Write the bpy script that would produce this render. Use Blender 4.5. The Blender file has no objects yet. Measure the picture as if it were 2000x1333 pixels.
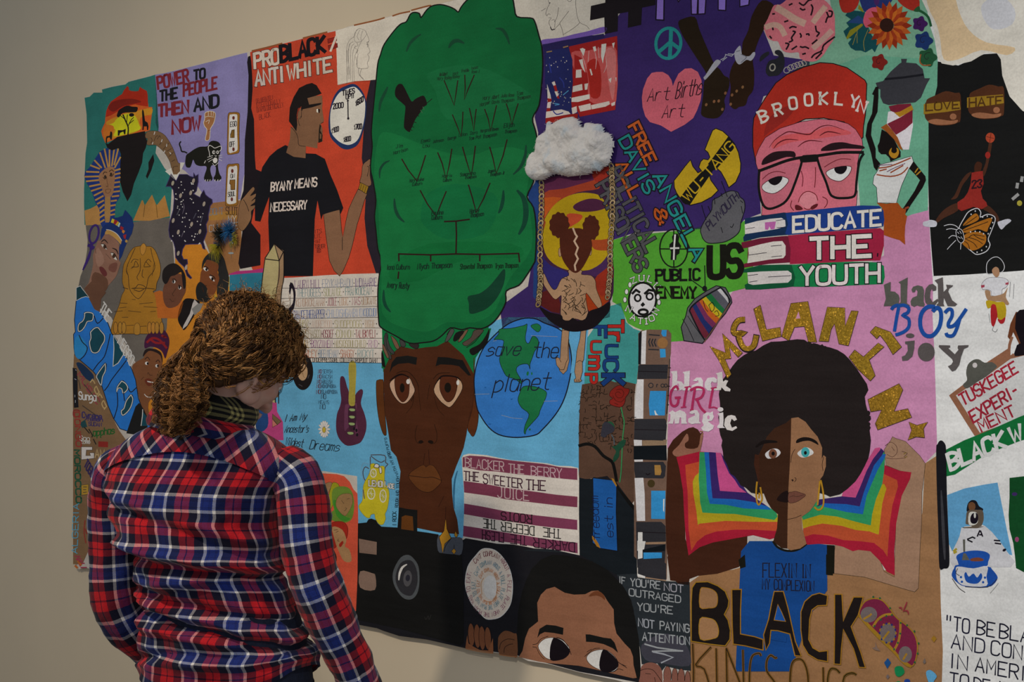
import bpy, bmesh, math, random
from mathutils import Vector, Matrix, noise

SC = bpy.context.scene
COL = SC.collection
random.seed(7)

# ------------------------------------------------------------------ camera, world, lights, exposure
F = 2980.0                      # focal length in pixels of the 2000 px wide frame (35 mm on a 23.5 mm sensor)
EYE = 1.56
cam_d = bpy.data.cameras.new('camera'); cam = bpy.data.objects.new('camera', cam_d); COL.objects.link(cam)
cam.location = (0, 0, EYE); cam.rotation_euler = (math.pi / 2, 0, 0)
cam_d.sensor_width = 23.5; cam_d.lens = F / 2000 * 23.5; cam_d.clip_start = 0.05
SC.camera = cam
SC.view_settings.view_transform = 'Standard'; SC.view_settings.look = 'None'
SC.view_settings.exposure = 0.0; SC.view_settings.gamma = 1.0; SC.view_settings.use_curve_mapping = False
W = bpy.data.worlds.new('room_light'); SC.world = W; W.use_nodes = True
W.node_tree.nodes['Background'].inputs[0].default_value = (0.90, 0.95, 1.0, 1)
W.node_tree.nodes['Background'].inputs[1].default_value = 0.23

def aim(o, at):
    o.rotation_euler = (Vector(at) - Vector(o.location)).to_track_quat('-Z', 'Y').to_euler()

def spot(name, loc, at, power, color, size, blend, radius):
    d = bpy.data.lights.new(name, 'SPOT'); d.energy = power; d.color = color
    d.spot_size = math.radians(size); d.spot_blend = blend; d.shadow_soft_size = radius
    o = bpy.data.objects.new(name, d); COL.objects.link(o); o.location = loc; aim(o, at); return o

def area(name, loc, at, power, color, sx, sy):
    d = bpy.data.lights.new(name, 'AREA'); d.shape = 'RECTANGLE'; d.size = sx; d.size_y = sy
    d.energy = power; d.color = color
    o = bpy.data.objects.new(name, d); COL.objects.link(o); o.location = loc; aim(o, at); return o

area('daylight_window', (0.3, -2.1, 1.58), (0.06, 3.5, 1.1), 16, (0.82, 0.92, 1.0), 2.2, 1.8)
spot('ceiling_lamp_near_mural', (-0.04, 0.53, 2.91), (0.85, 2.6, 0.85), 136, (1.0, 0.95, 0.88), 66, 1.0, 0.05)
spot('ceiling_lamp_over_visitor', (-1.75, 2.1, 3.0), (-0.85, 4.35, 0.5), 108, (1.0, 0.84, 0.64), 104, 1.0, 0.06)

# ------------------------------------------------------------------ wall frame and photo measurements
WP = Vector((-1.4, 5.0, 0.0)); WD = Vector((0.682, -0.7315, 0.0)).normalized(); WU = Vector((0, 0, 1)); WN = WD.cross(WU)
MAT_WALL = Matrix(((WD.x, WU.x, WN.x, WP.x), (WD.y, WU.y, WN.y, WP.y), (WD.z, WU.z, WN.z, WP.z), (0, 0, 0, 1)))

def ray(x, y):
    return Vector(((x - 1000) / F, 1.0, (666.5 - y) / F))

def uv(x, y):                   # a measured point of the picture as metres along and up the wall
    d = ray(x, y); s = (WP - Vector((0, 0, EYE))).dot(WN) / d.dot(WN)
    p = Vector((0, 0, EYE)) + d * s - WP
    return p.dot(WD), p.z

def at(x, y, Y):                # the point at depth Y seen at a measured point
    d = ray(x, y); return Vector((d.x * Y, Y, EYE + d.z * Y))

# ------------------------------------------------------------------ materials
def lin(c):
    return tuple((v / 12.92 if v <= 0.04045 else ((v + 0.055) / 1.055) ** 2.4) for v in c)

def hexrgb(h):
    h = h.lstrip('#'); return tuple(int(h[i:i + 2], 16) / 255 for i in (0, 2, 4))

class NT:
    def __init__(s, name):
        s.m = bpy.data.materials.new(name); s.m.use_nodes = True; s.t = s.m.node_tree
        s.b = s.t.nodes['Principled BSDF']
    def n(s, typ, **kw):
        o = s.t.nodes.new(typ)
        for k, v in kw.items():
            setattr(o, k, v)
        return o
    def l(s, a, b): s.t.links.new(a, b)

def plain(name, rgb, rough=0.7, metal=0.0, noise_amt=0.0, scale=30, bump=0.0, spec=0.3):
    t = NT(name); t.b.inputs['Roughness'].default_value = rough; t.b.inputs['Metallic'].default_value = metal
    t.b.inputs['Specular IOR Level'].default_value = spec
    t.b.inputs['Base Color'].default_value = (*rgb, 1)
    if noise_amt or bump:
        tc = t.n('ShaderNodeTexCoord'); nz = t.n('ShaderNodeTexNoise'); nz.inputs['Scale'].default_value = scale; nz.inputs['Detail'].default_value = 4
        t.l(tc.outputs['Object'], nz.inputs['Vector'])
        if noise_amt:
            mr = t.n('ShaderNodeMapRange'); mr.inputs[1].default_value = 0.3; mr.inputs[2].default_value = 0.7
            mr.inputs[3].default_value = 1 - noise_amt; mr.inputs[4].default_value = 1 + noise_amt
            t.l(nz.outputs['Fac'], mr.inputs[0])
            mx = t.n('ShaderNodeVectorMath', operation='SCALE'); mx.inputs[0].default_value = rgb
            t.l(mr.outputs[0], mx.inputs['Scale']); t.l(mx.outputs[0], t.b.inputs['Base Color'])
        if bump:
            bp = t.n('ShaderNodeBump'); bp.inputs['Strength'].default_value = bump; bp.inputs['Distance'].default_value = 0.01
            t.l(nz.outputs['Fac'], bp.inputs['Height']); t.l(bp.outputs[0], t.b.inputs['Normal'])
    return t.m

# one shared group: brushed paint on a creased, hand stretched canvas
G = bpy.data.node_groups.new('canvas_paint', 'ShaderNodeTree')
G.interface.new_socket('Color', in_out='INPUT', socket_type='NodeSocketColor')
G.interface.new_socket('Color', in_out='OUTPUT', socket_type='NodeSocketColor')
G.interface.new_socket('Normal', in_out='OUTPUT', socket_type='NodeSocketVector')
def _g():
    N = G.nodes; Lk = G.links.new
    gi = N.new('NodeGroupInput'); go = N.new('NodeGroupOutput'); tc = N.new('ShaderNodeTexCoord')
    mp = N.new('ShaderNodeMapping'); mp.inputs['Scale'].default_value = (6, 9, 6); Lk(tc.outputs['Object'], mp.inputs[0])
    n1 = N.new('ShaderNodeTexNoise'); n1.inputs['Scale'].default_value = 1.6; n1.inputs['Detail'].default_value = 5; n1.inputs['Roughness'].default_value = 0.6; Lk(mp.outputs[0], n1.inputs['Vector'])
    n2 = N.new('ShaderNodeTexNoise'); n2.inputs['Scale'].default_value = 260; n2.inputs['Detail'].default_value = 2; Lk(tc.outputs['Object'], n2.inputs['Vector'])
    m1 = N.new('ShaderNodeMapRange'); m1.inputs[1].default_value = 0.3; m1.inputs[2].default_value = 0.7; m1.inputs[3].default_value = 0.88; m1.inputs[4].default_value = 1.12; Lk(n1.outputs['Fac'], m1.inputs[0])
    m2 = N.new('ShaderNodeMapRange'); m2.inputs[1].default_value = 0.3; m2.inputs[2].default_value = 0.7; m2.inputs[3].default_value = 0.92; m2.inputs[4].default_value = 1.08; Lk(n2.outputs['Fac'], m2.inputs[0])
    mu = N.new('ShaderNodeMath'); mu.operation = 'MULTIPLY'; Lk(m1.outputs[0], mu.inputs[0]); Lk(m2.outputs[0], mu.inputs[1])
    vs = N.new('ShaderNodeVectorMath'); vs.operation = 'SCALE'; Lk(gi.outputs[0], vs.inputs[0]); Lk(mu.outputs[0], vs.inputs['Scale'])
    Lk(vs.outputs[0], go.inputs[0])
    # long soft creases (mostly level folds) for the relief
    mp2 = N.new('ShaderNodeMapping'); mp2.inputs['Scale'].default_value = (1.2, 9.0, 1); Lk(tc.outputs['Object'], mp2.inputs[0])
    n3 = N.new('ShaderNodeTexNoise'); n3.inputs['Scale'].default_value = 1.5; n3.inputs['Detail'].default_value = 3; Lk(mp2.outputs[0], n3.inputs['Vector'])
    ad = N.new('ShaderNodeMath'); ad.operation = 'MULTIPLY_ADD'; Lk(n2.outputs['Fac'], ad.inputs[0]); ad.inputs[1].default_value = 0.02; Lk(n3.outputs['Fac'], ad.inputs[2])
    bp = N.new('ShaderNodeBump'); bp.inputs['Strength'].default_value = 0.35; bp.inputs['Distance'].default_value = 0.02; Lk(ad.outputs[0], bp.inputs['Height'])
    Lk(bp.outputs[0], go.inputs[1])
_g()

PAINTS = {}
LK = ( (0.1912, 1.1359, 0.5457, -2.0771, -0.9891, 0.2804, 1.1566, 0.3826), (0.1996, 0.9091, 0.4776, -1.6141, -0.8639, 0.2535, 0.9239, 0.3276), (0.2058, 0.6221, 0.3953, -1.0360, -0.7131, 0.2166, 0.6324, 0.2642) )
def light_est(x, y):            # how bright and how warm the room's lamps make a white sheet there, so that paint gets its own colour
    x = max(0.0, min(2000.0, x)) / 2000; y = max(0.0, min(1333.0, y)) / 1333
    m = (1, x, y, x * x, y * y, x * y, x ** 3, y ** 3); return [max(0.15, sum(a * b for a, b in zip(k, m))) for k in LK]

def paint(h, x, y, glitter=False):
    E = light_est(x, y); r = hexrgb(h); hi, lo = max(r), min(r)
    w = max(0.0, min(1.0, (lo / max(hi, .01) - 0.6) / 0.25)) * max(0.0, min(1.0, (hi - 0.5) / 0.2))      # whites were read off true, strong colours a little too bright
    k = 0.80 + 0.20 * w
    a = [min(0.92, k * c / e) for c, e in zip(lin(r), E)]
    key = tuple(round(c ** (1 / 2.2) * 40) for c in a) + (glitter,)
    if key in PAINTS: return PAINTS[key]
    rgb = tuple((k / 40) ** 2.2 for k in key[:3])
    t = NT('paint'); t.b.inputs['Roughness'].default_value = 0.62; t.b.inputs['Specular IOR Level'].default_value = 0.12
    g = t.n('ShaderNodeGroup'); g.node_tree = G; g.inputs[0].default_value = (*rgb, 1)
    t.l(g.outputs[0], t.b.inputs['Base Color']); t.l(g.outputs[1], t.b.inputs['Normal'])
    if glitter:                 # loose gold flakes, each tilted its own way
        tc = t.n('ShaderNodeTexCoord'); vo = t.n('ShaderNodeTexVoronoi'); vo.inputs['Scale'].default_value = 420
        t.l(tc.outputs['Object'], vo.inputs['Vector'])
        sb = t.n('ShaderNodeVectorMath', operation='SUBTRACT'); sb.inputs[1].default_value = (0.5, 0.5, 0.5); t.l(vo.outputs['Color'], sb.inputs[0])
        sc = t.n('ShaderNodeVectorMath', operation='SCALE'); sc.inputs['Scale'].default_value = 0.75; t.l(sb.outputs[0], sc.inputs[0])
        ge = t.n('ShaderNodeNewGeometry'); ad = t.n('ShaderNodeVectorMath', operation='ADD'); t.l(ge.outputs['Normal'], ad.inputs[0]); t.l(sc.outputs[0], ad.inputs[1])
        nm = t.n('ShaderNodeVectorMath', operation='NORMALIZE'); t.l(ad.outputs[0], nm.inputs[0]); t.l(nm.outputs[0], t.b.inputs['Normal'])
        t.b.inputs['Metallic'].default_value = 0.35; t.b.inputs['Roughness'].default_value = 0.28
    PAINTS[key] = t.m
    return t.m

# ------------------------------------------------------------------ object helpers
def mesh_obj(name, verts, faces, mats, midx=None, parent=None, smooth=False, uvs=None):
    me = bpy.data.meshes.new(name); me.from_pydata([tuple(v) for v in verts], [], faces)
    for m in (mats if isinstance(mats, (list, tuple)) else [mats]): me.materials.append(m)
    if midx: me.polygons.foreach_set('material_index', midx)
    if smooth: me.polygons.foreach_set('use_smooth', [True] * len(me.polygons))
    if uvs:
        ul = me.uv_layers.new(name='uv')
        for lp in me.loops: ul.data[lp.index].uv = uvs[lp.vertex_index]
    me.update()
    o = bpy.data.objects.new(name, me); COL.objects.link(o)
    if parent is not None: o.parent = parent
    return o

def empty(name, loc=(0, 0, 0), parent=None):
    o = bpy.data.objects.new(name, None); COL.objects.link(o); o.location = loc; o.empty_display_size = 0.1
    if parent is not None: o.parent = parent
    return o

def tag(o, label=None, cat=None, group=None, kind=None):
    for k, v in (('label', label), ('category', cat), ('group', group), ('kind', kind)):
        if v: o[k] = v
    return o

# ------------------------------------------------------------------ the setting
def box_local(name, M, lo, hi, mat, kind='structure'):
    v = [M @ Vector((x, y, z)) for x in (lo[0], hi[0]) for y in (lo[1], hi[1]) for z in (lo[2], hi[2])]
    f = [(0, 1, 3, 2), (4, 6, 7, 5), (0, 4, 5, 1), (2, 3, 7, 6), (0, 2, 6, 4), (1, 5, 7, 3)]
    o = mesh_obj(name, v, f, mat); tag(o, kind=kind); return o

wall_mat = plain('wall_paint', (0.80, 0.70, 0.54), 0.75, noise_amt=0.02, scale=3, bump=0.02, spec=0.2)
box_local('wall_back', MAT_WALL, (-3.2, 0.0, -0.12), (6.6, 3.3, 0.0), wall_mat)
fl = NT('floor_boards'); fl.b.inputs['Roughness'].default_value = 0.5
_tc = fl.n('ShaderNodeTexCoord'); _w = fl.n('ShaderNodeTexBrick'); _w.inputs['Scale'].default_value = 2.2; _w.inputs['Mortar Size'].default_value = 0.004
_w.inputs['Color1'].default_value = (0.27, 0.25, 0.22, 1); _w.inputs['Color2'].default_value = (0.23, 0.21, 0.185, 1); _w.inputs['Mortar'].default_value = (0.10, 0.06, 0.04, 1)
fl.l(_tc.outputs['Object'], _w.inputs['Vector']); fl.l(_w.outputs['Color'], fl.b.inputs['Base Color'])
box_local('floor', Matrix.Identity(4), (-4.5, -3.5, -0.1), (5.0, 7.5, 0.0), fl.m)
box_local('baseboard_back', MAT_WALL, (-3.2, 0.0, 0.0), (6.6, 0.11, 0.016), plain('baseboard_white', (0.7, 0.66, 0.6), 0.5))
# ------------------------------------------------------------------ the mural: drawing tools in the plane of the canvas
mural = empty('mural_painting'); mural.matrix_world = MAT_WALL
tag(mural, 'huge unframed painted canvas mural of portraits, slogans and emblems hanging on the beige wall', 'mural')
Z0 = 0.0142; DZ = 0.000008
VIEW = [0.0, 0.0, 1.0]
CUR = {}

def V(x0, y0, w=360.0):
    VIEW[:] = [x0, y0, w / 2000.0]
def q(p):
    return VIEW[0] + p[0] * VIEW[2], VIEW[1] + p[1] * VIEW[2]

class Sheet:                    # collects the painted shapes of one part
    def __init__(s): s.v = []; s.f = []; s.mi = []; s.mats = []
    def mat(s, m):
        if m not in s.mats: s.mats.append(m)
        return s.mats.index(m)
    def poly(s, pts, m, z):
        b = len(s.v); s.v += [(*uv(*p), z) for p in pts]; s.f.append(tuple(range(b, b + len(pts)))); s.mi.append(s.mat(m))
    def strip(s, a, b_, m, z):
        b = len(s.v); n = len(a); s.v += [(*uv(*p), z) for p in a] + [(*uv(*p), z) for p in b_]
        for i in range(n - 1): s.f.append((b + i, b + i + 1, b + n + i + 1, b + n + i)); s.mi.append(s.mat(m))

def M(name, label, base=10):    # begin a painted part
    flush(); CUR.clear(); CUR.update(name=name, label=label, lv=base, main=Sheet(), subs=[], cur=None); CUR['cur'] = CUR['main']
def S(name=None, label=None):   # begin a sub-part
    if name is None: CUR['cur'] = CUR['main']; return
    sh = Sheet(); CUR['subs'].append((name, label, sh)); CUR['cur'] = sh
SINGLE = dict(eyes='eye', eyebrows='eyebrow', hands='hand', arms='arm', earrings='earring', handcuffs='handcuff', roots='root', fingernails='fingernail', features='facial_feature', faces='outlined_face', clothes='garment', gold_chain='gold_chain', forearm='forearm')
def pieces(sh):                 # far apart shapes of one sheet, each to become an object of its own
    n = len(sh.f); bx = []
    for f in sh.f:
        P_ = [sh.v[i] for i in f]; bx.append([min(p[0] for p in P_), min(p[1] for p in P_), max(p[0] for p in P_), max(p[1] for p in P_)])
    par = list(range(n)); own = {}
    def find(i):
        while par[i] != i: par[i] = par[par[i]]; i = par[i]
        return i
    for k, f in enumerate(sh.f):
        for i in f:
            if i in own: par[find(k)] = find(own[i])
            else: own[i] = k
    isl = {}
    for k in range(n):
        r = find(k); q_ = isl.setdefault(r, list(bx[k])); q_[:] = [min(q_[0], bx[k][0]), min(q_[1], bx[k][1]), max(q_[2], bx[k][2]), max(q_[3], bx[k][3])]
    ks = list(isl); p2 = {k: k for k in ks}
    def f2(i):
        while p2[i] != i: p2[i] = p2[p2[i]]; i = p2[i]
        return i
    sz = {k: max(isl[k][2] - isl[k][0], isl[k][3] - isl[k][1]) for k in ks}
    for i, x in enumerate(ks):
        A = isl[x]
        for y in ks[i + 1:]:
            B = isl[y]; gx = max(0, B[0] - A[2], A[0] - B[2]); gy = max(0, B[1] - A[3], A[1] - B[3])
            if gx * gx + gy * gy <= (0.9 * max(0.018, 0.5 * max(sz[x], sz[y]))) ** 2: p2[f2(x)] = f2(y)
    grp = {}
    for k in range(n): grp.setdefault(f2(find(k)), []).append(k)
    out = []
    for g in grp.values():
        s = Sheet(); mp = {}
        for k in g:
            ff = []
            for i in sh.f[k]:
                if i not in mp: mp[i] = len(s.v); s.v.append(sh.v[i])
                ff.append(mp[i])
            s.f.append(tuple(ff)); s.mi.append(s.mat(sh.mats[sh.mi[k]]))
        out.append(s)
    return out
def flush():
    if not CUR: return
    p = None
    if CUR['main'].v:
        for sh in pieces(CUR['main']):
            o = mesh_obj(CUR['name'], sh.v, sh.f, sh.mats, sh.mi, mural); p = p or o
            if CUR['label']: o['label'] = CUR['label']
    else: p = empty(CUR['name'], parent=mural); p['label'] = CUR['label']
    for n, lb, sheet in CUR['subs']:
        if sheet.v:
            for sh in pieces(sheet):
                o = mesh_obj(SINGLE.get(n, n), sh.v, sh.f, sh.mats, sh.mi, p)
                if lb: o['label'] = lb
    CUR.clear()
def nz(step=1.0):
    CUR['lv'] += step; return Z0 + CUR['lv'] * DZ

def PT(s):
    if isinstance(s, str):
        n = [float(x) for x in s.replace(',', ' ').split()]; return list(zip(n[0::2], n[1::2]))
    return s
def cr(p, closed=False, k=4):   # smooth a drawn line
    n = len(p)
    if n < 3: return list(p)
    out = []
    for i in range(n if closed else n - 1):
        a = p[(i - 1) % n] if (closed or i > 0) else p[0]; b = p[i]; c = p[(i + 1) % n]; d = p[(i + 2) % n] if (closed or i + 2 < n) else p[-1]
        for j in range(k):
            t = j / k; t2 = t * t; t3 = t2 * t
            out.append(tuple(0.5 * (2 * b[m] + (c[m] - a[m]) * t + (2 * a[m] - 5 * b[m] + 4 * c[m] - d[m]) * t2 + (3 * b[m] - a[m] - 3 * c[m] + d[m]) * t3) for m in (0, 1)))
    if not closed: out.append(p[-1])
    return out
def centre(p):
    return sum(a[0] for a in p) / len(p), sum(a[1] for a in p) / len(p)

def P(c, s, sm=0, out=None, ow=3.0, gl=False):    # filled shape, optional outline colour
    p = [q(a) for a in PT(s)]
    if sm: p = cr(p, True, 3)
    CUR['cur'].poly(p, paint(c, *centre(p), gl), nz())
    if out: ribbon(p + [p[0]], ow * VIEW[2], paint(out, *centre(p)), nz())
def ribbon(p, w, m, z, taper=False):
    n = len(p); A = []; B = []
    closed = n > 3 and math.dist(p[0], p[-1]) < 1e-6
    for i in range(n):
        if closed: a = p[i - 1] if i > 0 else p[-2]; b = p[i + 1] if i < n - 1 else p[1]
        else: a = p[max(0, i - 1)]; b = p[min(n - 1, i + 1)]
        t1 = (p[i][0] - a[0], p[i][1] - a[1]); t2 = (b[0] - p[i][0], b[1] - p[i][1])
        l1 = math.hypot(*t1) or 1e-9; l2 = math.hypot(*t2) or 1e-9
        t = (t1[0] / l1 + t2[0] / l2, t1[1] / l1 + t2[1] / l2) if l1 > 1e-8 and l2 > 1e-8 else (t1[0] / l1 + t2[0] / l2, t1[1] / l1 + t2[1] / l2)
        l = math.hypot(*t) or 1e-9; nx, ny = -t[1] / l, t[0] / l
        k = 1.0
        if l1 > 1e-8 and l2 > 1e-8: k = min(1.6, 2.0 / max(l, 0.6))
        ww = w / 2 * k
        if taper: ww *= 0.25 + 0.75 * math.sin(math.pi * (i + 0.5) / n)
        A.append((p[i][0] + nx * ww, p[i][1] + ny * ww)); B.append((p[i][0] - nx * ww, p[i][1] - ny * ww))
    if not closed and n > 1:    # run the ends out a little like a brush
        for L_ in (A, B): pass
    CUR['cur'].strip(A, B, m, z)
def L(c, w, s, sm=1, close=False, taper=False):   # drawn line(s); several separated by |
    for part in (s.split('|') if isinstance(s, str) else [s]):
        p = [q(a) for a in PT(part)]
        if close: p.append(p[0])
        if sm: p = cr(p, False, 3)
        ribbon(p, w * VIEW[2], paint(c, *centre(p)), nz(0.4), taper)
def ell(cx, cy, rx, ry, rot=0, n=28, a0=0, a1=360):
    r = math.radians(rot); o = []
    m = n if a1 - a0 >= 360 else n + 1
    for i in range(m):
        a = math.radians(a0 + (a1 - a0) * i / n); x = rx * math.cos(a); y = ry * math.sin(a)
        o.append((cx + x * math.cos(r) - y * math.sin(r), cy + x * math.sin(r) + y * math.cos(r)))
    return o
def E(c, cx, cy, rx, ry, rot=0, out=None, ow=3, gl=False, n=28): P(c, ell(cx, cy, rx, ry, rot, n), 0, out, ow, gl)
def R(c, w, cx, cy, rx, ry, rot=0, a0=0, a1=360):
    p = ell(cx, cy, rx, ry, rot, 28, a0, a1); L(c, w, p + ([p[0]] if a1 - a0 >= 360 else []), 0)

# a single stroke alphabet on a 4 x 6 grid (x to the right, y up), ~ marks rounded strokes
FONT = dict(
 A='00 26 40|12 32', B='00 06|~06 26 45 44 23 03|~03 23 42 41 20 00', C='~45 36 16 05 01 10 30 41', D='00 06|~06 26 45 41 20 00', E='46 06 00 40|03 33', F='46 06 00|03 33',
 G='~45 36 16 05 01 10 30 41|41 43 23', H='00 06|40 46|03 43', I='20 26', J='~36 31 20 10 01', K='00 06|46 03 40', L='06 00 40', M='00 06 22 46 40', N='00 06 40 46',
 O='~16 05 01 10 30 41 45 36 16', P='00 06|~06 36 45 44 33 03', Q='~16 05 01 10 30 41 45 36 16|21 40', R='00 06|~06 36 45 44 33 03|23 40', S='~45 36 16 05 04 13 33 42 41 30 10 01',
 T='06 46|26 20', U='~06 01 10 30 41 46', V='06 20 46', W='06 10 24 30 46', X='00 46|06 40', Y='06 23 46|23 20', Z='06 46 00 40',
 a='~44 24 04 01 10 30 42|44 40', b='06 00|~03 24 43 41 20 00', c='~43 34 14 03 01 10 30 41', d='46 40|~43 24 03 01 20 41', e='02 42|~42 43 34 14 03 01 10 30 41', f='~46 35 24 20|04 44',
 g='~44 24 03 01 21 42|~44 40 2- 0-', h='06 00|~03 24 43 40', i='24 20|26 25', j='~34 30 2- 0-|36 35', k='06 00|44 02 40', l='26 20', m='04 00|~03 14 23 20|~23 34 43 40', n='04 00|~03 24 43 40',
 o='~14 03 01 10 30 41 43 34 14', p='04 0-|~03 24 43 41 20 00', q='44 4-|~43 24 03 01 20 41', r='04 00|~02 14 34', s='~43 24 03 12 32 41 20 00', t='~26 21 30 40|04 44', u='~04 01 10 30 42|44 40', v='04 20 44',
 w='04 10 23 30 44', x='04 40|00 44', y='04 20|44 20 0-', z='04 44 00 40', **{
 '0': '~16 05 01 10 30 41 45 36 16', '1': '14 26 20', '2': '~05 16 36 45 34 00|00 40', '3': '~05 16 36 45 34 23 32 41 30 10 01', '6': '~45 36 16 05 01 10 30 41 42 33 13 02', '7': '06 46 10', '8': '~23 04 05 16 36 45 44 23 02 01 10 30 41 42 23', '9': '~43 23 04 05 16 36 45 41 20',
 '.': '20 21', ',': '21 1-', "'": '26 24', '!': '26 22|20 21', '-': '13 33', '"': '16 14|36 34', '&': '~40 14 15 26 35 34 02 01 10 20 42', '=': '02 42|04 44', '/': '00 46', '*': '22 23', '#': '10 26|20 36|02 42|04 44'})
NARROW = {'I': 2.0, 'i': 1.6, 'l': 1.6, '.': 1.6, "'": 1.6, '!': 1.8, ' ': 3.0, '1': 2.6, 'j': 3, ',': 1.6, '*': 2.2, 'r': 3.6, 't': 3.8, 'f': 3.6}
def glyph(ch):
    out = []
    for st in FONT.get(ch, '').split('|'):
        if not st: continue
        sm = st[0] == '~'; pts = []
        for t in st.lstrip('~').split(): pts.append((int(t[0]), -2 if t[1] == '-' else int(t[1])))
        if sm: pts = cr(pts, pts[0] == pts[-1] and len(pts) > 3 and False, 3)
        out.append(pts)
    return out
def T(s, c, x0, y0, x1, y1, h, w=0.14, up=None, edge=None, ew=0.08, serif=0, jit=0.0, sub='lettering', stencil=False):
    """text from (x0,y0) to (x1,y1) along its base line, h tall, strokes w*h wide, optional outline colour"""
    keep = CUR['cur']
    sh = next((t for n, lb, t in CUR['subs'] if n == sub), None)
    if sh is None: S(sub); sh = CUR['cur']
    CUR['cur'] = sh
    adv = [NARROW.get(ch, 4.0) + 1.3 for ch in s]; tot = sum(adv) - 1.3
    bl = math.hypot(x1 - x0, y1 - y0); ux, uy = (x1 - x0) / bl, (y1 - y0) / bl
    if up is None: up = (0.0, -1.0)
    ul = math.hypot(*up); vx, vy = up[0] / ul * h / 6, up[1] / ul * h / 6
    k = bl / tot; x = 0.0; runs = []
    for ch, a in zip(s, adv):
        nw = NARROW.get(ch, 4.0); off = (4.0 - nw) / 2; dj = random.uniform(-jit, jit)
        for st in glyph(ch):
            ext = st
            runs.append([q((x0 + ux * k * (x + px - off) + vx * (py + dj), y0 + uy * k * (x + px - off) + vy * (py + dj))) for px, py in ext])
            if serif:
                for e, o in ((st[0], st[1]), (st[-1], st[-2])):
                    if abs(e[0] - o[0]) < 0.8 and e[1] in (0, 4, 6):
                        runs.append([q((x0 + ux * k * (x + e[0] + d - off) + vx * (e[1] + dj), y0 + uy * k * (x + e[0] + d - off) + vy * (e[1] + dj))) for d in (-serif, serif)])
        x += a
    wpx = w * h * VIEW[2]; cx, cy = q(((x0 + x1) / 2, (y0 + y1) / 2))
    def ext(r, e):              # let each stroke run past its ends by half its width
        a, b = r[0], r[1]; l = math.hypot(a[0] - b[0], a[1] - b[1]) or 1; r = [(a[0] + (a[0] - b[0]) / l * e, a[1] + (a[1] - b[1]) / l * e)] + list(r[1:])
        a, b = r[-1], r[-2]; l = math.hypot(a[0] - b[0], a[1] - b[1]) or 1; return r[:-1] + [(a[0] + (a[0] - b[0]) / l * e, a[1] + (a[1] - b[1]) / l * e)]
    if edge:
        m = paint(edge, cx, cy); z = nz()
        for i, r in enumerate(runs): ribbon(ext(r, wpx * 0.4 + ew * h * VIEW[2]), wpx + 2 * ew * h * VIEW[2], m, z + (i % 3) * 1.6e-6)
    m = paint(c, cx, cy); z = nz()
    for i, r in enumerate(runs): ribbon(ext(r, wpx * 0.35), wpx, m, z + (i % 3) * 1.6e-6)
    CUR['cur'] = keep
# ------------------------------------------------------------------ the two sewn canvases
OUT_MAIN = PT('''172,192 183,190 191,182 208,182 207,175 226,170 241,167 253,165 259,160 302,149 331,143 420,121 466,109 492,103 560,86 620,71 650,63 679,57 690,53 744,41 760,36
 810,23 846,14 875,7 905,0 1100,-47 1400,-121 1815,-224 1816,0 1824,50 1834,80 1840,118 1838,170 1818,240 1820,300 1822,420 1826,480 1830,560 1829,620 1833,700 1836,800 1838,860 1840,880 1843,1090 1845,1180 1849,1270 1847,1333 1851,1495
 1500,1410 1300,1352 1212,1327 1140,1312 1080,1296 1040,1290 1022,1281 972,1273 918,1265 896,1260 860,1252 842,1248 788,1241 757,1231 745,1226 702,1218 560,1192 400,1158 260,1130 172,1108 162,1112 158,1105
 153,1000 151,900 152,830 150,800 150,720 153,680 152,656 166,653 153,650 157,600 156,570 162,555 165,540 173,520 178,490 179,470 173,420 171,380 173,340 175,300 178,280 177,225 178,215''')
OUT_SIDE = PT('''1815,-224 2240,-330 2240,1602 1851,1495 1847,1333 1849,1270 1845,1180 1843,1090 1840,880 1838,860 1836,800 1833,700 1829,620 1830,560 1826,480 1822,420 1820,300 1818,240 1838,170 1840,118 1834,80 1824,50 1816,0''')
def canvas(name, out, c, label):
    o = [uv(*p) for p in out]; n = len(o); zb, zf = 0.0112, Z0
    v = [(a, b, zf) for a, b in o] + [(a, b, zb) for a, b in o]
    f = [tuple(range(n)), tuple(range(2 * n - 1, n - 1, -1))] + [(i, n + i, n + (i + 1) % n, (i + 1) % n) for i in range(n)]
    ob = mesh_obj(name, v, f, paint(c, *centre(out)), parent=mural); ob['label'] = label
canvas('canvas', OUT_MAIN, 'a99f92', 'large cream canvas with torn frayed edges')
canvas('canvas', OUT_SIDE, 'c5c7ce', 'white canvas along the right edge')
# wooden hanging battens behind the cloth, against the wall
bat = plain('raw_batten_wood', (0.45, 0.32, 0.2), 0.7)
def batten(x0, y0, x1, y1):
    a = uv(x0, y0); b = uv(x1, y1); h = 0.02
    v = [(a[0], a[1] - h, 0.0), (b[0], b[1] - h, 0.0), (b[0], b[1] + h, 0.0), (a[0], a[1] + h, 0.0)]; v += [(x, y, 0.0112) for x, y, z in v]
    mesh_obj('hanging_batten', v, [(3, 2, 1, 0), (4, 5, 6, 7), (0, 1, 5, 4), (1, 2, 6, 5), (2, 3, 7, 6), (3, 0, 4, 7)], bat, parent=mural)
batten(200, 205, 1800, -165); batten(200, 1090, 1800, 1430); batten(1860, -180, 2200, -270); batten(1880, 1450, 2200, 1540)

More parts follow.
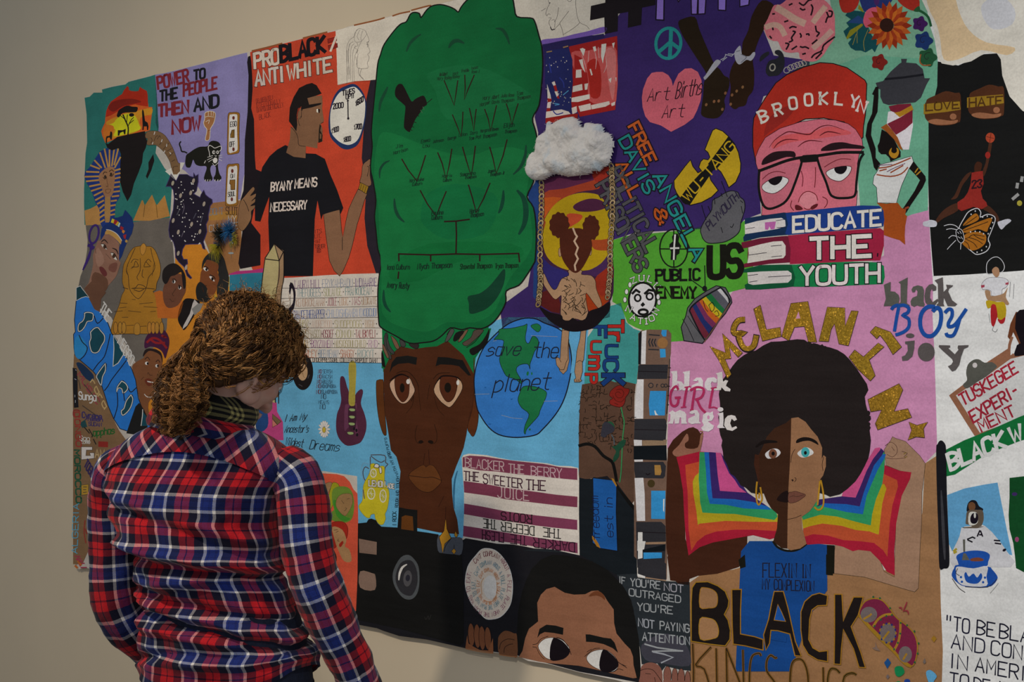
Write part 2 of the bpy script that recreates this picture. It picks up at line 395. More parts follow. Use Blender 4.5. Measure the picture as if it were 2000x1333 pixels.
# ------------------------------------------------------------------ large painted grounds
V(0, 0, 2000)
M('painted_ground', 'teal sky over a grey desert ground at the left edge', 1)
P('256059', '173,192 183,190 191,182 208,182 207,176 226,171 241,168 253,166 259,161 302,150 311,147 314,180 318,250 312,300 330,330 345,345 342,400 340,430 280,440 260,440 230,440 173,440 172,400 172,370 175,300 178,280 177,225')
P('5c564c', '175,440 200,432 215,437 260,436 300,430 340,426 345,470 350,530 345,600 340,700 290,740 225,620 200,600 160,565 165,540 173,520 178,490 179,470')
P('a0763c', '173,412 185,408 200,400 220,398 230,420 228,438 175,441')
P('9c7138', '268,432 285,392 287,392 291,402 305,381 313,400 315,401 330,382 340,423 320,428 300,432')
L('6e4d20', 1.4, '291,402 288,425|313,400 316,426')
P('b5701e', '354,478 400,476 430,520 455,560 450,600 420,640 380,700 370,760 330,830 300,870 290,860 280,780 300,690 330,660 335,600 328,575 340,560 350,520', 1)
P('8c5f38', '408,405 425,397 450,394 480,392 480,480 476,530 450,540 420,500 408,470')
P('97682c', '410,418 470,412 472,428 412,432')
M('painted_ground', 'lavender ground behind the black panther', 1)
P('776e95', '311,147 331,144 420,122 466,110 491,104 494,130 497,180 492,290 488,330 482,360 478,390 450,394 425,397 412,405 405,380 380,345 370,335 355,325 348,300 335,280 318,262 312,240 313,190')
M('painted_ground', 'orange ground behind the man in a black t-shirt', 1)
P('b23c27', '497,103 560,87 620,72 664,62 668,167 700,160 737,158 742,200 745,540 742,536 700,538 640,543 560,548 520,545 505,535 490,500 488,380 497,180')
P('a93820', '497,103 560,87 620,72 664,62 667,130 600,140 560,150 498,160')
M('painted_ground', 'white ground of the pencil portraits along the top', 1)
P('aba092', '664,62 690,54 744,42 810,24 875,8 905,1 1100,-46 1250,-84 1200,60 1190,60 1100,80 1070,86 1040,60 800,170 735,160 700,162 668,168')
L('7a4526', 3, '700,51 744,41 760,36|775,33 790,28 810,24|812,22 846,13 850,14|500,101 530,94 560,86|600,76 648,64')
M('painted_ground', 'light blue ground around the guitar and the big brown face', 1)
P('5c9bc2', '545,705 640,708 745,705 930,640 1000,620 1160,620 1150,750 1141,930 1138,1045 912,1050 880,1080 780,1035 708,1030 706,930 640,920 560,930 545,860')
M('painted_ground', 'purple ground behind the peace sign', 1)
P('34255c', '1068,88 1130,72 1190,70 1240,0 1260,-80 1530,-145 1560,-60 1540,40 1500,60 1520,110 1590,120 1590,160 1500,190 1480,260 1490,330 1495,418 1463,430 1450,445 1250,455 1205,470 1200,620 1062,650 990,640 985,600 1040,560 1050,500 1060,440 1050,380 1058,330 1060,260 1053,230 1068,170')
P('1f3a70', '1040,380 1058,350 1064,340 1068,600 1050,580 1052,470')
M('painted_ground', 'mint green ground around the woman with the pot', 1)
P('64907a', '1600,-165 1815,-220 1816,0 1824,50 1834,80 1840,118 1840,130 1830,200 1640,200 1560,140 1590,110 1640,60')
P('60977e', '1640,130 1700,110 1840,118 1839,170 1822,240 1822,300 1821,412 1790,420 1740,440 1690,420 1680,300 1690,200')
M('painted_ground', 'bright green ground around the black target emblem', 1)
P('50952c', '1206,470 1230,462 1330,452 1380,443 1450,437 1470,430 1480,490 1480,560 1420,575 1400,640 1380,665 1320,668 1250,640 1235,632 1222,600 1205,590')
M('painted_ground', 'pink ground around the woman with the large afro', 1)
P('ba7e9c', '1320,668 1380,663 1420,600 1440,570 1480,558 1620,560 1735,500 1735,430 1780,415 1822,405 1826,480 1831,560 1830,620 1834,700 1837,800 1839,880 1815,905 1780,890 1700,900 1420,960 1330,880 1312,876 1316,760')
M('painted_ground', 'tan ground under the big black lettering', 1)
P('926c49', '1352,1140 1380,1120 1440,1112 1500,1095 1640,1100 1790,1120 1810,1000 1815,905 1838,890 1841,900 1844,1090 1846,1180 1850,1270 1848,1333 1851,1490 1500,1408 1357,1366')
M('painted_ground', 'black ground around the round white plate', 1)
P('16161a', '708,1042 880,1075 920,1050 1138,1082 1145,940 1200,925 1250,1000 1252,1100 1250,1140 1262,1333 1140,1311 1080,1295 1022,1280 972,1272 918,1265.5 896,1260.5 860,1252.5 842,1248.5 788,1241.5 757,1231.5 745,1226.5 702,1218.5 706,1120')
P('1f232a', '1140,935 1170,935 1172,1080 1230,1100 1240,1180 1225,1130 1180,1090 1140,1080 1030,1075 1140,1060')
M('painted_ground', 'turquoise ground behind the red and blue slogan', 1)
P('3f8f88', '1195,600 1222,592 1232,630 1246,642 1262,648 1256,720 1252,750 1150,750 1156,660 1170,640')
M('painted_ground', 'black ground behind the basketball player', 1)
P('131112', '1840,122 1880,130 1930,108 1962,106 1980,180 2010,215 2240,300 2240,500 1999,530 1900,537 1832,540 1828,490 1823,420 1820,300 1818,245 1838,170')
M('painted_ground', 'pale draped cloth shape across the top right corner', 2)
P('b1aaa2', '1815,-224 2240,-330 2240,330 2005,218 1980,190 1966,150 1963,118 1955,106 1932,106 1905,122 1870,130 1848,126 1840,115 1836,85 1832,60 1828,40 1815,15 1808,0', 0)
P('b49e7c', '1815,-60 1860,-50 1880,20 1900,60 1935,85 1990,95 1975,110 1925,100 1880,118 1852,118 1845,80 1838,50 1820,10', 1)
P('9fa0a4', '1960,-10 1990,20 1985,50 1950,60 1930,40 1925,15 1940,0', 1)
# ------------------------------------------------------------------ left end of the mural
V(140, 140)
M('painted_continent', 'black and orange African continent with acacia tree and giraffe', 10)
P('c5501a', '410,780 375,700 365,650 385,600 405,560 410,500 420,430 440,380 470,330 540,280 590,250 610,210 650,160 665,180 665,205 690,215 740,220 770,215 785,170 810,190 860,215 870,260 872,330 880,390 920,390 915,470 905,540 895,640 840,660 560,720')
P('96200f', '412,500 420,430 440,380 470,330 540,280 590,250 610,210 650,160 665,180 665,205 690,215 740,220 770,215 785,170 810,190 860,215 870,260 874,385 800,375 730,360 600,400 540,440 470,480', 0)
P('6e1a0e', '440,400 480,340 560,310 700,300 800,330 740,350 600,380 500,440', 1)
P('c87a1c', '415,560 470,520 560,480 640,450 720,440 800,420 915,400 912,470 860,480 800,500 780,560 800,620 700,680 560,710 480,735 440,720 500,640 440,600', 1)
P('c9b418', '440,585 500,560 530,520 600,470 700,465 750,510 775,580 790,630 690,668 560,700 500,700 520,640 470,600', 1)
P('c5601c', '385,690 400,600 440,580 500,600 495,660 470,720 420,765', 1)
P('17110f', '410,780 440,790 540,712 840,650 850,720 865,760 850,830 820,890 810,990 770,1100 720,1220 690,1340 650,1412 600,1310 570,1200 570,1050 578,900 552,835 480,860 430,830', 0)
P('17110f', '540,460 560,420 640,375 700,385 760,392 750,440 700,448 600,455 560,500 535,490', 1)
L('17110f', 14, '655,690 658,610 630,540 600,470'); L('17110f', 8, '655,600 690,530 720,500|620,520 560,470|640,560 650,470|670,570 720,530')
E('17110f', 695, 475, 28, 20); L('17110f', 12, '815,420 820,470 830,550'); P('17110f', '808,440 818,412 828,440 842,540 870,560 880,600 875,640 862,640 860,600 830,600 825,640 812,640 815,590'); P('17110f', '415,775 420,710 455,700 465,655 485,670 480,740 465,740 455,720 430,730 428,775', 1)
P('17110f', '545,700 545,640 600,640 632,625 628,680 615,690 605,655 570,670 560,700')
P('17110f', '930,900 942,970 908,1080 865,1168 850,1140 880,1060 878,990')
M('painted_pharaoh', 'pharaoh in a blue and gold striped headdress', 14)
P('1b2f66', '430,832 480,860 552,838 575,900 575,1050 565,1250 570,1360 545,1400 520,1440 510,1580 505,1700 450,1740 400,1740 350,1640 345,1500 300,1420 270,1330 250,1290 200,1200 180,1140 190,1090 240,1040 290,960 350,870', 0)
for a in ('400,840 440,1040', '455,850 455,1035', '350,880 410,1050', '505,850 480,1030', '550,840 505,1020', '575,930 510,1050'): L('a3773a', 17, a, 0)
for a in ('245,1020 350,1060', '290,965 370,1050', '200,1090 345,1095', '185,1145 345,1140', '200,1195 345,1180', '235,1250 360,1225', '255,1300 375,1260', '285,1350 385,1300', '300,1400 390,1350', '320,1440 395,1400', '345,1490 400,1445', '345,1540 400,1500', '345,1590 400,1555', '350,1640 400,1610',
          '505,1080 575,1060', '510,1120 575,1105', '510,1165 575,1150', '505,1210 570,1200', '500,1260 568,1250', '490,1310 568,1300', '480,1360 560,1350', '470,1410 535,1400', '465,1460 522,1450', '465,1520 515,1500', '465,1560 515,1550'): L('a3773a', 18, a, 0)
S('face'); P('8c6242', '345,1120 380,1080 420,1050 470,1035 510,1060 512,1180 500,1280 490,1330 460,1370 420,1380 390,1330 370,1260 340,1180', 1)
P('8f6a3c', '405,1370 465,1365 465,1560 455,1640 410,1640 400,1560')
L('3c2718', 9, '385,1120 400,1095 430,1100|450,1090 480,1070 500,1090|385,1150 405,1170 425,1150|455,1130 480,1140 500,1110'); E('2a1d16', 408, 1145, 12, 18); E('2a1d16', 472, 1118, 12, 18)
L('5a3a26', 5, '425,1140 430,1210 440,1240 420,1250 445,1255|410,1290 435,1280 470,1285 450,1320 420,1320 410,1290')
M('painted_serpent_arrow', 'brown snake like arrow on the lavender ground', 60)
P('6d5238', '845,690 870,655 930,648 990,655 1050,690 1090,740 1120,790 1150,850 1180,930 1200,990 1225,1010 1222,1080 1190,1120 1150,1110 1130,1050 1115,990 1085,930 1050,880 1000,830 950,800 865,800 870,735 850,725', 1, '3a2a1c', 4)
P('b7a898', '1060,1085 1130,1050 1150,1115 1185,1110 1222,1090 1225,990 1275,992 1180,1190')
P('6d5238', '1130,1060 1150,1120 1190,1120 1225,1080 1215,1010 1180,1000')
L('3a2a1c', 6, '905,720 920,750 905,780|940,760 960,710 985,700|975,740 1000,700 1010,720|1000,800 1040,740|1040,850 1100,780|1080,870 1130,840|1100,930 1150,880|1130,980 1170,960|1150,1090 1150,1040 1200,1030')
L('c2b6a6', 8, '940,690 950,655|1020,770 1030,740|1075,820 1080,790|1110,880 1125,900|1045,890 1060,860|920,795 930,770')
M('painted_starry_continent', 'dark starry outline of a second continent on the desert ground', 62)
P('1b1822', '1125,1115 1180,1190 1215,1120 1300,1120 1330,1140 1370,1150 1370,1100 1390,1140 1420,1120 1420,1200 1400,1300 1370,1330 1440,1370 1450,1340 1480,1290 1500,1340 1535,1370 1570,1390 1575,1430 1550,1460 1530,1560 1530,1610 1505,1660 1515,1740 1495,1800 1475,1850 1490,1900 1495,1935 1470,1920 1455,1870 1400,1875 1340,1875 1280,1880 1250,1930 1240,1990 1260,2040 1300,2040 1305,2090 1280,2100 1310,2190 1350,2240 1335,2250 1300,2220 1265,2120 1210,2070 1175,2020 1170,1920 1150,1850 1110,1800 1100,1720 1110,1640 1150,1500 1160,1370 1150,1290 1120,1250 1070,1250 1100,1180', 0, '3a2a58', 7)
random.seed(3)
for i in range(60):
    x = random.uniform(1130, 1480); y = random.uniform(1180, 1880)
    if x > 1410 and y < 1480: continue
    E('c9c2b4', x, y, random.uniform(4, 8), random.uniform(5, 9), n=8)
for x, y in ((1145, 1215), (1370, 1190), (1230, 1350), (1340, 1320), (1150, 1620), (1205, 1745), (1440, 1740), (1350, 1660), (1485, 1440), (1205, 1975), (1290, 2130)): P('8f8272', ell(x, y, 15, 28, 15, 9))
L('45424c', 14, '1250,1550 1270,1480 1260,1430|1370,1600 1400,1540|1240,1800 1260,1750|1190,1560 1220,1500|1450,1640 1470,1570', taper=True)
M('painted_panther', 'snarling black panther on the lavender ground', 20)
P('15130f', '1280,960 1290,910 1330,880 1380,845 1440,820 1520,815 1540,775 1580,755 1640,770 1665,815 1660,880 1640,960 1635,1040 1650,1110 1672,1150 1660,1180 1610,1190 1585,1160 1605,1120 1610,1040 1570,1020 1550,1060 1560,1120 1575,1160 1560,1190 1510,1195 1482,1170 1490,1120 1510,1060 1500,1030 1440,1030 1390,1010 1365,960 1350,1000 1330,1045 1290,1040 1278,1000', 1)
L('15130f', 15, '1300,890 1270,875 1240,870 1228,830 1215,790 1232,762'); L('15130f', 18, '1320,900 1360,870')
L('c9c1b4', 7, '1540,880 1528,830 1545,805 1575,820 1600,835 1640,820 1668,815 1668,850 1650,870|1540,880 1545,930|1500,970 1485,1000')
E('c9c1b4', 1588, 880, 16, 20); E('15130f', 1592, 880, 7, 11); E('c9c1b4', 1630, 880, 14, 18); E('15130f', 1630, 880, 6, 10); E('b5ad9e', 1604, 968, 22, 28, 10, 'c9c1b4', 5)
L('c9c1b4', 5, '1600,910 1610,925 1620,915|1520,935 1580,915|1515,965 1575,935|1530,985 1580,955|1640,920 1680,910|1640,935 1682,935|1640,950 1678,975|1575,1000 1600,1025 1640,990')
for x in (1495, 1520, 1545, 1600, 1630, 1655): L('d9d2c6', 7, f'{x},1195 {x+5},1175')
M('painted_fist', 'small raised brown fist on the lavender ground', 20)
P('8a5a38', '1497,745 1515,640 1490,600 1478,560 1490,520 1492,460 1520,440 1560,435 1600,450 1605,490 1590,560 1560,610 1550,640 1540,740', 1, 'b9a68f', 6)
L('b9a68f', 5, '1492,500 1530,490 1590,500|1530,440 1530,485|1560,437 1560,485|1585,445 1582,490|1500,550 1540,530 1530,570'); L('4a2c1a', 4, '1520,650 1550,640')
M('painted_switch_plate', 'upper switch plate reading ego and off', 20)
P('86581f', '1745,465 1790,448 1845,448 1870,470 1868,540 1865,700 1868,820 1862,880 1830,895 1760,905 1735,890 1735,780 1738,600', 1, '2a1a10', 4)
P('bdb0a2', '1758,490 1780,470 1835,470 1845,500 1842,650 1848,800 1842,860 1800,880 1755,885 1750,800 1755,620', 1)
E('5d2720', 1803, 508, 14, 20); E('5d2720', 1803, 848, 13, 22); P('7d5724', '1785,640 1812,635 1812,722 1770,722 1770,690', 0, '2a1a10', 5); L('2a1a10', 5, '1785,650 1770,700|1800,640 1795,720')
T('EGO', '1a1513', 1768, 605, 1835, 595, 52, 0.13); T('OFF', '1a1513', 1760, 822, 1815, 815, 52, 0.13)
M('painted_switch_plate', 'lower switch plate reading on and soul', 20)
P('86581f', '1735,1020 1790,1008 1850,1003 1864,1030 1858,1150 1850,1400 1852,1430 1830,1460 1740,1462 1715,1445 1718,1300 1725,1120', 1, '2a1a10', 4)
P('bdb0a2', '1750,1045 1800,1035 1842,1035 1838,1200 1832,1380 1825,1430 1735,1435 1732,1330 1740,1150', 1)
E('5d2720', 1790, 1083, 14, 22); E('5d2720', 1785, 1390, 13, 22); P('7d5724', '1765,1180 1820,1178 1818,1285 1775,1288 1772,1230 1760,1220', 0, '2a1a10', 5)
T('ON', '1a1513', 1772, 1160, 1815, 1155, 42, 0.15); T('SOUL', '1a1513', 1745, 1362, 1820, 1350, 48, 0.13)
M('painted_slogan', 'dark red and black slogan on the lavender ground', 22)
T('POWER', '6d1f26', 985, 195, 1315, 110, 128, 0.2, (-0.1, -1)); T('TO', '17131a', 1375, 95, 1490, 72, 100, 0.24)
T('THE', '17131a', 1005, 328, 1190, 290, 110, 0.22); T('PEOPLE', '6d1f26', 1262, 272, 1620, 190, 125, 0.2)
T('THEN', '6d1f26', 990, 495, 1310, 445, 125, 0.24); T('AND', '17131a', 1380, 435, 1635, 385, 130, 0.22)
T('NOW', '6d1f26', 1140, 680, 1440, 630, 140, 0.22)
V(140, 370)
M('painted_queen', 'queen in a tall blue crown looking out', 70)
S('crown'); P('15285c', '360,560 358,500 370,430 400,395 440,370 500,310 540,310 600,290 625,225 660,260 700,310 720,390 700,480 660,550 620,640 590,730 560,775 560,640 580,580', 0)
for i, (c, p) in enumerate((('8c1f22', '510,330 545,345 525,388 500,375'), ('b98f22', '545,350 560,360 540,400 520,388'), ('8fa7b5', '562,362 575,372 560,415 543,402'), ('8c1f22', '578,400 612,420 595,450 570,432'), ('b06a22', '600,440 625,455 610,485 590,465'), ('8c1f22', '605,500 640,490 630,545 612,530'), ('c0a128', '485,320 510,330 500,372 470,362'))): P(c, p)
P('a17a3e', '410,465 430,440 480,450 540,490 590,560 580,600 560,580 500,520 450,490 405,490'); L('c7b8a4', 7, '420,440 470,448 540,490 590,560'); E('a17a3e', 640, 565, 14, 16)
S('face'); P('7c5745', '405,490 450,490 500,520 560,590 560,780 580,800 560,860 540,920 520,960 440,1050 400,1120 360,1190 345,1330 300,1310 270,1240 210,1150 180,1080 230,1020 262,900 280,810 275,720 300,640 330,560 360,560', 0)
P('5d3a2c', '260,980 300,900 420,960 440,1050 390,1120 300,1100', 1); P('8b6653', '300,700 340,640 400,780 330,840', 1); P('6a4333', '460,820 540,800 520,900 450,880', 1)
P('5b2a24', '345,850 380,845 420,890 430,930 405,948 365,910', 1); L('241a18', 13, '365,580 400,550 440,590', taper=True); L('241a18', 14, '485,640 530,660 552,710', taper=True)
P('b5a596', '365,600 400,605 430,655 390,635', 1); E('3a2419', 405, 625, 17, 22); P('b5a596', '470,690 500,700 540,770 500,750', 1); E('3a2419', 505, 725, 18, 25, 20); L('1d1513', 7, '360,595 400,600 430,650|468,690 510,700 545,765'); L('5d4033', 6, '415,700 470,760|300,640 310,700')
S('shoulder'); P('5a3a2c', '180,1080 262,1000 300,1050 420,1120 365,1190 350,1333 290,1300')
P('0d3138', '95,1070 140,1050 160,1080 235,1175 200,1165 150,1180 95,1210', 0, 'b6b0a6', 6)
M('painted_ankh', 'purple ankh loop left of the queen', 66)
R('33205c', 22, 287, 490, 48, 100, 12); L('33205c', 34, '262,590 255,660|220,605 290,640'); L('33205c', 30, '255,650 225,750 165,880', taper=True)
M('painted_sphinx', 'golden sphinx with paws outlined in black', 64)
P('95641d', '600,890 610,820 640,760 680,680 730,630 800,615 825,590 850,620 910,625 960,680 1000,790 1012,870 1000,950 970,1020 960,1090 930,1110 960,1150 990,1230 1010,1300 1030,1480 1045,1560 1025,1570 640,1570 480,1570 490,1450 520,1360 560,1260 590,1150 620,1090 595,1010', 1, '3a2816', 5)
P('a5742b', '790,630 825,588 855,625 840,690 815,718 795,690', 1, '4a3318', 4)
for i, x in enumerate((500, 550, 590, 870, 910, 950, 1000)): P('9c6c26', ell(x + 22, 1505, 24, 65, 0, 16), 0, '3a2816', 5)
P('9c6c26', '725,1570 728,1480 760,1450 785,1480 785,1570', 1, '3a2816', 4)
L('3a2816', 6, '735,640 680,760 650,830 640,900 660,940 670,1060 700,1130 770,1190 830,1120 860,1060 880,960 930,900 950,830 920,720 905,640|690,800 720,760 770,770|850,790 880,760 910,790|690,860 720,840 740,780 770,840 700,845|830,840 850,790 880,820 900,840 830,845|790,750 790,880 755,950 770,990|820,870 810,940 830,960')
L('3a2816', 7, '690,1080 740,1070 770,1035 830,1050 850,1080 780,1075 690,1080|720,1090 780,1110 830,1085|600,1065 660,1085|860,1075 950,1085'); L('3a2816', 4, '655,830 640,870 660,930|945,790 930,880 920,940')
L('3a2816', 5, '570,1235 650,1240|780,1245 930,1230|560,1290 640,1280|830,1275 980,1285|510,1330 600,1320|660,1320 800,1335|900,1330 960,1325|590,1390 660,1390|640,1480 720,1475|790,1490 860,1485|700,1195 740,1200')
M('painted_boy', 'brown skinned boy in an orange top', 66)
P('a35a20', '940,1120 1000,1100 1060,1120 1100,1240 1180,1260 1230,1200 1260,1230 1230,1333 1200,1400 980,1400 960,1200')
S('face'); P('5f3c28', '1060,1020 1110,950 1160,930 1230,920 1280,1000 1285,1100 1260,1160 1200,1260 1100,1290 1050,1230 1035,1110', 1)
S('hair'); P('1e1614', '1030,980 1035,890 1070,840 1120,810 1180,810 1240,860 1280,940 1285,1050 1260,1080 1240,930 1230,900 1170,935 1120,950 1090,1010 1060,1030', 1)
S('eyes'); P('b9aca0', ell(1155, 1005, 18, 18)); E('17110f', 1150, 1003, 10, 18); P('b9aca0', ell(1220, 1068, 17, 20)); E('17110f', 1216, 1065, 10, 18); L('1e1614', 8, '1135,980 1165,975 1185,1000|1205,1040 1240,1060'); L('3b2318', 6, '1180,1080 1140,1140 1160,1160|1110,1190 1140,1220 1160,1210')
M('painted_bearded_man', 'long haired bearded man in a dark suit', 66)
P('15120f', '1260,1210 1300,1185 1380,1195 1440,1230 1400,1333 1280,1520 1240,1500 1200,1420 1215,1300', 1); P('a09891', '1380,1195 1420,1240 1380,1330 1300,1480 1250,1520 1260,1480 1330,1350 1360,1240', 0)
P('74706e', '1350,1300 1420,1240 1480,1240 1440,1320 1380,1370', 0)
S('hair'); P('232021', '1460,870 1470,780 1520,710 1590,675 1650,690 1700,750 1730,860 1755,960 1745,1080 1735,1170 1650,1180 1620,1100 1640,900 1560,790 1500,790', 1)
S('face'); P('6b3a1e', '1450,900 1490,830 1510,770 1560,775 1635,810 1640,860 1630,900 1650,970 1625,1050 1600,1130 1530,1180 1430,1160 1420,1080 1440,980', 1)
S('beard'); P('1e1b1b', '1400,1060 1430,1010 1470,1020 1520,1080 1530,1160 1560,1180 1620,1120 1560,1190 1500,1230 1420,1210 1395,1130', 1)
S('eyes'); P('b9aca0', '1475,860 1500,850 1530,880 1500,890', 1); E('17110f', 1510, 872, 12, 16); P('b9aca0', '1540,950 1570,950 1600,1000 1570,990', 1); E('17110f', 1575, 975, 13, 20); L('17110f', 9, '1480,835 1520,850 1530,870|1545,930 1590,950 1605,980'); L('3a1d10', 7, '1490,1045 1515,1050|1465,1060 1480,1120')
M('painted_slogan', 'faint thin lettering beside the glued feathers', 30)
T('DONT', '4d7488', 1545, 285, 1690, 270, 70, 0.06, serif=0.8); T('SLUT', '1d1714', 1720, 275, 1850, 280, 80, 0.07, serif=0.8); T('MY', 'b7aca0', 1745, 365, 1830, 370, 80, 0.07, serif=0.6); T('CULTURE', '8a93a0', 1540, 465, 1850, 430, 70, 0.06, serif=0.5)
L('4d7488', 7, '1590,550 1630,520|1600,540 1625,545'); L('7a5a3a', 5, '1760,690 1810,690|1740,700 1760,685 1780,705 1800,690'); E('8fa0a8', 1790, 570, 18, 24); E('7f8a8c', 1775, 695, 30, 10)
M('painted_ground', 'blue landscape with a black spire', 12)
P('2b6a7e', '1760,930 2000,910 2140,905 2140,1200 2000,1400 1760,1400'); P('9d2f67', '1755,920 1840,890 2000,880 2140,855 2200,840 2200,1000 2190,1330 2140,1330 2145,905 2000,910 1760,932')
P('191512', '1890,1190 1920,1035 1942,1190', 0, 'b9aca0', 5); P('a88a2a', '1600,1130 1615,1150 1630,1190 1590,1190'); L('a88a2a', 10, '1755,950 1757,1180', taper=True)
# glued feathers stand off the canvas
M('painted_mask_emblem', 'small pale mask drawn under the feathers', 30)
L('5d5148', 5, '1760,600 1775,640 1790,600|1750,700 1775,690 1805,705|1775,620 1780,760')
V(140, 580)
M('painted_map', 'blue winding map of water and islands at the left edge', 80)
P('1f63a8', '95,35 130,5 230,-10 280,60 350,160 440,290 480,400 530,460 590,560 650,680 700,790 740,900 770,1100 800,1180 900,1380 930,1500 900,1500 660,1460 570,1430 500,1320 440,1180 390,1020 350,900 280,810 140,690 80,630 70,560 65,410 85,380 75,250', 0, '14161a', 8)
P('2272b4', '75,480 130,420 215,550 135,675 80,625', 1)
def isle(s): P('0e3a48', s, 1, '14161a', 18); L('bab4aa', 9, s, 1, True)
for s in ('185,180 215,170 270,180 280,215 265,260 215,270 190,320 155,365 120,375 115,330 130,290 165,265 185,220', '250,385 290,345 330,335 360,370 400,420 400,480 370,530 340,590 300,610 260,590 240,500 255,450', '410,725 412,800 380,870 365,960 330,900 320,850', '590,915 630,940 655,985 640,1020 605,1045 590,1000 555,990 535,1030 545,975', '690,1065 710,1110 690,1190 650,1250 600,1285 585,1240 615,1210 640,1130'): isle(s)
P('0e3a48', '500,420 590,560 620,610 550,720 495,755 505,560', 0, 'bab4aa', 9); L('14161a', 10, '290,205 325,290 390,230|465,400 440,520 400,650 330,730 280,800|640,690 580,770 480,900 440,970 400,1020|750,985 690,1035 660,990|540,1040 545,1180 505,1320|125,415 160,490 215,550 190,630 140,680|610,1040 620,1130')
T('THE', 'bab4aa', 345, 155, 430, 270, 110, 0.13, (0.5, -1)); T('NEGRO', 'bab4aa', 545, 500, 685, 755, 100, 0.13, (0.5, -1))
P('131215', '690,1333 740,1190 780,1150 830,1220 880,1333 860,1480 780,1500 640,1480', 0); P('0e3a48', '815,1240 860,1300 870,1400 810,1400'); L('bab4aa', 8, '818,1220 815,1290 800,1400|868,1390 885,1330 920,1245 905,1230')
M('painted_woman', 'woman in a red and purple head wrap', 70)
P('6b4128', '700,760 760,700 830,660 840,600 950,560 1020,640 1030,760 1010,900 960,1050 880,1150 900,1300 1000,1350 860,1333 800,1200 770,1060 740,900', 1)
S('head_wrap'); P('3a1630', '840,560 840,470 880,400 930,360 1000,345 1060,370 1100,440 1105,520 1080,620 1060,670 1030,600 980,560 900,540', 1); L('7a1a1c', 24, '860,500 920,450 1000,470 1080,560|960,380 980,390|1020,420 1070,440 1040,430|900,460 960,500 1060,500')
S('hair'); P('1f1513', '820,650 840,580 900,560 1000,590 1030,650 1030,720 1010,640 950,600 880,590', 1)
S('features'); P('b9aca0', ell(862, 722, 20, 18)); E('17110f', 872, 724, 10, 14); P('b9aca0', ell(972, 750, 17, 18)); E('17110f', 982, 750, 10, 14); L('2a1812', 8, '840,680 870,655 895,690|960,710 985,685 1005,715'); P('5f2a18', '840,900 880,885 930,905 940,925 920,960 880,968 850,940', 1); P('bdb4ab', '865,912 935,925 930,938 870,925'); L('3a2014', 5, '880,820 895,850 925,850|870,840 875,820|830,870 800,900'); L('b9b2a8', 8, '835,1055 860,1082 900,1090 935,1070 965,1010')
M('painted_collage', 'brown strip crowded with coloured names at the lower left edge', 60)
P('6b5236', '70,620 140,695 280,810 350,900 390,1030 440,1180 500,1330 560,1450 640,1560 700,1700 160,2900 60,2900 60,1333 55,900', 0)
P('15253f', '95,720 150,720 240,800 285,860 270,920 200,890 130,800', 1); P('151215', '55,770 100,780 110,900 110,1050 120,1200 70,1205 60,1000'); L('8a8a90', 6, '85,790 95,800|75,890 95,900|80,1065 80,1090|85,1120 85,1150', 0)
T('MUSIC', '7a2438', 105, 850, 320, 1170, 50, 0.2, (0.7, -0.8)); T('Sunga', 'b7afa8', 125, 1110, 310, 1130, 80, 0.16); T('rara', '9b8157', 250, 930, 400, 1220, 60, 0.2, (0.6, -0.8)); L('3a3028', 10, '180,950 300,1100|160,1180 330,1300|120,900 140,1000')
T('C', '6e2420', 65, 1300, 130, 1300, 70, 0.2); T('Cyrene', '31264c', 160, 1310, 370, 1330, 60, 0.22)
V(140, 800)
T('Yemen', '31264c', 210, 120, 380, 130, 45, 0.22); T('SUDAN', '31264c', 230, 175, 370, 185, 40, 0.2); T('apphas', '1c4a22', 280, 290, 510, 260, 75, 0.16); P('16383c', '130,150 190,110 215,190 160,200'); L('1d1a18', 12, '230,210 270,280 260,300|280,320 310,380|180,190 240,260')
T('Sao', 'b2aaa4', 135, 335, 240, 340, 50, 0.14); T('tome', 'b2aaa4', 145, 370, 245, 370, 40, 0.14); P('76221a', '335,345 440,350 440,410 335,405'); P('9d9690', '150,405 270,405 270,440 205,440 200,500 250,500 240,470 290,470 290,530 150,545', 0, '3a3028', 5); T('AM', '9b8157', 300, 520, 400, 525, 90, 0.14)
T('CONGO', '7a2a22', 75, 30, 95, 400, 55, 0.25, (1, 0)); T('MOROCCO', '17402a', 75, 440, 95, 1010, 55, 0.3, (1, 0)); T('TOGO', '2a2244', 180, 610, 260, 740, 80, 0.2, (0.5, -1)); P('8c6a22', '150,820 230,810 225,920 150,930', 0, '3a3028', 5); L('3a3028', 8, '170,840 210,840|170,870 205,870|170,900 210,895', 0)
T('ALGERIA', '3f7f9c', 105, 1560, 125, 1020, 60, 0.14, (-1, 0)); L('6e2a22', 14, '190,1200 180,1330 200,1450|190,1290 210,1350'); T('MALI', '7a2438', 80, 1590, 150, 1720, 60, 0.2, (1, 0)); L('8c4a1c', 22, '110,1640 150,1690|80,1690 110,1720')
M('painted_arrow', 'pink panel with a small paper arrow behind the visitor', 11)
V(520, 680)
P('ab3c6e', '-60,520 30,525 100,580 160,590 165,690 228,800 235,1000 60,1000 -60,900'); P('1c3a68', '-60,560 0,600 60,700 60,860 -60,900', 1); P('6a5538', '115,715 210,795 170,832 115,765', 0, '2a1d16', 4); P('b06a5c', '112,770 168,832 115,860', 0, '2a1d16', 4)
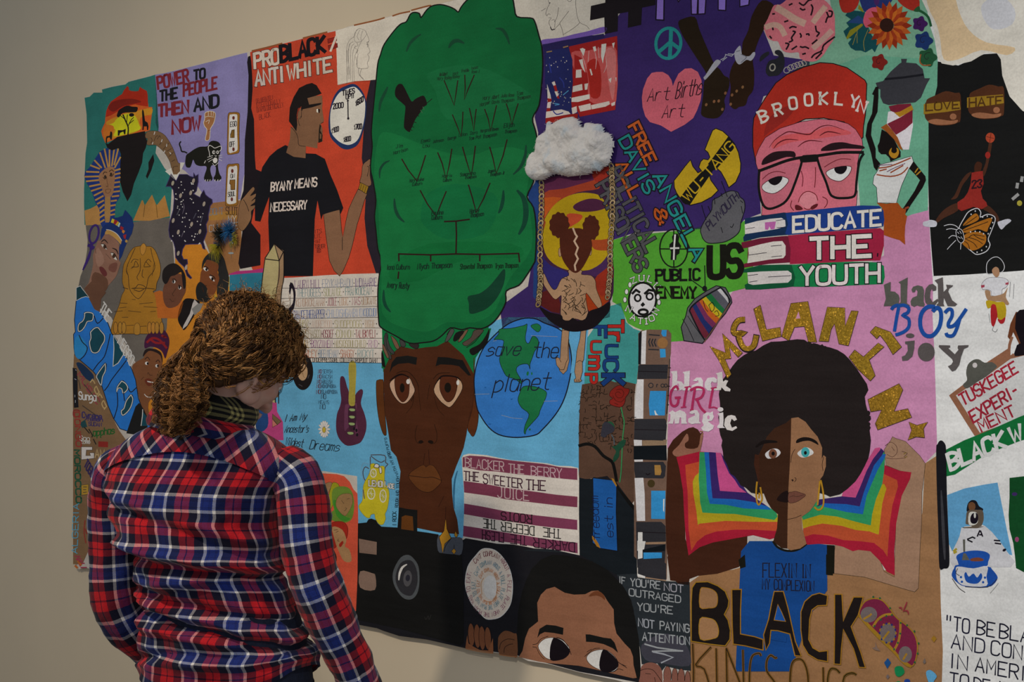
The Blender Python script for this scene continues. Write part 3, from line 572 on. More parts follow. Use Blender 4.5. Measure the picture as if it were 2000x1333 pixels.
# ------------------------------------------------------------------ middle of the mural
V(420, 40)
M('painted_frame_edge', 'dark vertical strip beside the orange ground', 12)
P('171214', '405,400 430,390 440,450 450,600 455,750 440,960 470,1080 475,1333 480,1500 490,1620 560,1650 500,1900 440,2200 540,2330 540,2660 320,2700 300,2640 380,2000 420,1900 320,1960 355,1850 365,1700 370,1300 385,1150 400,1000 405,800 410,600 395,460', 0)
P('222024', '1735,655 1790,650 1800,900 1760,1000 1750,1300 1770,1700 1800,2000 1790,2150 1850,2650 1880,2700 1860,2800 1810,2800 1780,2700 1700,2450 1670,2150 1690,1800 1640,1500 1660,1200 1690,860', 0)
M('painted_man', 'man in a black t-shirt seen in profile against orange', 20)
V(420, 270)
S('forearm', 'brown forearms and hands'); P('7d593f', '290,940 300,820 320,700 380,620 450,540 472,540 475,570 430,630 490,605 495,630 440,690 485,660 490,690 430,740 490,730 470,770 440,800 440,870 400,950 340,1010', 1, '17110f', 4)
P('7d593f', '1225,830 1300,800 1400,780 1410,860 1420,1000 1435,1080 1470,900 1500,770 1560,640 1600,560 1660,580 1700,610 1670,680 1620,850 1590,940 1540,1160 1500,1300 1440,1440 1400,1500 1340,1440 1290,1333 1250,1050', 0, '17110f', 5)
P('7d593f', '1650,300 1700,250 1735,240 1730,400 1745,510 1680,525 1620,490 1640,400', 1, '17110f', 5); L('17110f', 6, '1430,1080 1430,1220|1700,310 1720,330 1700,420|1720,310 1735,290|355,670 390,730 415,800')
P('8c6a1c', '1625,485 1715,530 1690,610 1605,555', 0, '17110f', 5); L('17110f', 4, '1640,500 1625,560|1665,515 1645,580|1690,525 1670,595', 0)
S('t_shirt', 'black t-shirt'); P('141213', '810,80 900,120 1030,135 1035,170 1140,175 1240,230 1300,400 1370,560 1440,760 1410,830 1400,780 1220,830 1200,890 1160,680 1130,880 1115,1333 1110,1500 660,1500 640,1333 625,900 635,640 590,760 540,910 480,900 480,700 490,620 560,320 640,200 720,130', 0)
V(420, 40)
S('face', 'brown face and neck'); P('745339', '930,1180 950,1000 990,940 1040,850 1100,830 1210,820 1215,900 1210,960 1225,1060 1230,1100 1195,1130 1215,1180 1215,1320 1160,1330 1160,1395 1035,1370 1030,1500 900,1485 820,1440 860,1300 870,1160', 0)
L('17110f', 5, '940,1050 960,960 985,960 985,1060|945,1060 960,1130 970,1150|965,1080 985,1040|870,1160 930,1230 950,1300|950,1300 960,1360 1030,1372|1195,1125 1225,1110')
P('1b1512', '1185,1130 1200,1150 1190,1200 1215,1250 1210,1320 1170,1335 1175,1200', 0); P('6b4a34', '1185,1230 1205,1245 1200,1290 1185,1290')
P('b5a99a', '1150,970 1165,965 1170,1010 1150,1000'); P('2a1810', '1165,965 1190,970 1185,1010 1168,1010')
S('hair'); P('17120f', '850,1100 860,950 900,840 960,740 1040,700 1100,685 1150,710 1205,800 1140,825 1050,850 1070,920 1205,900 1195,920 1100,950 1000,970 985,1000 985,940 950,960 935,1030 940,1140 930,1210 880,1140', 0)
S()
V(420, 270)
T('BYANY', 'b3a699', 655, 580, 880, 560, 92, 0.17, (0.05, -1), serif=0.3); T('MEANS', 'b3a699', 915, 545, 1150, 525, 92, 0.17, (0.05, -1), serif=0.3); T('NECESSARY', 'b3a699', 650, 800, 1040, 770, 90, 0.16, (0.05, -1), serif=0.3)
V(420, 40)
M('painted_slogan', 'black and white stencilled slogan along the top of the orange ground', 24)
T('PRO', 'a89a8b', 480, 525, 740, 470, 155, 0.2, (-0.05, -1), '1a1210', 0.03); T('BLACK', '151011', 765, 455, 1240, 345, 165, 0.24, (-0.05, -1))
T('ANTI', 'a89a8b', 490, 715, 790, 665, 155, 0.19, (-0.05, -1), '1a1210', 0.03); T('WHITE', 'a89a8b', 840, 650, 1315, 555, 150, 0.19, (-0.05, -1), '1a1210', 0.03)
P('7a221a', '1270,210 1365,185 1370,225 1275,255', 0, '2a1210', 4); P('7a221a', '1275,280 1375,255 1378,300 1285,330', 0, '2a1210', 4); L('a89a8b', 24, '1300,345 1365,180', 0)
M('painted_slogan', 'thin dark lettering left of the profile man', 24)
T('DELIBERATELY', '6e241c', 495, 905, 680, 860, 45, 0.09, (-0.1, -1)); T('INTENTIONALLY', '6e241c', 495, 955, 760, 905, 50, 0.09, (-0.1, -1)); T('UNAPOLOGETICALLY', '6e241c', 500, 1005, 790, 945, 50, 0.09, (-0.1, -1)); T('BLACK', '6e241c', 530, 1085, 650, 1050, 55, 0.09, (-0.1, -1))
V(420, 270)
M('painted_slogan', 'small dark lettering beside the brown elbow', 24)
T('ITS', '54201a', 1130, 1040, 1205, 1030, 42, 0.11); T('LIT.', '54201a', 1130, 1090, 1200, 1085, 42, 0.11); T('-NAT', '54201a', 1120, 1145, 1190, 1140, 38, 0.11); T('TURNER', '54201a', 1130, 1200, 1240, 1195, 42, 0.11); T('(1831)', '54201a', 1135, 1248, 1215, 1240, 42, 0.11)
V(420, 40)
M('painted_clock', 'white clock face with a dark blue rim and year numbers', 24)
P('1b2a52', '1460,720 1540,695 1600,720 1660,800 1690,900 1685,1050 1650,1230 1600,1350 1520,1400 1440,1400 1370,1350 1300,1270 1280,1150 1290,1000 1330,850 1390,760', 1)
P('b6ab9e', '1455,760 1540,728 1590,745 1650,820 1678,900 1672,1050 1640,1200 1590,1310 1510,1355 1440,1345 1370,1300 1310,1220 1298,1100 1305,980 1350,860 1400,790', 1)
L('17131a', 12, '1493,1070 1490,875', 0); E('17131a', 1494, 1070, 12, 14); P('17131a', '1490,860 1475,885 1505,882')
T('TIMES', '17131a', 1432, 822, 1562, 795, 52, 0.22); T('UP!!', '17131a', 1470, 862, 1555, 845, 50, 0.2); T('2000', '17131a', 1330, 968, 1440, 950, 55, 0.2); T('1600', '17131a', 1575, 935, 1655, 885, 55, 0.22); T('1700', '17131a', 1560, 1190, 1640, 1180, 52, 0.22); T('1800', '17131a', 1445, 1325, 1520, 1310, 48, 0.22); T('1900', '17131a', 1315, 1230, 1390, 1205, 50, 0.2)
M('pencil_drawing', 'faint pencil profile of a woman with long hair', 12)
L('554d4a', 3.5, '1680,120 1710,190 1720,230 1700,260 1720,310 1730,350 1705,375 1720,400 1715,440 1700,470 1705,525 1600,525 1590,470 1575,400|1600,370 1590,450 1580,490|1690,250 1715,235|1690,270 1710,265 1700,300|1610,520 1605,580 1640,630 1670,660|1640,530 1620,600 1660,640')
L('5d5550', 3, '1680,120 1620,95 1580,120 1560,180 1510,220 1480,290 1475,420 1490,600|1600,100 1560,160 1570,240 1640,230 1700,150|1620,110 1590,180 1610,220|1650,120 1630,190 1640,230|1580,240 1600,280 1560,300 1600,330 1580,360|1550,240 1500,300 1500,640|1560,260 1520,330 1520,660|1575,280 1540,380 1540,680|1590,330 1555,450 1560,690|1480,330 1480,700|1510,260 1490,380 1510,600|1640,230 1600,310 1590,370')
V(480, 470)
M('painted_obelisk', 'tall cream obelisk with black outlines', 90)
P('a69464', '255,200 355,40 415,220 375,740 370,900 270,1200 190,1200 205,720', 0); P('8f7355', '355,40 460,115 465,400 440,540 425,830 405,1200 405,1700 368,1700 375,740 412,220', 0)
P('a69464', '190,1200 400,780 375,1700 370,1765 200,1700'); L('16110f', 11, '255,200 360,38 412,222 258,203|412,222 458,125 360,38', 0); L('16110f', 9, '258,203 225,460 205,720 200,1200|412,222 410,400 375,600 372,900 370,1760|462,125 462,400 438,540 420,830 408,1200 405,1770', 1)
L('8f7d52', 3, '205,635 385,640|225,480 400,490')
M('painted_song_sheet', 'white sheet lined with coloured performer names', 14)
P('b5a99b', '458,408 560,405 700,395 900,380 1200,365 1490,358 1495,500 1470,720 1485,860 1520,950 1560,1000 1550,1150 1530,1333 1430,1325 1000,1320 500,1320 300,1318 300,1200 420,860 440,520', 0)
L('2a2624', 5, '435,520 800,515 1480,490|430,630 900,625 1480,608|425,742 900,730 1475,715|430,848 900,845 1485,835|540,950 900,950 1515,950|500,1060 1000,1065 1555,1062|480,1165 1000,1165 1545,1170|440,1275 1000,1275 1535,1278|420,1318 1530,1330', 1)
L('2a2624', 5, '530,600 528,930|525,1180 520,1280', 0)
rows = [(515, [('LAURYNHILL', '5b3560', 580, 860), ('ERYKAHBADU', '7d8390', 880, 1205), ('INDIAARIE', '583a74', 1235, 1470)], 95), (605, [('THEFUGEES', '5f7d80', 605, 860), ('SOLANGE', '8b8a60', 895, 1090), ('FRANKOCEAN', '4f7876', 1130, 1410)], 88),
 (710, [('KENDRICKLAMAR', 'a07a66', 595, 905), ('JCOLE', '8d4a55', 935, 1035), ('LOGIC', 'a8886a', 1065, 1160), ('NAS', '8d3a50', 1205, 1290), ('OLDKANYE', '9c7c62', 1310, 1470)], 85), (840, [('CHANCETHERAPPER', '41538a', 560, 905), ('CHILDISHGAMBINO', '8794a4', 930, 1310), ('KIDCUDI', '6a80a8', 1325, 1470)], 92),
 (945, [('TUPAC', 'a89a70', 625, 730), ('ANDRE3000', 'b09a8a', 765, 980), ('SNOOPDOGG', 'a3986c', 1015, 1305), ('BIGGIE', 'b0967c', 1345, 1450)], 82), (1055, [('LUPEFIASCO', '9a8c6c', 625, 860), ('MOSDEF', '7c3a44', 870, 1005), ('COMMON', '95925e', 1035, 1215), ('TALIBKWELI', '8a3a40', 1240, 1455)], 88),
 (1160, [('MIGUEL', 'b08a4a', 600, 735), ('BOYZIIMEN', '8c5a80', 760, 985), ('MUSIQSOULCHILD', '9a9068', 1015, 1350), ('RND', 'a07a94', 1385, 1475)], 82), (1268, [('BOBMARLEY', 'b06a48', 535, 820), ('BEENIEMAN', '7a8c9c', 845, 1050), ('SHAGGY', 'a86a50', 1080, 1225), ('RICKYT', '7a9090', 1265, 1440)], 85)]
for y, ws, h in rows:
    for s_, c_, a_, b_ in ws:
        d = -0.03 if y < 850 else 0
        T(s_, c_, a_, y + (a_ - 900) * d, b_, y + (b_ - 900) * d, h * 0.95, 0.055)
        E('2a2624', b_ + 18, y - 40 + (b_ - 900) * d, 5, 7, n=8)
T('THE MISEDUCATION UNDERPRESSURE COLLEGEDROPOUT DAMN', '2a2624', 430, 1312, 1475, 1325, 44, 0.09)
S('music_note', 'black music note outline'); L('17131a', 16, '540,460 525,560|525,500 550,470 580,560 578,640|470,850 500,800 560,740 580,640', 1); P('17131a', '540,455 575,540 585,620 570,740 500,830 460,855 500,760 560,680 565,570 545,520 530,590 520,560 525,490', 1)
P('17131a', '525,930 570,885 605,890 615,950 610,1050 590,960 560,950', 1); L('17131a', 5, '612,1050 590,1130 540,1160'); E('17131a', 478, 1240, 20, 45)
V(520, 680)
M('painted_record', 'black vinyl record with a tan centre', 30)
P('17120f', ell(445, 258, 112, 198, 0, 36)); P('a9865f', ell(443, 262, 54, 92, 0, 24)); L('4a4442', 7, '470,130 500,150|385,160 400,140|400,395 440,415|500,330 515,290'); L('8c6f4e', 3, '395,220 500,225')
M('painted_slogan', 'small list of words against prejudice on the light blue ground', 20)
for i, (n_, y) in enumerate((('SEXISM', 275), ('RACISM', 330), ('ABLEISM', 385), ('HOMOPHOBIA', 435), ('ISLAMOPHOBIA', 495))):
    T('NO', '5a3140', 612 - i * 5, y, 648 - i * 3, y, 40, 0.16); T(n_, '2b3648', 662 - i * 5, y, 765 + (40 if i == 3 else 55 if i == 4 else 0), y, 40, 0.1)
T('NO', '2b3648', 645, 550, 695, 552, 50, 0.12); T('MEANS', '2b3648', 615, 605, 728, 608, 38, 0.1); T('NO', '2b3648', 632, 662, 688, 662, 48, 0.12)
M('painted_slogan', 'black handwriting about ancestors beside the daisy', 20)
T('I Am My', '1b232c', 245, 800, 480, 775, 80, 0.1, (0.3, -1)); T("Ancestor's", '1b232c', 245, 915, 500, 915, 80, 0.09, (0.3, -1)); T('Wildest', '1b232c', 250, 1050, 440, 1075, 85, 0.09, (0.3, -1)); T('Dreams', '1b232c', 515, 1095, 835, 1120, 100, 0.08, (0.3, -1))
M('painted_daisy', 'white daisy with a yellow centre', 20)
for i in range(14):
    a = i / 14 * 6.283; P('b9b0a6', ell(678 + 36 * math.cos(a), 880 + 62 * math.sin(a), 12, 32, math.degrees(math.atan2(62 * math.sin(a), 36 * math.cos(a))) - 90, 10), 0, '8a8480', 3)
E('b3992e', 676, 887, 18, 30, 0, '6a5a20', 4)
M('painted_guitar', 'plum coloured electric guitar with a yellow neck', 20)
P('4a2236', '850,330 875,305 900,330 925,420 945,480 945,600 1010,600 1015,510 1060,455 1090,450 1098,490 1075,600 1110,700 1135,800 1130,900 1090,1000 1040,1040 930,1060 860,1010 820,940 805,850 815,720 845,640 862,560 850,450', 1)
P('633248', '905,620 945,610 1030,600 1020,720 1045,900 1030,960 990,850 940,860 900,900 895,760', 1); P('3a1c2c', '940,650 1015,620 1020,860 950,880', 1); P('a3913d', '945,170 1022,172 1015,480 1010,610 990,628 960,625 942,580 948,400', 1)
L('7a6b2a', 3, '958,180 958,600|975,180 975,610|992,180 992,610|1008,180 1005,600', 0)
for y, a, b in ((672, 945, 1015), (750, 945, 1012), (825, 940, 1012), (925, 925, 998)): P('8b9a62', f'{a},{y-8} {a+20},{y-18} {b-10},{y-14} {b},{y} {b-12},{y+14} {a+20},{y+14}', 1, '2a1620', 4)
for x, y in ((1003, 875), (1028, 893), (1035, 940)): E('191018', x, y, 12, 19)
V(580, 840)
M('painted_jug', 'yellow lemonade jug with lemon slices', 24)
L('4a4a50', 10, '850,270 1000,275 1010,350 1035,370 1005,410 995,500|850,280 900,320 960,350 1000,330|845,290 845,400|830,420 790,400 765,450 775,520 800,560'); L('6c8ba0', 5, '830,370 770,360 745,430 760,520 790,580')
P('b9a61e', '850,370 890,365 910,400 970,390 1000,410 1000,560 1040,640 1050,720 1030,850 1005,910 1010,960 985,1020 940,1020 900,960 890,910 850,920 840,950 800,945 740,880 720,820 760,760 770,600 830,480 845,420', 1, '7d7420', 4)
for x, y, rx, ry in ((878, 467, 36, 50), (855, 690, 44, 65), (983, 715, 38, 72)): P('c6c0a0', ell(x, y, rx, ry)); P('a89f26', ell(x, y, rx - 10, ry - 12)); L('c6c0a0', 4, f'{x-rx+12},{y} {x+rx-12},{y}|{x},{y-ry+14} {x},{y+ry-14}|{x-20},{y-25} {x+20},{y+25}', 0)
P('c6c0b8', '885,400 905,365 940,380 930,410', 1, '1a1a1a', 6); P('c6c0b8', '940,405 965,410 970,460 950,470', 1, '1a1a1a', 5); L('4a4a50', 10, '768,645 775,700 782,745')
T('LEMON', 'c4bcb2', 830, 605, 1005, 618, 60, 0.2, None, '22241a', 0.07); T('ADE', 'c4bcb2', 1030, 625, 1105, 635, 48, 0.2, None, '22241a', 0.07)
M('painted_panel', 'orange panel with women in green and red head wraps', 16)
P('bd4a35', '150,470 250,465 480,478 560,500 620,560 660,640 705,690 712,900 715,1333 700,1850 690,1960 540,1950 300,1500 100,900')
S('yellow_bow'); P('8f871c', '430,580 470,570 505,600 500,650 450,730 440,800 400,880 350,895 310,840 330,790 380,760 400,680', 1, '4a461a', 4)
S('faces', 'tan outlined faces'); P('8f6a48', '340,600 380,570 430,575 390,680 370,740 330,760 320,680', 1, '3a2a20', 3); P('6e3c34', '260,650 300,630 320,680 310,720 260,730', 1); P('8f6a48', '190,560 240,550 250,640 200,700', 1)
P('5f7a2a', '440,640 560,610 640,660 670,800 650,950 590,1000 500,1000 400,960 410,900 450,860 430,780', 1); P('3c7a24', '440,780 470,760 490,850 560,930 630,960 560,990 480,930', 1); P('8c6a44', '500,720 560,690 640,700 650,800 600,900 560,930 490,860 470,790', 1, '4a3a22', 3); L('3a2a20', 4, '530,760 560,800|590,750 620,740|560,880 590,850 570,845')
L('2a1d16', 8, '280,960 310,975 300,1010 285,990|310,1060 350,1050 380,1080 360,1130 330,1120 350,1080')
P('8f1f17', '375,1060 420,1010 480,990 560,1000 600,1060 595,1150 570,1180 540,1080 430,1050 450,1150 480,1250 440,1280 390,1200 350,1150', 1, '4a1410', 4); P('9c744e', '430,1050 540,1080 585,1190 570,1260 620,1300 640,1420 560,1420 500,1310 460,1200', 1); P('8f1f17', '505,1240 545,1200 550,1230 520,1270', 1); L('3a2418', 5, '450,1085 490,1080|470,1110 500,1095|500,1180 490,1200 510,1205')
P('2a1d16', '340,1200 400,1210 450,1300 480,1380 460,1440 400,1300 350,1260', 1); P('8c6444', '345,1270 390,1300 440,1400 500,1520 560,1640 500,1700 420,1500 340,1330', 1); L('2a1d16', 5, '360,1290 390,1300|420,1460 460,1500 440,1540')
# ------------------------------------------------------------------ the green tree of hair and the face below it
V(720, 0)
M('painted_portrait', 'large brown face under a huge green tree of hair', 40)
S('roots_ground', 'green behind the hair roots'); V(740, 640); P('0d6a36', '95,480 95,330 140,60 400,-100 1240,-100 1240,100 1100,330 1088,420 600,500')
S('neck', 'brown neck and face'); V(740, 640)
FACE = '100,480 105,400 170,310 280,205 430,235 560,215 680,205 780,150 870,138 980,160 1050,270 1085,330 1090,420 1085,640 1100,800 1060,900 1010,1080 1000,1160 970,1300'
P('47240f', FACE + ' 940,1380 890,1500 840,1640 845,1800 860,1950 900,2080 920,2240 700,2220 260,2130 270,1700 285,1560 240,1400 180,1330 150,1130 110,900')
P('5a300f', '20,600 40,570 80,565 100,590 105,800 130,1120 120,1170 90,1140 50,1000 25,800', 1, '1f0f08', 4); P('53290f', '1090,640 1100,800 1130,930 1120,1060 1090,1160 1065,1180 1040,1150 1010,1080 1060,900', 1, '1f0f08', 4)
S('eyes'); P('b58f74', '165,610 230,545 290,530 380,545 415,610 440,690 380,790 330,825 270,810 200,720', 1, '160b06', 6); P('b58f74', '645,670 730,540 880,530 940,580 957,660 900,770 830,860 780,850 700,780', 1, '160b06', 6)
P('4b2612', '230,545 300,515 370,545 380,640 370,740 330,800 290,800 240,720 222,620', 1, '120906', 5); P('4b2612', '725,540 780,530 890,535 900,640 870,750 820,805 770,790 720,700 710,620', 1, '120906', 5)
E('120b08', 303, 655, 26, 50); E('120b08', 798, 652, 36, 54); E('c2bfbc', 367, 587, 20, 27); E('c2bfbc', 908, 598, 16, 28)
L('120906', 16, '165,580 230,530 300,508 380,540|650,640 700,560 750,525 880,535 940,580', taper=True); L('241108', 7, '240,500 300,475 380,490 450,570 480,640|640,560 700,500 820,490|400,800 430,740'); L('241108', 4, '480,640 490,780 505,900|600,620 575,780|430,740 410,850 345,930|650,750 690,880 760,960')
S('eyebrows'); P('16110f', '165,495 190,380 240,320 360,305 465,325 455,405 370,385 260,395 200,430', 0); P('16110f', '665,420 690,320 800,325 900,345 960,355 1050,520 1020,520 920,420 840,405 720,400', 0)
S('nose'); L('241108', 5, '465,1060 445,1140 450,1220 480,1255 540,1240|650,1050 680,1150 670,1240 620,1260 590,1240'); P('170b06', ell(505, 1240, 26, 18, -10)); P('170b06', ell(612, 1240, 30, 18, 10)); L('2a1409', 3, '1050,900 1020,1010')
V(700, 860)
S('mouth'); P('5c3216', '595,380 700,290 760,268 785,290 820,268 880,290 950,430 910,500 830,560 740,550 660,490', 1, '1c0d06', 4); L('1c0d06', 6, '595,382 700,395 780,405 860,400 955,437'); L('2a1409', 4, '755,260 770,140|820,260 812,100|980,600 920,720|1000,720 995,860')
V(720, 460)
S('roots', 'grey and brown roots between the hair and the forehead')
P('0d6a36', '195,980 240,1040 400,1000 950,1000 1380,1010 1340,1150 1190,1333 1190,1500 1080,1300 900,1140 400,1200 290,1300 220,1450 190,1440 200,1300')
for c, s in (('3b3836', '235,1060 215,1150 260,1320 300,1333 260,1180 260,1080'), ('3b3836', '240,1060 280,1200 330,1270 310,1290 250,1220'), ('6f503a', '295,1090 350,1140 385,1220 350,1230 310,1150'), ('6f503a', '210,1180 270,1310 250,1330 205,1230'), ('3b3836', '390,1130 450,1170 440,1210 400,1200'), ('2a2523', '490,1180 590,1180 580,1230 530,1220'),
             ('4a4341', '940,1020 980,1040 920,1140 880,1150'), ('6f503a', '1090,1040 1130,1030 1060,1140 1020,1150'), ('4d4038', '1200,1030 1300,1030 1220,1120 1120,1200 1070,1170 1160,1110'), ('16110f', '1000,1060 1090,1040 1010,1140 970,1140'), ('16110f', '1330,1080 1360,1020 1340,1150 1260,1250 1180,1300 1150,1240 1260,1180'), ('16110f', '195,1250 230,1420 195,1400')):
    P(c, s, 1, '14100e', 5)
L('14100e', 7, '1280,1060 1200,1160 1110,1220|900,1080 930,1030')
V(720, 0)
S('green_hair', 'huge bright green cloud of hair with a black outline')
GREEN = '500,170 540,145 600,155 620,200 680,120 740,75 830,60 920,80 985,110 1025,140 1060,80 1150,-10 1350,-90 1590,-20 1630,80 1660,190 1800,205 1850,235 1900,400 1930,520 1940,700 1930,900 1900,1150 1830,1290 1860,1420 1890,1560 1890,1640 1830,1850 1840,1980 1770,2140 1840,2260 1870,2500 1860,2800 1840,2870 1760,3000 1680,3100 1545,3160 1540,3280 1470,3420 1380,3520 1270,3570 1150,3560 1060,3580 940,3560 850,3640 760,3700 640,3720 490,3725 350,3650 190,3560 160,3480 150,3200 165,3000 190,2880 180,2800 150,2700 130,2500 115,2350 130,2180 100,1980 70,1820 90,1600 80,1440 100,1200 130,900 150,700 180,600 220,490 330,340 400,270 460,245'
P('0d5d2f', GREEN, 1, '14100e', 14)
P('136a39', '160,1500 300,1450 700,1600 1100,1700 1500,1600 1800,1700 1760,2140 1800,2300 1820,2700 1600,3000 1500,3200 1400,3400 1200,3500 900,3500 700,3600 400,3550 200,3400 190,3000 170,2600 150,2200 110,1900', 1)
P('0f6534', '300,2900 700,2650 1600,2650 1700,2800 1200,2800 900,2900 600,3050 320,3050', 1); P('0f6534', '620,2300 700,2100 1000,2000 1400,2100 1450,2300 1300,2550 900,2600 650,2450', 1); P('0f6233', '700,800 1200,720 1700,950 1800,1100 1300,1250 900,1300 780,1000', 1)
for w_, s in ((34, '460,570 500,480 560,420 620,380'), (44, '920,530 960,470 1020,450 1090,480'), (36, '1430,320 1500,330 1550,400 1580,490'), (34, '165,1220 180,1120 230,1010 260,950'), (26, '170,1940 175,1850 220,1780 280,1750'), (36, '330,2160 340,2270 380,2360 440,2415'), (36, '1760,1580 1750,1700 1700,1820 1620,1900'), (40, '1515,2070 1510,2170 1490,2260 1460,2320'), (60, '1660,2070 1730,2150 1760,2290 1740,2440 1680,2550'), (36, '215,3150 215,3250 240,3330 290,3390')):
    L('10402a', w_, s, taper=True)
P('0d3a27', '1130,3220 1250,3190 1350,3120 1430,3030 1510,2930 1535,2950 1520,3080 1450,3230 1350,3340 1250,3390 1150,3405 1140,3300', 1)
S('comb_fist', 'black raised fist shaped hair comb'); P('17110f', '340,980 370,925 410,920 440,960 480,1040 520,1110 560,1080 640,1045 670,1080 685,1140 660,1160 640,1180 610,1230 560,1300 530,1370 510,1410 490,1440 440,1400 435,1333 450,1180 430,1140 345,1060', 1); L('17110f', 7, '560,1250 600,1270|520,1320 570,1340|500,1370 545,1390|490,1400 525,1425|480,1420 500,1440|680,1130 740,1080'); L('3c5a40', 8, '640,1165 655,1200|615,1200 635,1235')
S('family_tree', 'thin dark family tree with handwritten names')
L('2a1512', 14, '410,1730 480,1850 575,1970 620,1850 670,1690|800,1660 850,1780 892,1950 930,1780 955,1620|1070,1600 1110,1740 1165,1920 1190,1760 1210,1590|1365,1600 1400,1720 1437,1890 1510,1700 1555,1520|610,2070 690,2220 785,2350 840,2210 895,2080|1135,2010 1180,2160 1220,2310 1300,2160 1370,1990', 0)
L('2a1512', 12, '870,880 920,1000 980,1150 1000,1020 1020,880|1095,820 1100,960 1090,1090 1130,980 1200,820|960,1250 1010,1370 1055,1490 1070,1350 1075,1220|1145,1180 1170,1290 1195,1430 1205,1300 1220,1190|1310,1190 1350,1300 1375,1430 1410,1280 1440,1150|1545,1130 1580,1240 1605,1360 1640,1240 1675,1130', 0)
L('2a1512', 16, '870,2410 1000,2405 1150,2385|1000,2405 1005,2550 1000,2760|380,2840 378,2760 720,2770 1000,2760|1000,2760 1300,2765 1680,2755 1690,2850|725,2770 725,2840|1258,2765 1258,2840|378,2950 370,3030', 0)
DK = '15301f'
for s_, a_, y0, b_, y1, h in (('Ida Culbert', 820, 835, 905, 825, 35), ('Mary Bailey', 795, 880, 955, 865, 36), ('Mark', 965, 825, 1025, 815, 32), ('Bailey', 965, 860, 1040, 850, 32), ('Freddie', 1060, 795, 1140, 785, 34), ('Isaac', 1165, 765, 1240, 750, 32), ('Rose J', 1170, 805, 1255, 795, 32), ('Mary', 1290, 1095, 1365, 1080, 40), ('Albert', 1390, 1085, 1465, 1070, 40), ('Julia Rose', 1490, 1065, 1630, 1055, 36), ('Tom', 1655, 1045, 1725, 1035, 40), ('Thompson', 1660, 1095, 1810, 1070, 40), ('Thompson', 1490, 1125, 1630, 1105, 36), ('Davis', 1390, 1135, 1470, 1125, 36), ('Harper', 1260, 1165, 1370, 1130, 36),
    ('Jim', 345, 1615, 420, 1605, 40), ('Harrison', 320, 1685, 475, 1640, 36), ('Emma', 620, 1560, 715, 1540, 36), ('Lou', 640, 1610, 710, 1600, 36), ('Johnson', 750, 1560, 865, 1540, 34), ('George', 910, 1530, 1000, 1510, 34), ('Lilian', 1030, 1490, 1120, 1475, 34), ('Dora', 1155, 1470, 1230, 1460, 34), ('Margaret Bowen', 1265, 1445, 1460, 1420, 36), ('Thompson', 1290, 1510, 1440, 1480, 38), ('Elijah', 1520, 1395, 1630, 1380, 46), ('Thompson', 1530, 1455, 1660, 1440, 36), ('Tom Pat', 1140, 1530, 1270, 1505, 36),
    ('Mary Louise', 495, 1985, 650, 1965, 36), ('Culburn', 525, 2025, 630, 2010, 36), ('Harris', 850, 1935, 955, 1925, 34), ('Culburn', 860, 1980, 950, 1970, 34), ('Samantha', 1045, 1920, 1210, 1900, 36), ('Thompson', 1095, 1950, 1220, 1935, 34), ('James', 1345, 1885, 1430, 1870, 36), ('Thompson Jr', 1370, 1920, 1530, 1895, 36), ('Pauline', 735, 2340, 860, 2330, 46), ('Culburn', 735, 2390, 850, 2380, 46), ('Henry', 1150, 2320, 1250, 2305, 46), ('Thompson', 1155, 2365, 1300, 2345, 46),
    ('Iona Culburn', 250, 2930, 495, 2925, 52), ('Niyah Thompson', 580, 2925, 955, 2905, 58), ('Shawntel Thompson', 1045, 2925, 1390, 2910, 54), ('Tryan Thompson', 1425, 2915, 1675, 2905, 50), ('Avery Rusty', 250, 3125, 490, 3135, 62)):
    T(s_, DK, a_, y0, b_, y1, h, 0.13, (0.1, -1), sub='family_tree_lettering')
S()
V(700, 860)
M('painted_slogan', 'small lettering curving up beside the brown neck', 70)
T('I ROCK', '16303c', 460, 920, 460, 770, 40, 0.14, (-1, 0)); T('ROUGH AND', '16303c', 480, 725, 490, 545, 32, 0.14, (-1, 0)); T('TOUGH', '16303c', 495, 520, 490, 390, 30, 0.14, (-1, 0.0)); T('WITH MY', '16303c', 485, 370, 420, 210, 30, 0.14, (-1, 0.3)); T('AFRO', '16303c', 415, 195, 390, 120, 30, 0.16, (-1, 0.2)); T('PUFFS', '16303c', 385, 100, 355, -30, 26, 0.14, (-1, 0.2)); L('2c5f7e', 18, '1125,330 1095,440 1085,600 1090,740', taper=True)
M('painted_camera', 'big black camera with grey lens and two tan squares', 80)
P('141110', '45,900 140,890 160,855 190,848 240,865 260,900 300,935 475,945 490,725 590,745 690,755 688,985 800,1000 920,1020 920,1200 960,1225 1060,1210 1170,1230 1180,1400 1190,1560 1190,2190 1160,2220 900,2150 500,2040 300,2000 20,1940 40,1500', 0)
P('5a310f', '520,830 560,812 640,825 650,980 515,962'); P('776052', '55,1065 250,1102 248,1240 60,1218', 0); P('776052', '70,1420 200,1440 235,1470 230,1620 70,1595', 1)
V(680, 1060)
P('4c4a4f', '705,130 770,180 815,260 825,400 810,520 770,590 710,615 640,590 570,500 535,400 545,290 620,160', 1); P('2a282c', '700,185 760,215 800,320 800,450 750,560 690,570 620,530 570,430 570,330 620,220', 1); P('47454a', ell(696, 385, 46, 88, 5)); P('26242a', ell(698, 380, 24, 36, 5)); L('b5aeaa', 26, '600,405 610,330 640,265 690,232', taper=True)
L('2a2624', 5, '880,800 895,830 920,790 930,830 950,780|0,0 4,4')
V(700, 860)
M('painted_sparkles', 'four pointed gold sparkles over a grey patch', 100)
P('46474c', '920,1030 1060,1050 1180,1065 1170,1230 1090,1235 980,1225 915,1195', 1)
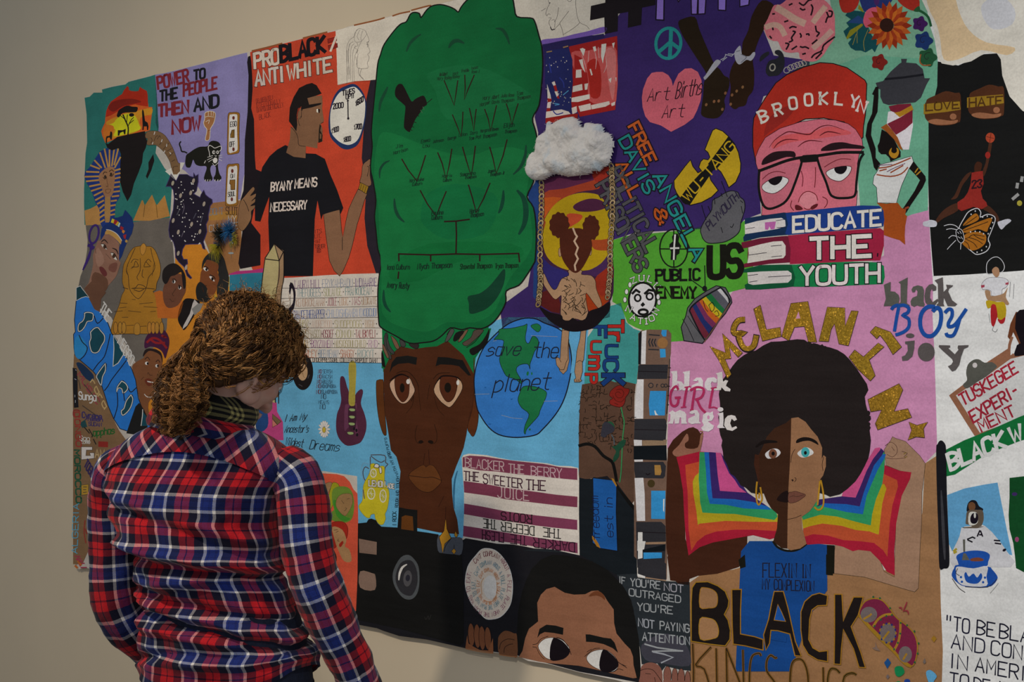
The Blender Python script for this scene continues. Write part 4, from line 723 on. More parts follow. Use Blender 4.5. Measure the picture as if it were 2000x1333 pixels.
P('a8791f', '1000,850 1012,960 1058,1060 990,1120 965,1225 950,1130 928,1050 980,980', 0, '1a1410', 5); P('a8791f', '1105,985 1132,1030 1110,1055 1092,1025', 0, '1a1410', 4); P('a8791f', '1090,1172 1112,1200 1090,1235 1062,1200', 0, '1a1410', 4); L('1a1410', 6, '1060,1060 1000,1140 980,1210|1090,1170 1090,1130')
V(890, 860)
M('painted_banner', 'maroon and cream striped banner with verses, half upside down', 30)
P('b3a89f', '115,190 135,160 190,145 380,160 520,190 650,215 900,235 1050,250 1150,275 1300,280 1380,300 1390,420 1388,800 1395,1245 1100,1180 900,1170 700,1130 500,1120 300,1085 130,1055 140,800 140,560 125,350')
for a, b in (('125,185 200,165 350,175 550,205 750,230 1000,255 1180,290 1370,305', '1370,430 1200,415 1000,395 700,365 500,340 300,325 125,290'), ('135,440 350,470 600,515 900,555 1150,590 1372,610', '1370,725 1200,710 900,675 600,640 400,600 142,565'), ('142,685 350,720 600,770 900,810 1370,862', '1370,970 1100,945 900,920 600,875 400,845 140,800'), ('135,925 300,950 600,1000 800,1030 1000,1065 1372,1110', '1375,1225 1150,1185 900,1150 700,1115 500,1090 300,1065 130,1040')): P('723449', a + ' ' + b)
T('BLACKER', 'a48c8c', 155, 290, 570, 335, 100, 0.1, (0.0, -1), serif=0.5); T('THE', 'a48c8c', 625, 350, 790, 365, 95, 0.1, None, serif=0.5); T('BERRY', 'a48c8c', 870, 380, 1200, 408, 100, 0.1, None, serif=0.5)
T('THE', '3c1e2c', 140, 430, 300, 445, 95, 0.12, None, serif=0.5); T('SWEETER', '3c1e2c', 350, 465, 770, 520, 100, 0.12, None, serif=0.5); T('THE', '3c1e2c', 815, 530, 1025, 545, 105, 0.12, None, serif=0.5); T('JUICE', 'a48c8c', 505, 615, 845, 655, 110, 0.1, None, serif=0.5)
D = (0, 1)
T('ROOTS', '1f1118', 875, 810, 545, 775, 90, 0.12, D, serif=0.5); T('THE', '1a1518', 1190, 970, 1000, 945, 95, 0.11, D, serif=0.5); T('DEEPER', '1a1518', 900, 935, 545, 885, 95, 0.11, D, serif=0.5); T('THE', '1a1518', 490, 870, 350, 850, 95, 0.11, D, serif=0.5)
T('DARKER', '2a1420', 1340, 1110, 895, 1055, 100, 0.11, D, serif=0.5); T('THE', '2a1420', 820, 1045, 645, 1020, 95, 0.11, D, serif=0.5); T('FLESH', '2a1420', 570, 1010, 340, 975, 95, 0.11, D, serif=0.5)
V(900, 1060)
M('painted_plate', 'round cream plate ringed with coloured writing', 30)
P('b9a896', '330,60 420,80 500,150 570,260 605,380 612,500 595,640 550,730 480,800 400,825 320,820 250,750 170,660 120,550 98,440 110,320 140,230 210,140 270,75', 1, 'c2b6a8', 8); P('bdb3aa', ell(370, 480, 75, 130, 0, 20)); L('b5875e', 8, '300,620 380,640 440,560 440,420|280,560 270,440 300,380')
def ring_text(s, c, cx, cy, rx, ry, a0, a1, h, w=0.12):
    n = len(s)
    for i, ch in enumerate(s):
        if ch == ' ': continue
        t0 = math.radians(a0 + (a1 - a0) * i / n); t1 = math.radians(a0 + (a1 - a0) * (i + 0.78) / n)
        p0 = (cx + rx * math.cos(t0), cy + ry * math.sin(t0)); p1 = (cx + rx * math.cos(t1), cy + ry * math.sin(t1)); m = (t0 + t1) / 2
        T(ch, c, *p0, *p1, h, w, (math.cos(m) * rx, math.sin(m) * ry))
ring_text("CANT COMPLAIN", '6b2430', 355, 440, 205, 300, -135, -58, 50); ring_text("ABOUT A FULL PLATE WHEN THE PLAN WAS TO EAT.", '8a5560', 355, 440, 205, 318, -52, 205, 42)
ring_text("CANT COMPLAIN ABOUT A FULL PLATE WHEN THE PLAN WAS TO EAT.", '6c8288', 352, 455, 140, 225, -155, 195, 42); ring_text("CANT COMPLAIN ABOUT A FULL WHEN THE PLAN WAS TO EAT", 'b07850', 352, 470, 95, 165, -150, 200, 34)
M('painted_peeking_boy', 'boy with short black hair peeking over the bottom edge', 50)
S('hair', 'short black hair'); P('131010', '680,1230 660,1000 670,750 710,550 760,400 820,280 920,180 1040,130 1180,135 1340,160 1480,200 1640,290 1720,370 1820,480 1900,620 1950,850 1985,1050 2000,1300 2005,1470 1950,1470 1900,1300 1700,1000 900,900', 0)
S('face', 'brown forehead and cheeks'); P('84593f', '680,1235 720,1170 750,1030 790,930 890,850 880,650 920,560 980,500 1070,475 1110,500 1180,540 1280,560 1400,555 1470,520 1540,515 1600,560 1650,640 1710,720 1715,870 1740,980 1830,1090 1890,1150 1920,1230 1925,1320 1960,1460 1920,1465 1600,1390 1333,1330 1000,1300 900,1285', 0)
P('66371f', '1440,580 1480,535 1540,520 1600,560 1615,620 1580,590 1520,570', 1)
S('eyebrows'); P('151010', '880,1030 905,930 980,885 1080,895 1165,920 1160,995 1060,975 960,965 910,990'); P('151010', '1405,990 1450,990 1600,1025 1680,1035 1720,1080 1758,1190 1700,1140 1600,1095 1500,1075 1410,1070')
S('eyes'); P('b3b0ae', '890,1115 950,1045 1020,1025 1080,1030 1150,1050 1220,1120 1232,1180 1200,1230 1130,1265 1000,1258 930,1200', 1, '17110f', 5); P('100e0e', '1055,1030 1085,1032 1150,1060 1230,1150 1225,1195 1190,1240 1120,1270 1025,1268 1018,1160 1030,1090', 1)
P('b3b0ae', '1415,1240 1470,1180 1560,1155 1640,1165 1720,1230 1760,1300 1740,1370 1660,1400 1550,1370 1450,1310', 1, '17110f', 5); P('100e0e', '1590,1160 1640,1168 1720,1235 1760,1300 1740,1360 1660,1400 1570,1380 1555,1290', 1)
L('17110f', 6, '830,1100 880,1090 920,1040 1000,1010|830,1125 870,1130|1090,1020 1160,1050 1215,1120|1235,1170 1250,1210|1395,1230 1440,1190 1500,1145 1560,1140|1420,1180 1470,1150'); L('2a1a12', 5, '870,1130 910,1210 960,1260'); V(1140, 1093); L('17110f', 6, '330,1010 420,1100 520,1170|440,1120 510,1150|330,1215 380,1210 430,1180 480,1195')
S('hands', 'brown fingers gripping the bottom edge'); V(900, 1060)
for x, y, b_ in ((165, 995, 125), (230, 1010, 130), (283, 1030, 130), (345, 1035, 125)): P('6f4229', ell(x, y, 36, b_, -3, 18), 0, '1c120e', 5)
P('7c4c30', '100,1140 120,1000 135,1090 200,1130 260,1160 350,1165 400,1030 405,1190', 0); P('6b4028', '455,1060 470,1000 520,955 570,955 630,980 660,1000 665,1230 600,1225 470,1205', 1); L('1c120e', 6, '470,1150 490,1080 560,1040 635,1050|520,1190 530,1130 580,1100 620,1095'); L('8c5a38', 10, '105,1145 250,1175 400,1195|470,1210 560,1225 660,1235')
V(1140, 1093)
P('7a5041', '665,1250 680,1150 760,1110 850,1130 900,1200 905,1333 890,1440 660,1400', 1); L('1c120e', 6, '665,1200 720,1180 800,1190 860,1260 900,1320|720,1230 780,1235|820,1270 830,1320')
for x, y, rx, ry in ((960, 1250, 42, 100), (1040, 1270, 33, 100), (1110, 1275, 38, 100), (1180, 1300, 30, 100)): P('7a5041', ell(x, y, rx, ry, 0, 18), 0, '1c120e', 5)
P('7a5041', '915,1300 1210,1310 1212,1460 910,1420')
M('painted_chalk_slogan', 'white chalk lettering about outrage on a black ground', 40)
P('26272b', '410,160 620,150 640,190 950,230 1200,240 1205,700 1215,1200 1100,1190 940,1150 900,1200 850,1120 680,1130 660,950 610,700 590,520 520,350 450,240', 0); P('3a3c40', '680,920 900,800 1100,850 1200,1000 1190,1150 900,1120 720,1080', 1)
for s_, a, y0, b, y1, h in (('IF', 435, 250, 500, 265, 72), ("YOU'RE", 560, 280, 880, 315, 80), ('NOT', 925, 330, 1130, 355, 80), ('OUTRAGED', 545, 385, 1100, 465, 75), ("YOU'RE", 635, 545, 1015, 585, 80), ('NOT', 645, 715, 815, 745, 85), ('PAYING', 880, 750, 1195, 785, 85), ('ATTENTION', 690, 870, 1200, 920, 85)): T(s_, '8d8d90', a, y0, b, y1, h, 0.14)
L('8d8d90', 16, '710,910 850,950 1110,985|790,990 960,985 1130,985|800,995 920,1020 1020,1055 890,1115', 0)
# ------------------------------------------------------------------ right half of the mural
V(1030, 0)
M('pencil_drawing', 'pencil profile of a face left of the black hash mark', 12)
L('4a4442', 4, '300,-60 275,10 290,50 270,90 250,150 260,180 280,160 300,170|280,205 310,205 290,230 285,260 300,300 320,330 345,320|310,230 350,230 345,310|580,-40 575,60 590,180 620,255 690,290 725,330|620,255 560,310 440,385|400,260 430,340 440,400|400,270 360,310 345,335|500,130 400,260|390,90 370,200 340,250|480,10 510,30 540,0|250,100 200,130')
L('2a2626', 9, '300,300 315,335 345,325|285,45 300,40')
M('painted_flag', 'dripping red, white and blue flag over a dark strip', 30)
P('6a4f96', '215,440 400,420 560,380 700,350 885,300 890,360 600,420 420,450 220,490', 1); P('211c45', '215,495 500,440 880,375 885,420 510,510 510,560 540,1230 300,1260 250,1000 230,560')
P('8f1d18', '500,515 700,470 1025,400 1030,600 1025,900 1005,1200 620,1275 590,1200 540,1240 525,1100 545,900 530,650')
P('b04a4a', '530,580 700,560 900,520 1020,560 1015,1100 900,1130 720,1100 700,800 560,760', 1); P('991f1c', '700,700 800,650 850,800 840,1050 740,1060 720,900', 1); P('b86a66', '900,560 1000,560 1010,800 980,1100 930,900', 1); P('8f1d18', '560,600 640,640 660,760 560,760')
for s in ('578,770 635,762 640,848 575,855', '545,945 645,920 650,985 540,1010', '670,920 710,912 700,980 675,985', '530,1070 725,1030 728,1080 600,1115 530,1115', '605,1160 735,1130 742,1195 625,1220', '530,1180 585,1160 590,1225 540,1250', '620,540 650,530 680,545 660,620 640,580', '610,660 650,650 660,720 680,800 640,740', '855,490 908,482 900,560 880,640 870,700 850,620', '930,870 965,850 955,910', '740,1150 940,1105 945,1140 900,1165 750,1195', '970,480 1000,470 985,540', '760,520 790,510 800,560 775,570', '725,760 740,755 760,820 745,830', '1005,850 1018,850 1015,900', '960,1130 1005,1110 1000,1150 965,1160'): P('b4a69c', s)
L('b98c86', 8, '640,600 670,680 690,760|780,560 800,660 790,760|820,520 830,640|900,620 910,720 880,800|720,560 710,680', taper=True)
P('1b2250', '250,560 500,530 540,660 540,900 520,1230 330,1200 240,900', 0)
P('b4a69c', '265,920 300,1030 310,1090 270,1080'); P('8f1d18', '320,900 350,890 400,1080 375,1075'); P('b4a69c', '315,905 345,890 360,930 335,940'); P('b4a69c', '345,1000 375,1000 390,1040 370,1060'); P('b4a69c', '270,1120 310,1110 300,1180 262,1180'); P('b4a69c', '255,1220 420,1195 500,1220 520,1245 250,1290'); P('8f1d18', '250,1290 420,1265 540,1245 600,1240 590,1330 480,1333 248,1345'); P('8f1d18', '270,1075 315,1080 310,1115 268,1115'); P('8f1d18', '262,1185 300,1180 300,1215 258,1218')
L('27307a', 12, '330,1210 370,1250 440,1230|400,850 440,900 450,960|290,700 310,800'); random.seed(5)
for i in range(34): E('9d968f', random.uniform(255, 520), random.uniform(600, 1150), random.uniform(3, 7), random.uniform(5, 9), n=8)
L('8a6a48', 16, '260,575 320,565|440,525 495,510', taper=True); L('4a86ae', 9, '340,1130 400,1140 350,1150|440,1040 500,990')
M('painted_hashtag', 'black hash mark and lilac capitals cut by the top edge', 30)
P('131011', '740,75 895,40 900,-60 1060,-100 1060,0 1150,-20 1150,-140 1300,-170 1300,-30 1440,-60 1440,65 1295,95 1285,280 1140,312 1145,140 1035,160 1030,350 890,380 885,200 730,232')
for s in ('1455,-60 1535,-60 1530,230 1445,225', '1830,-60 1895,-60 1890,160 1835,165', '1910,-60 1985,-60 1975,160 1905,160', '1640,-60 1690,30 1760,-60 1700,-60'): P('7a62ac', s, 0, '17111c', 14)
V(1330, 0)
for s in ('160,-60 235,-60 225,165 165,165', '240,-60 325,-60 310,160 238,165', '455,-60 540,-60 535,125 455,120', '690,-60 800,-60 785,65 690,85'): P('7a62ac', s, 0, '17111c', 12)
V(1030, 0)
M('painted_peace_sign', 'teal peace sign on purple', 30)
p = ell(1580, 480, 135, 165, 8); L('1f7f7c', 34, p + [p[0]], 0); L('1f7f7c', 42, '1610,330 1605,470 1595,640', 0); L('1f7f7c', 40, '1605,465 1480,570|1600,465 1700,540', 0)
M('painted_heart', 'pink heart with black handwriting', 30)
P('c45d68', '1455,790 1520,790 1580,825 1615,880 1630,945 1645,900 1690,810 1760,755 1830,750 1900,790 1940,880 1945,980 1930,1100 1890,1210 1850,1290 1760,1360 1610,1438 1500,1370 1380,1333 1330,1270 1300,1170 1293,1065 1305,980 1350,860 1400,800', 0)
T('Art', '26131a', 1350, 1110, 1580, 1090, 140, 0.07, (0.2, -1)); T('Births', '26131a', 1655, 1080, 1935, 1030, 180, 0.06, (0.2, -1)); T('Art', '26131a', 1510, 1290, 1740, 1275, 140, 0.07, (0.2, -1))
V(1330, 0)
M('painted_arms', 'dark brown arms in handcuffs', 32)
P('24140c', '20,260 70,215 200,195 250,330 330,520 400,680 420,720 470,760 520,830 570,860 575,940 545,1030 520,1100 530,1170 500,1240 440,1290 340,1290 275,1260 270,1200 290,1050 300,900 330,820 220,640 130,500 60,380', 1)
P('24140c', '930,15 1060,70 1020,170 980,260 945,340 900,430 860,540 840,620 830,680 845,800 835,980 780,1060 750,1150 680,1170 640,1195 590,1165 575,1100 590,960 575,850 600,740 650,650 710,560 720,470 780,340 820,180', 1)
S('handcuffs', 'silver handcuffs'); P('8d8c92', '295,850 320,820 420,670 470,665 480,690 420,760 340,850 310,875', 1); P('8d8c92', '690,505 705,560 720,610 790,620 830,580 855,580 850,620 810,670 760,660 690,710 650,680 630,610 640,560', 1); L('8d8c92', 9, '480,660 520,640 540,600|500,670 550,630|530,600 600,620 640,580|560,595 620,600', 0); L('5a5960', 7, '700,600 760,630 700,690|650,570 690,560')
S('fingernails'); 
for x, y in ((325, 1145), (410, 1110), (460, 1105), (500, 1195), (533, 1020), (590, 1140), (605, 1040), (655, 998), (720, 955)): E('7a5438', x, y, 14, 18, 20, n=10)
M('painted_brain', 'pink brain with black marks and clear tape strips', 36)
P('c5616a', '1210,0 1300,-40 1450,-50 1600,10 1680,90 1715,170 1720,300 1715,420 1650,520 1600,600 1540,660 1480,680 1400,670 1340,640 1325,580 1240,585 1160,565 1120,500 1100,460 1050,455 990,420 960,350 950,300 990,220 1020,150 1060,70 1130,60', 1)
for w_, s in ((75, '1080,90 1180,150 1290,220 1400,270'), (60, '1480,260 1540,180 1620,80'), (60, '960,310 1060,280 1130,310 1180,400'), (60, '1690,340 1600,430 1480,540')): L('a98478', w_, s)
L('1d1016', 18, '1220,70 1260,50|1040,165 1070,160|1170,250 1215,235|1225,320 1260,300 1305,310|1045,310 1050,340|1330,40 1380,70 1430,20 1470,10|1340,100 1370,120 1400,110|1460,60 1480,100 1460,180|1650,130 1690,140 1680,190 1640,200 1620,260|1630,140 1650,190|1510,290 1520,350 1550,370 1520,410|1260,350 1290,360 1250,420 1260,450 1220,470|1340,370 1355,400 1345,420|1405,385 1435,380 1440,400|1180,480 1220,490 1190,550|1250,550 1310,510|1340,515 1370,525 1400,520 1440,540|1470,490 1530,440|1010,400 1035,430|1365,600 1405,590|1465,640 1500,600 1580,560 1600,500 1720,410|1510,650 1580,580')
M('painted_ball_and_chain', 'black padlock shape with pale chain links', 34)
P('1f1f24', '980,720 1010,670 1080,650 1110,620 1070,590 1075,560 1120,555 1160,600 1175,680 1160,760 1110,825 1050,835 1000,835 970,790', 1); P('1f1f24', '905,680 910,630 950,590 1000,570 1005,600 960,640', 1); p = ell(1043, 742, 28, 36, 10); L('8b8278', 14, p + [p[0]], 0)
for i, (x, y) in enumerate(((1200, 770), (1240, 745), (1280, 730), (1315, 715), (1350, 705), (1385, 695))): p = ell(x, y, 36 - i * 3, 30, -40); L('8f867c', 9, p + [p[0]], 0)
V(1330, 0)
M('painted_hat_man', 'pink faced man in a red cap and black glasses above the books', 40)
S('cap', 'red cap'); P('a3261c', '840,1290 900,1180 960,1080 1080,910 1200,820 1380,740 1560,690 1700,700 1850,745 1960,820 2045,880 2065,920 2060,1050 2060,1150 2050,1260 2030,1380 2025,1500 1980,1540 1900,1420 1820,1333 1600,1290 1400,1300 1180,1400 1000,1560 900,1700 860,1760 830,1600 830,1400', 0, '181010', 10)
P('86201a', '1000,1300 1150,1180 1300,1150 1200,1300 1000,1450 950,1480', 1)
S('face', 'pink face'); V(1320, 220)
P('c76872', '915,490 950,400 1020,280 1180,180 1400,110 1600,80 1780,90 1920,130 2000,190 2070,300 2080,390 2040,460 2020,560 2020,740 2000,830 2020,860 2010,990 2000,1060 1640,1085 1300,1090 1060,1120 980,1120 985,1020 965,900 945,640 920,560', 0, '281420', 6)
P('c9525a', '1120,300 1300,240 1500,230 1700,160 1900,200 1950,240 1800,260 1600,290 1300,330 1100,400', 1); P('b45f6c', '985,650 1100,580 1380,560 1340,750 1240,960 1060,1040 1000,960', 1); P('b45f6c', '1610,520 1700,490 1980,480 1980,880 1900,920 1740,900', 1)
P('cf7b84', '1380,960 1440,880 1520,870 1590,930 1560,1000 1470,1050 1400,1000', 1)
L('5a161c', 13, '1060,390 1120,310 1200,250 1280,215 1400,235 1500,245 1560,200 1640,155 1740,150 1880,200|1110,400 1160,340 1250,300 1380,305|1375,380 1440,330 1520,310 1640,325|1610,260 1700,215 1840,240', taper=True)
L('6b1f26', 9, '1410,640 1430,720 1420,810|1565,600 1565,720 1555,820|1380,980 1400,920 1450,870 1510,865 1570,900 1590,960|1310,960 1295,1020 1330,1070|1640,920 1690,950 1690,1000 1660,1040|1440,1040 1490,1060 1540,1030'); P('5a161c', '1345,1010 1390,1015 1430,1050 1400,1065 1350,1060', 1); P('5a161c', '1590,995 1580,1030 1530,1060 1510,1040 1540,1010', 1)
S('eyebrows'); P('26101a', '980,560 1010,500 1100,440 1200,425 1330,430 1345,490 1250,490 1100,540 1000,575', 1); P('26101a', '1625,420 1640,390 1740,340 1860,330 1960,350 2080,370 2090,400 1980,400 1860,400 1740,420 1640,425', 1)
S('eyes'); P('b9b4b2', '985,800 1060,740 1160,700 1240,710 1275,745 1220,820 1130,880 1060,880 1000,850', 1, '4a1420', 7); P('100d10', '1055,740 1130,705 1205,700 1185,760 1130,795 1080,780', 1); P('b9b4b2', '1680,655 1760,610 1860,590 1940,590 1955,620 1920,690 1840,750 1760,740 1710,710', 1, '4a1420', 7); P('100d10', '1770,610 1830,592 1905,592 1895,640 1850,675 1790,660', 1); L('6b1f26', 8, '990,730 1060,670 1150,645 1240,665|1660,600 1740,550 1840,510 1950,515')
S('glasses', 'black glasses'); L('131012', 32, '955,640 1100,585 1250,530 1380,500 1560,480 1700,460 1850,440 2090,440', 1); L('131012', 26, '958,620 950,740 955,860 985,980 1030,1040 1100,1045 1220,990 1290,900 1340,780 1390,640 1425,510|1580,490 1620,620 1680,760 1720,880 1760,920 1830,935 1960,925 2000,880 2010,760 2040,540 2090,450', 1); P('131012', '1390,500 1430,470 1570,460 1600,490 1580,540 1440,550 1400,540')
S('white_lettering'); V(1330, 0)
for ch, x, y, a in (('B', 930, 1340, -22), ('R', 1080, 1265, -15), ('O', 1235, 1195, -8), ('O', 1400, 1155, -4), ('K', 1560, 1138, 0), ('L', 1720, 1140, 5), ('Y', 1880, 1160, 12), ('N', 1960, 1210, 18)):
    r = math.radians(a); wd = 78; T(ch, 'b9a9a0', x, y, x + wd * math.cos(r), y + wd * math.sin(r), 122, 0.2, (math.sin(r), -math.cos(r)), serif=0.5, sub='white_lettering')
S()
V(1440, 380)
M('painted_book', 'upper dark blue painted book of the stack of three', 56)
P('12294a', '130,265 250,245 420,220 560,200 640,215 640,440 500,450 300,470 120,515 115,470 140,430'); P('17377a', '575,210 800,180 1000,160 1200,140 1400,125 1590,130 1635,180 1645,280 1635,350 1560,370 1300,385 900,420 600,445 570,430 600,330'); P('b5ada8', '132,330 260,295 400,270 530,258 570,285 575,350 480,380 300,410 135,435'); P('b05c96', '350,308 470,298 455,380 415,385 400,350 385,388 352,385'); L('2a2430', 6, '138,380 240,362|470,290 570,275|480,365 570,360')
T('EDUCATE', 'bdb4ae', 660, 412, 1605, 335, 160, 0.2, (0, -1), '17121a', 0.02)
M('painted_book', 'middle crimson painted book of the stack of three', 56)
P('6b1a30', '95,525 300,480 560,455 640,455 680,700 640,740 400,755 105,800 110,760 160,745 165,580 100,590'); P('97203a', '600,450 900,420 1300,390 1600,370 1640,400 1640,560 1600,720 1400,725 1000,745 620,760 630,600'); P('b5ada8', '170,580 300,545 440,515 540,510 575,560 575,660 550,695 400,710 160,750 175,650'); L('2a2430', 7, '175,662 370,635|415,565 530,555|420,682 535,670'); L('2a1020', 16, '1575,640 1570,680')
T('THE', 'bdb4ae', 850, 700, 1490, 670, 215, 0.22, (0, -1), '17121a', 0.05)
M('painted_book', 'lower green painted book of the stack of three', 56)
P('0d4f30', '105,820 300,770 560,765 680,765 720,900 680,1000 560,1015 300,1035 140,1035 130,985 165,965 160,850 110,850'); P('117540', '640,770 900,745 1300,735 1580,740 1640,780 1650,900 1630,975 1400,985 1000,1005 660,1005 680,900'); P('b5ada8', '160,850 300,840 600,830 640,860 640,920 600,960 400,970 220,985 170,970'); L('2a2430', 7, '165,885 275,870|385,898 630,885|180,955 270,940')
T('YOUTH', 'bdb4ae', 740, 985, 1590, 950, 190, 0.19, (0, -1), '17121a', 0.05)
V(1030, 220)
M('painted_swing_sunset', 'sunset panel with a girl on a swing', 34)
P('3a1c38', '215,700 400,640 600,640 800,640 940,590 980,600 990,700 960,900 985,1100 960,1500 990,1700 985,1950 960,2030 900,2120 760,2220 560,2270 350,2200 200,2080 150,2000 180,1500 220,1100', 0)
P('552340', '220,740 500,680 800,650 800,760 500,850 230,900', 1); P('993c22', '230,880 450,830 700,760 800,740 830,830 600,870 400,960 280,1060 225,1150', 1); P('8f2a1e', '760,640 940,590 945,680 800,760', 1); P('b0501c', '235,930 330,920 420,930 280,1080 240,1150'); P('8f3f22', '215,1150 300,1150 300,1300 215,1310')
P('a88c14', '240,1160 330,1020 450,930 600,880 740,880 850,920 960,1080 990,1200 980,1440 930,1560 830,1680 650,1720 480,1710 330,1640 240,1520 215,1340 250,1200', 1); P('4a2038', '545,1030 600,980 720,940 830,950 900,1000 880,1050 740,1080 600,1075', 1); P('b34428', '480,1110 600,1105 650,1130 620,1180 560,1220 500,1240', 1); P('97431f', '735,1390 850,1385 950,1380 960,1490 800,1495 750,1450', 1)
P('2a2262', '200,1560 300,1660 480,1730 500,1800 420,1850 370,1920 300,1920 230,1760', 1); P('40274f', '520,1740 700,1720 850,1640 950,1520 970,1600 900,1750 780,1780 640,1760', 1); P('541a18', '190,1960 300,1920 370,1960 410,2080 400,2180 300,2160 200,2100'); P('98330f', '690,1950 800,1900 900,1780 975,1700 960,1900 930,2050 720,2160', 1); P('8f2a18', '780,1820 900,1700 975,1640 970,1850 860,2000', 1)
S('swing_girl', 'girl seen from behind with brown hair puffs'); P('a07c5c', '500,1710 640,1715 640,1760 740,1770 790,1830 800,1920 860,2080 830,2130 780,2080 690,1960 690,2050 710,2170 700,2230 650,2260 570,2240 500,2260 440,2250 410,2180 420,2000 400,2000 350,2030 280,1950 220,1850 220,1760 240,1760 280,1850 330,1920 370,1910 420,1810 500,1770', 1, '1d120c', 5)
E('a07c5c', 405, 1520, 18, 50, 0, '1d120c', 4); E('a07c5c', 733, 1500, 16, 55, 0, '1d120c', 4)
for cx_, cy_, rx_, ry_ in ((398, 1225, 108, 138), (742, 1255, 92, 135)): P('4a1f12', [(cx_ + rx_ * (1 + .06 * math.cos(11 * t)) * math.cos(t), cy_ + ry_ * (1 + .06 * math.cos(11 * t)) * math.sin(t)) for t in [i / 44 * 6.283 for i in range(44)]])
P('4a1f12', '410,1330 500,1265 560,1260 640,1265 720,1330 752,1420 745,1500 700,1600 640,1700 575,1745 500,1700 430,1590 405,1470', 1); L('b0967a', 20, '545,1255 570,1320 590,1350 560,1400 600,1470 575,1540 600,1590 565,1660 575,1720', 0)
P('a07c5c', '430,2350 505,2350 500,2520 505,2700 480,2800 440,2840 400,2800 390,2740 430,2730 420,2560', 0, '1d120c', 5)
random.seed(11); x0 = 440
for i in range(46):
    x = random.uniform(440, 670); y = random.uniform(1800, 2180); a = random.uniform(-1.2, 1.2) + math.pi / 2; l_ = random.uniform(40, 90)
    L('17100e', 6, f'{x-l_/2*math.cos(a):.0f},{y-l_/2*math.sin(a):.0f} {x+8:.0f},{y:.0f} {x+l_/2*math.cos(a):.0f},{y+l_/2*math.sin(a):.0f}')
S('swing_seat', 'black curved swing seat'); P('120f10', '180,2110 300,2170 420,2200 440,2250 500,2260 545,2230 600,2260 680,2240 720,2160 830,2120 900,2080 950,2060 940,2150 880,2230 780,2330 640,2375 500,2375 400,2330 280,2250', 1)
S('gold_chain', 'gold painted chains')
for path, n_ in ((((205, 770), (205, 1050), (190, 1330), (190, 1700), (195, 1850), (170, 2080)), 30), (((965, 590), (975, 850), (975, 1150), (950, 1450), (950, 1750), (925, 2000)), 32)):
    for i in range(n_):
        t = i / (n_ - 1) * (len(path) - 1); k_ = min(int(t), len(path) - 2); f_ = t - k_; x = path[k_][0] * (1 - f_) + path[k_ + 1][0] * f_; y = path[k_][1] * (1 - f_) + path[k_ + 1][1] * f_
        p = ell(x, y, 21, 32, 25 if i % 2 else -20, 14); L('2a1d12', 22, p + [p[0]], 0); L('8d7453' if i % 3 else 'a8916e', 13, p + [p[0]], 0)
V(1080, 600)
M('painted_legs', 'dangling legs of the swing girl over the globe', 66)
P('5c9bc2', '225,250 350,250 340,340 320,480 300,590 285,700 240,720 255,600 270,470 250,400 225,350'); P('a07c5c', '150,255 228,250 215,440 215,560 195,600 170,680 130,680 90,630 80,560 100,545 130,560 135,440', 0, '1d120c', 5); P('a07c5c', '355,250 410,250 400,400 385,570 370,600 372,700 350,780 365,800 340,815 285,815 280,790 300,770 285,700 300,590 310,480 345,340', 0, '1d120c', 5); L('1d120c', 5, '305,605 340,580 375,600|120,560 140,600|310,790 312,812|330,785 335,812')
V(740, 640)
M('painted_globe', 'blue and green globe with black handwriting', 46)
P('3070b4', '1085,640 1090,500 1130,340 1200,200 1300,90 1400,0 1500,-60 1640,-100 1760,-90 1840,-50 1990,10 2080,90 2130,250 2140,420 2120,560 2080,720 2020,860 1930,990 1820,1110 1760,1160 1640,1185 1500,1190 1350,1160 1240,1080 1150,950 1110,850', 1, '12141c', 12)
P('1a6b3c', '1300,130 1350,70 1360,20 1480,10 1620,-20 1660,-30 1640,100 1650,160 1680,170 1720,95 1770,120 1785,190 1740,260 1715,330 1690,400 1690,455 1670,400 1600,400 1550,430 1545,480 1590,560 1600,610 1580,600 1530,560 1440,530 1400,470 1370,400 1360,340 1380,260 1400,190 1400,140 1330,130', 1, '12201a', 6)
P('1a6b3c', '1620,640 1740,640 1860,690 1865,750 1840,810 1800,900 1780,960 1700,1050 1650,1110 1640,1155 1625,1130 1640,1050 1680,940 1600,870 1560,790 1580,710', 1, '12201a', 6); P('1a6b3c', '1700,-20 1770,-40 1810,0 1780,50 1730,20', 1, '12201a', 5)
E('1a6b3c', 1665, 500, 12, 24, 10); E('1a6b3c', 1710, 500, 8, 16); E('1a6b3c', 1688, 1105, 10, 12); L('1f5a9a', 16, '1195,650 1215,650|1480,780 1500,775|1240,1045 1265,1050|1725,560 1745,565'); L('8d8a86', 4, '1090,725 1250,720|1380,950 1500,980 1610,990|1700,90 1990,100|1840,800 1990,795|1290,150 1330,140')
T('save', '17202c', 1215, 310, 1570, 300, 150, 0.075, (0.35, -1)); T('the', '17202c', 1720, 325, 1985, 330, 170, 0.07, (0.2, -1)); T('planet', '17202c', 1290, 700, 1890, 670, 190, 0.065, (0.25, -1))
V(1080, 600)
M('painted_slogan', 'red and blue outlined slogan running down the turquoise ground', 30)
dn = (1, 0)
for ch, c, x, y, l_, h in (('T', 'a8261d', 650, 150, 120, 150), ('r', 'a8261d', 650, 290, 95, 150), ('U', '15356e', 620, 420, 125, 120), ('C', '15356e', 600, 580, 110, 140), ('K', '15356e', 590, 740, 90, 215), ('F', '15356e', 480, 215, 110, 135), ('U', 'a8261d', 460, 375, 115, 100), ('m', 'a8261d', 440, 540, 130, 145), ('P', 'a8261d', 400, 730, 90, 115)):
    T(ch, c, x + 8, y, x + 8, y + l_, h, 0.25 if h < 140 else 0.22, dn, '17121a', 0.035)
M('painted_cracked_earth', 'brown cracked earth with a red rose and a black split', 24)
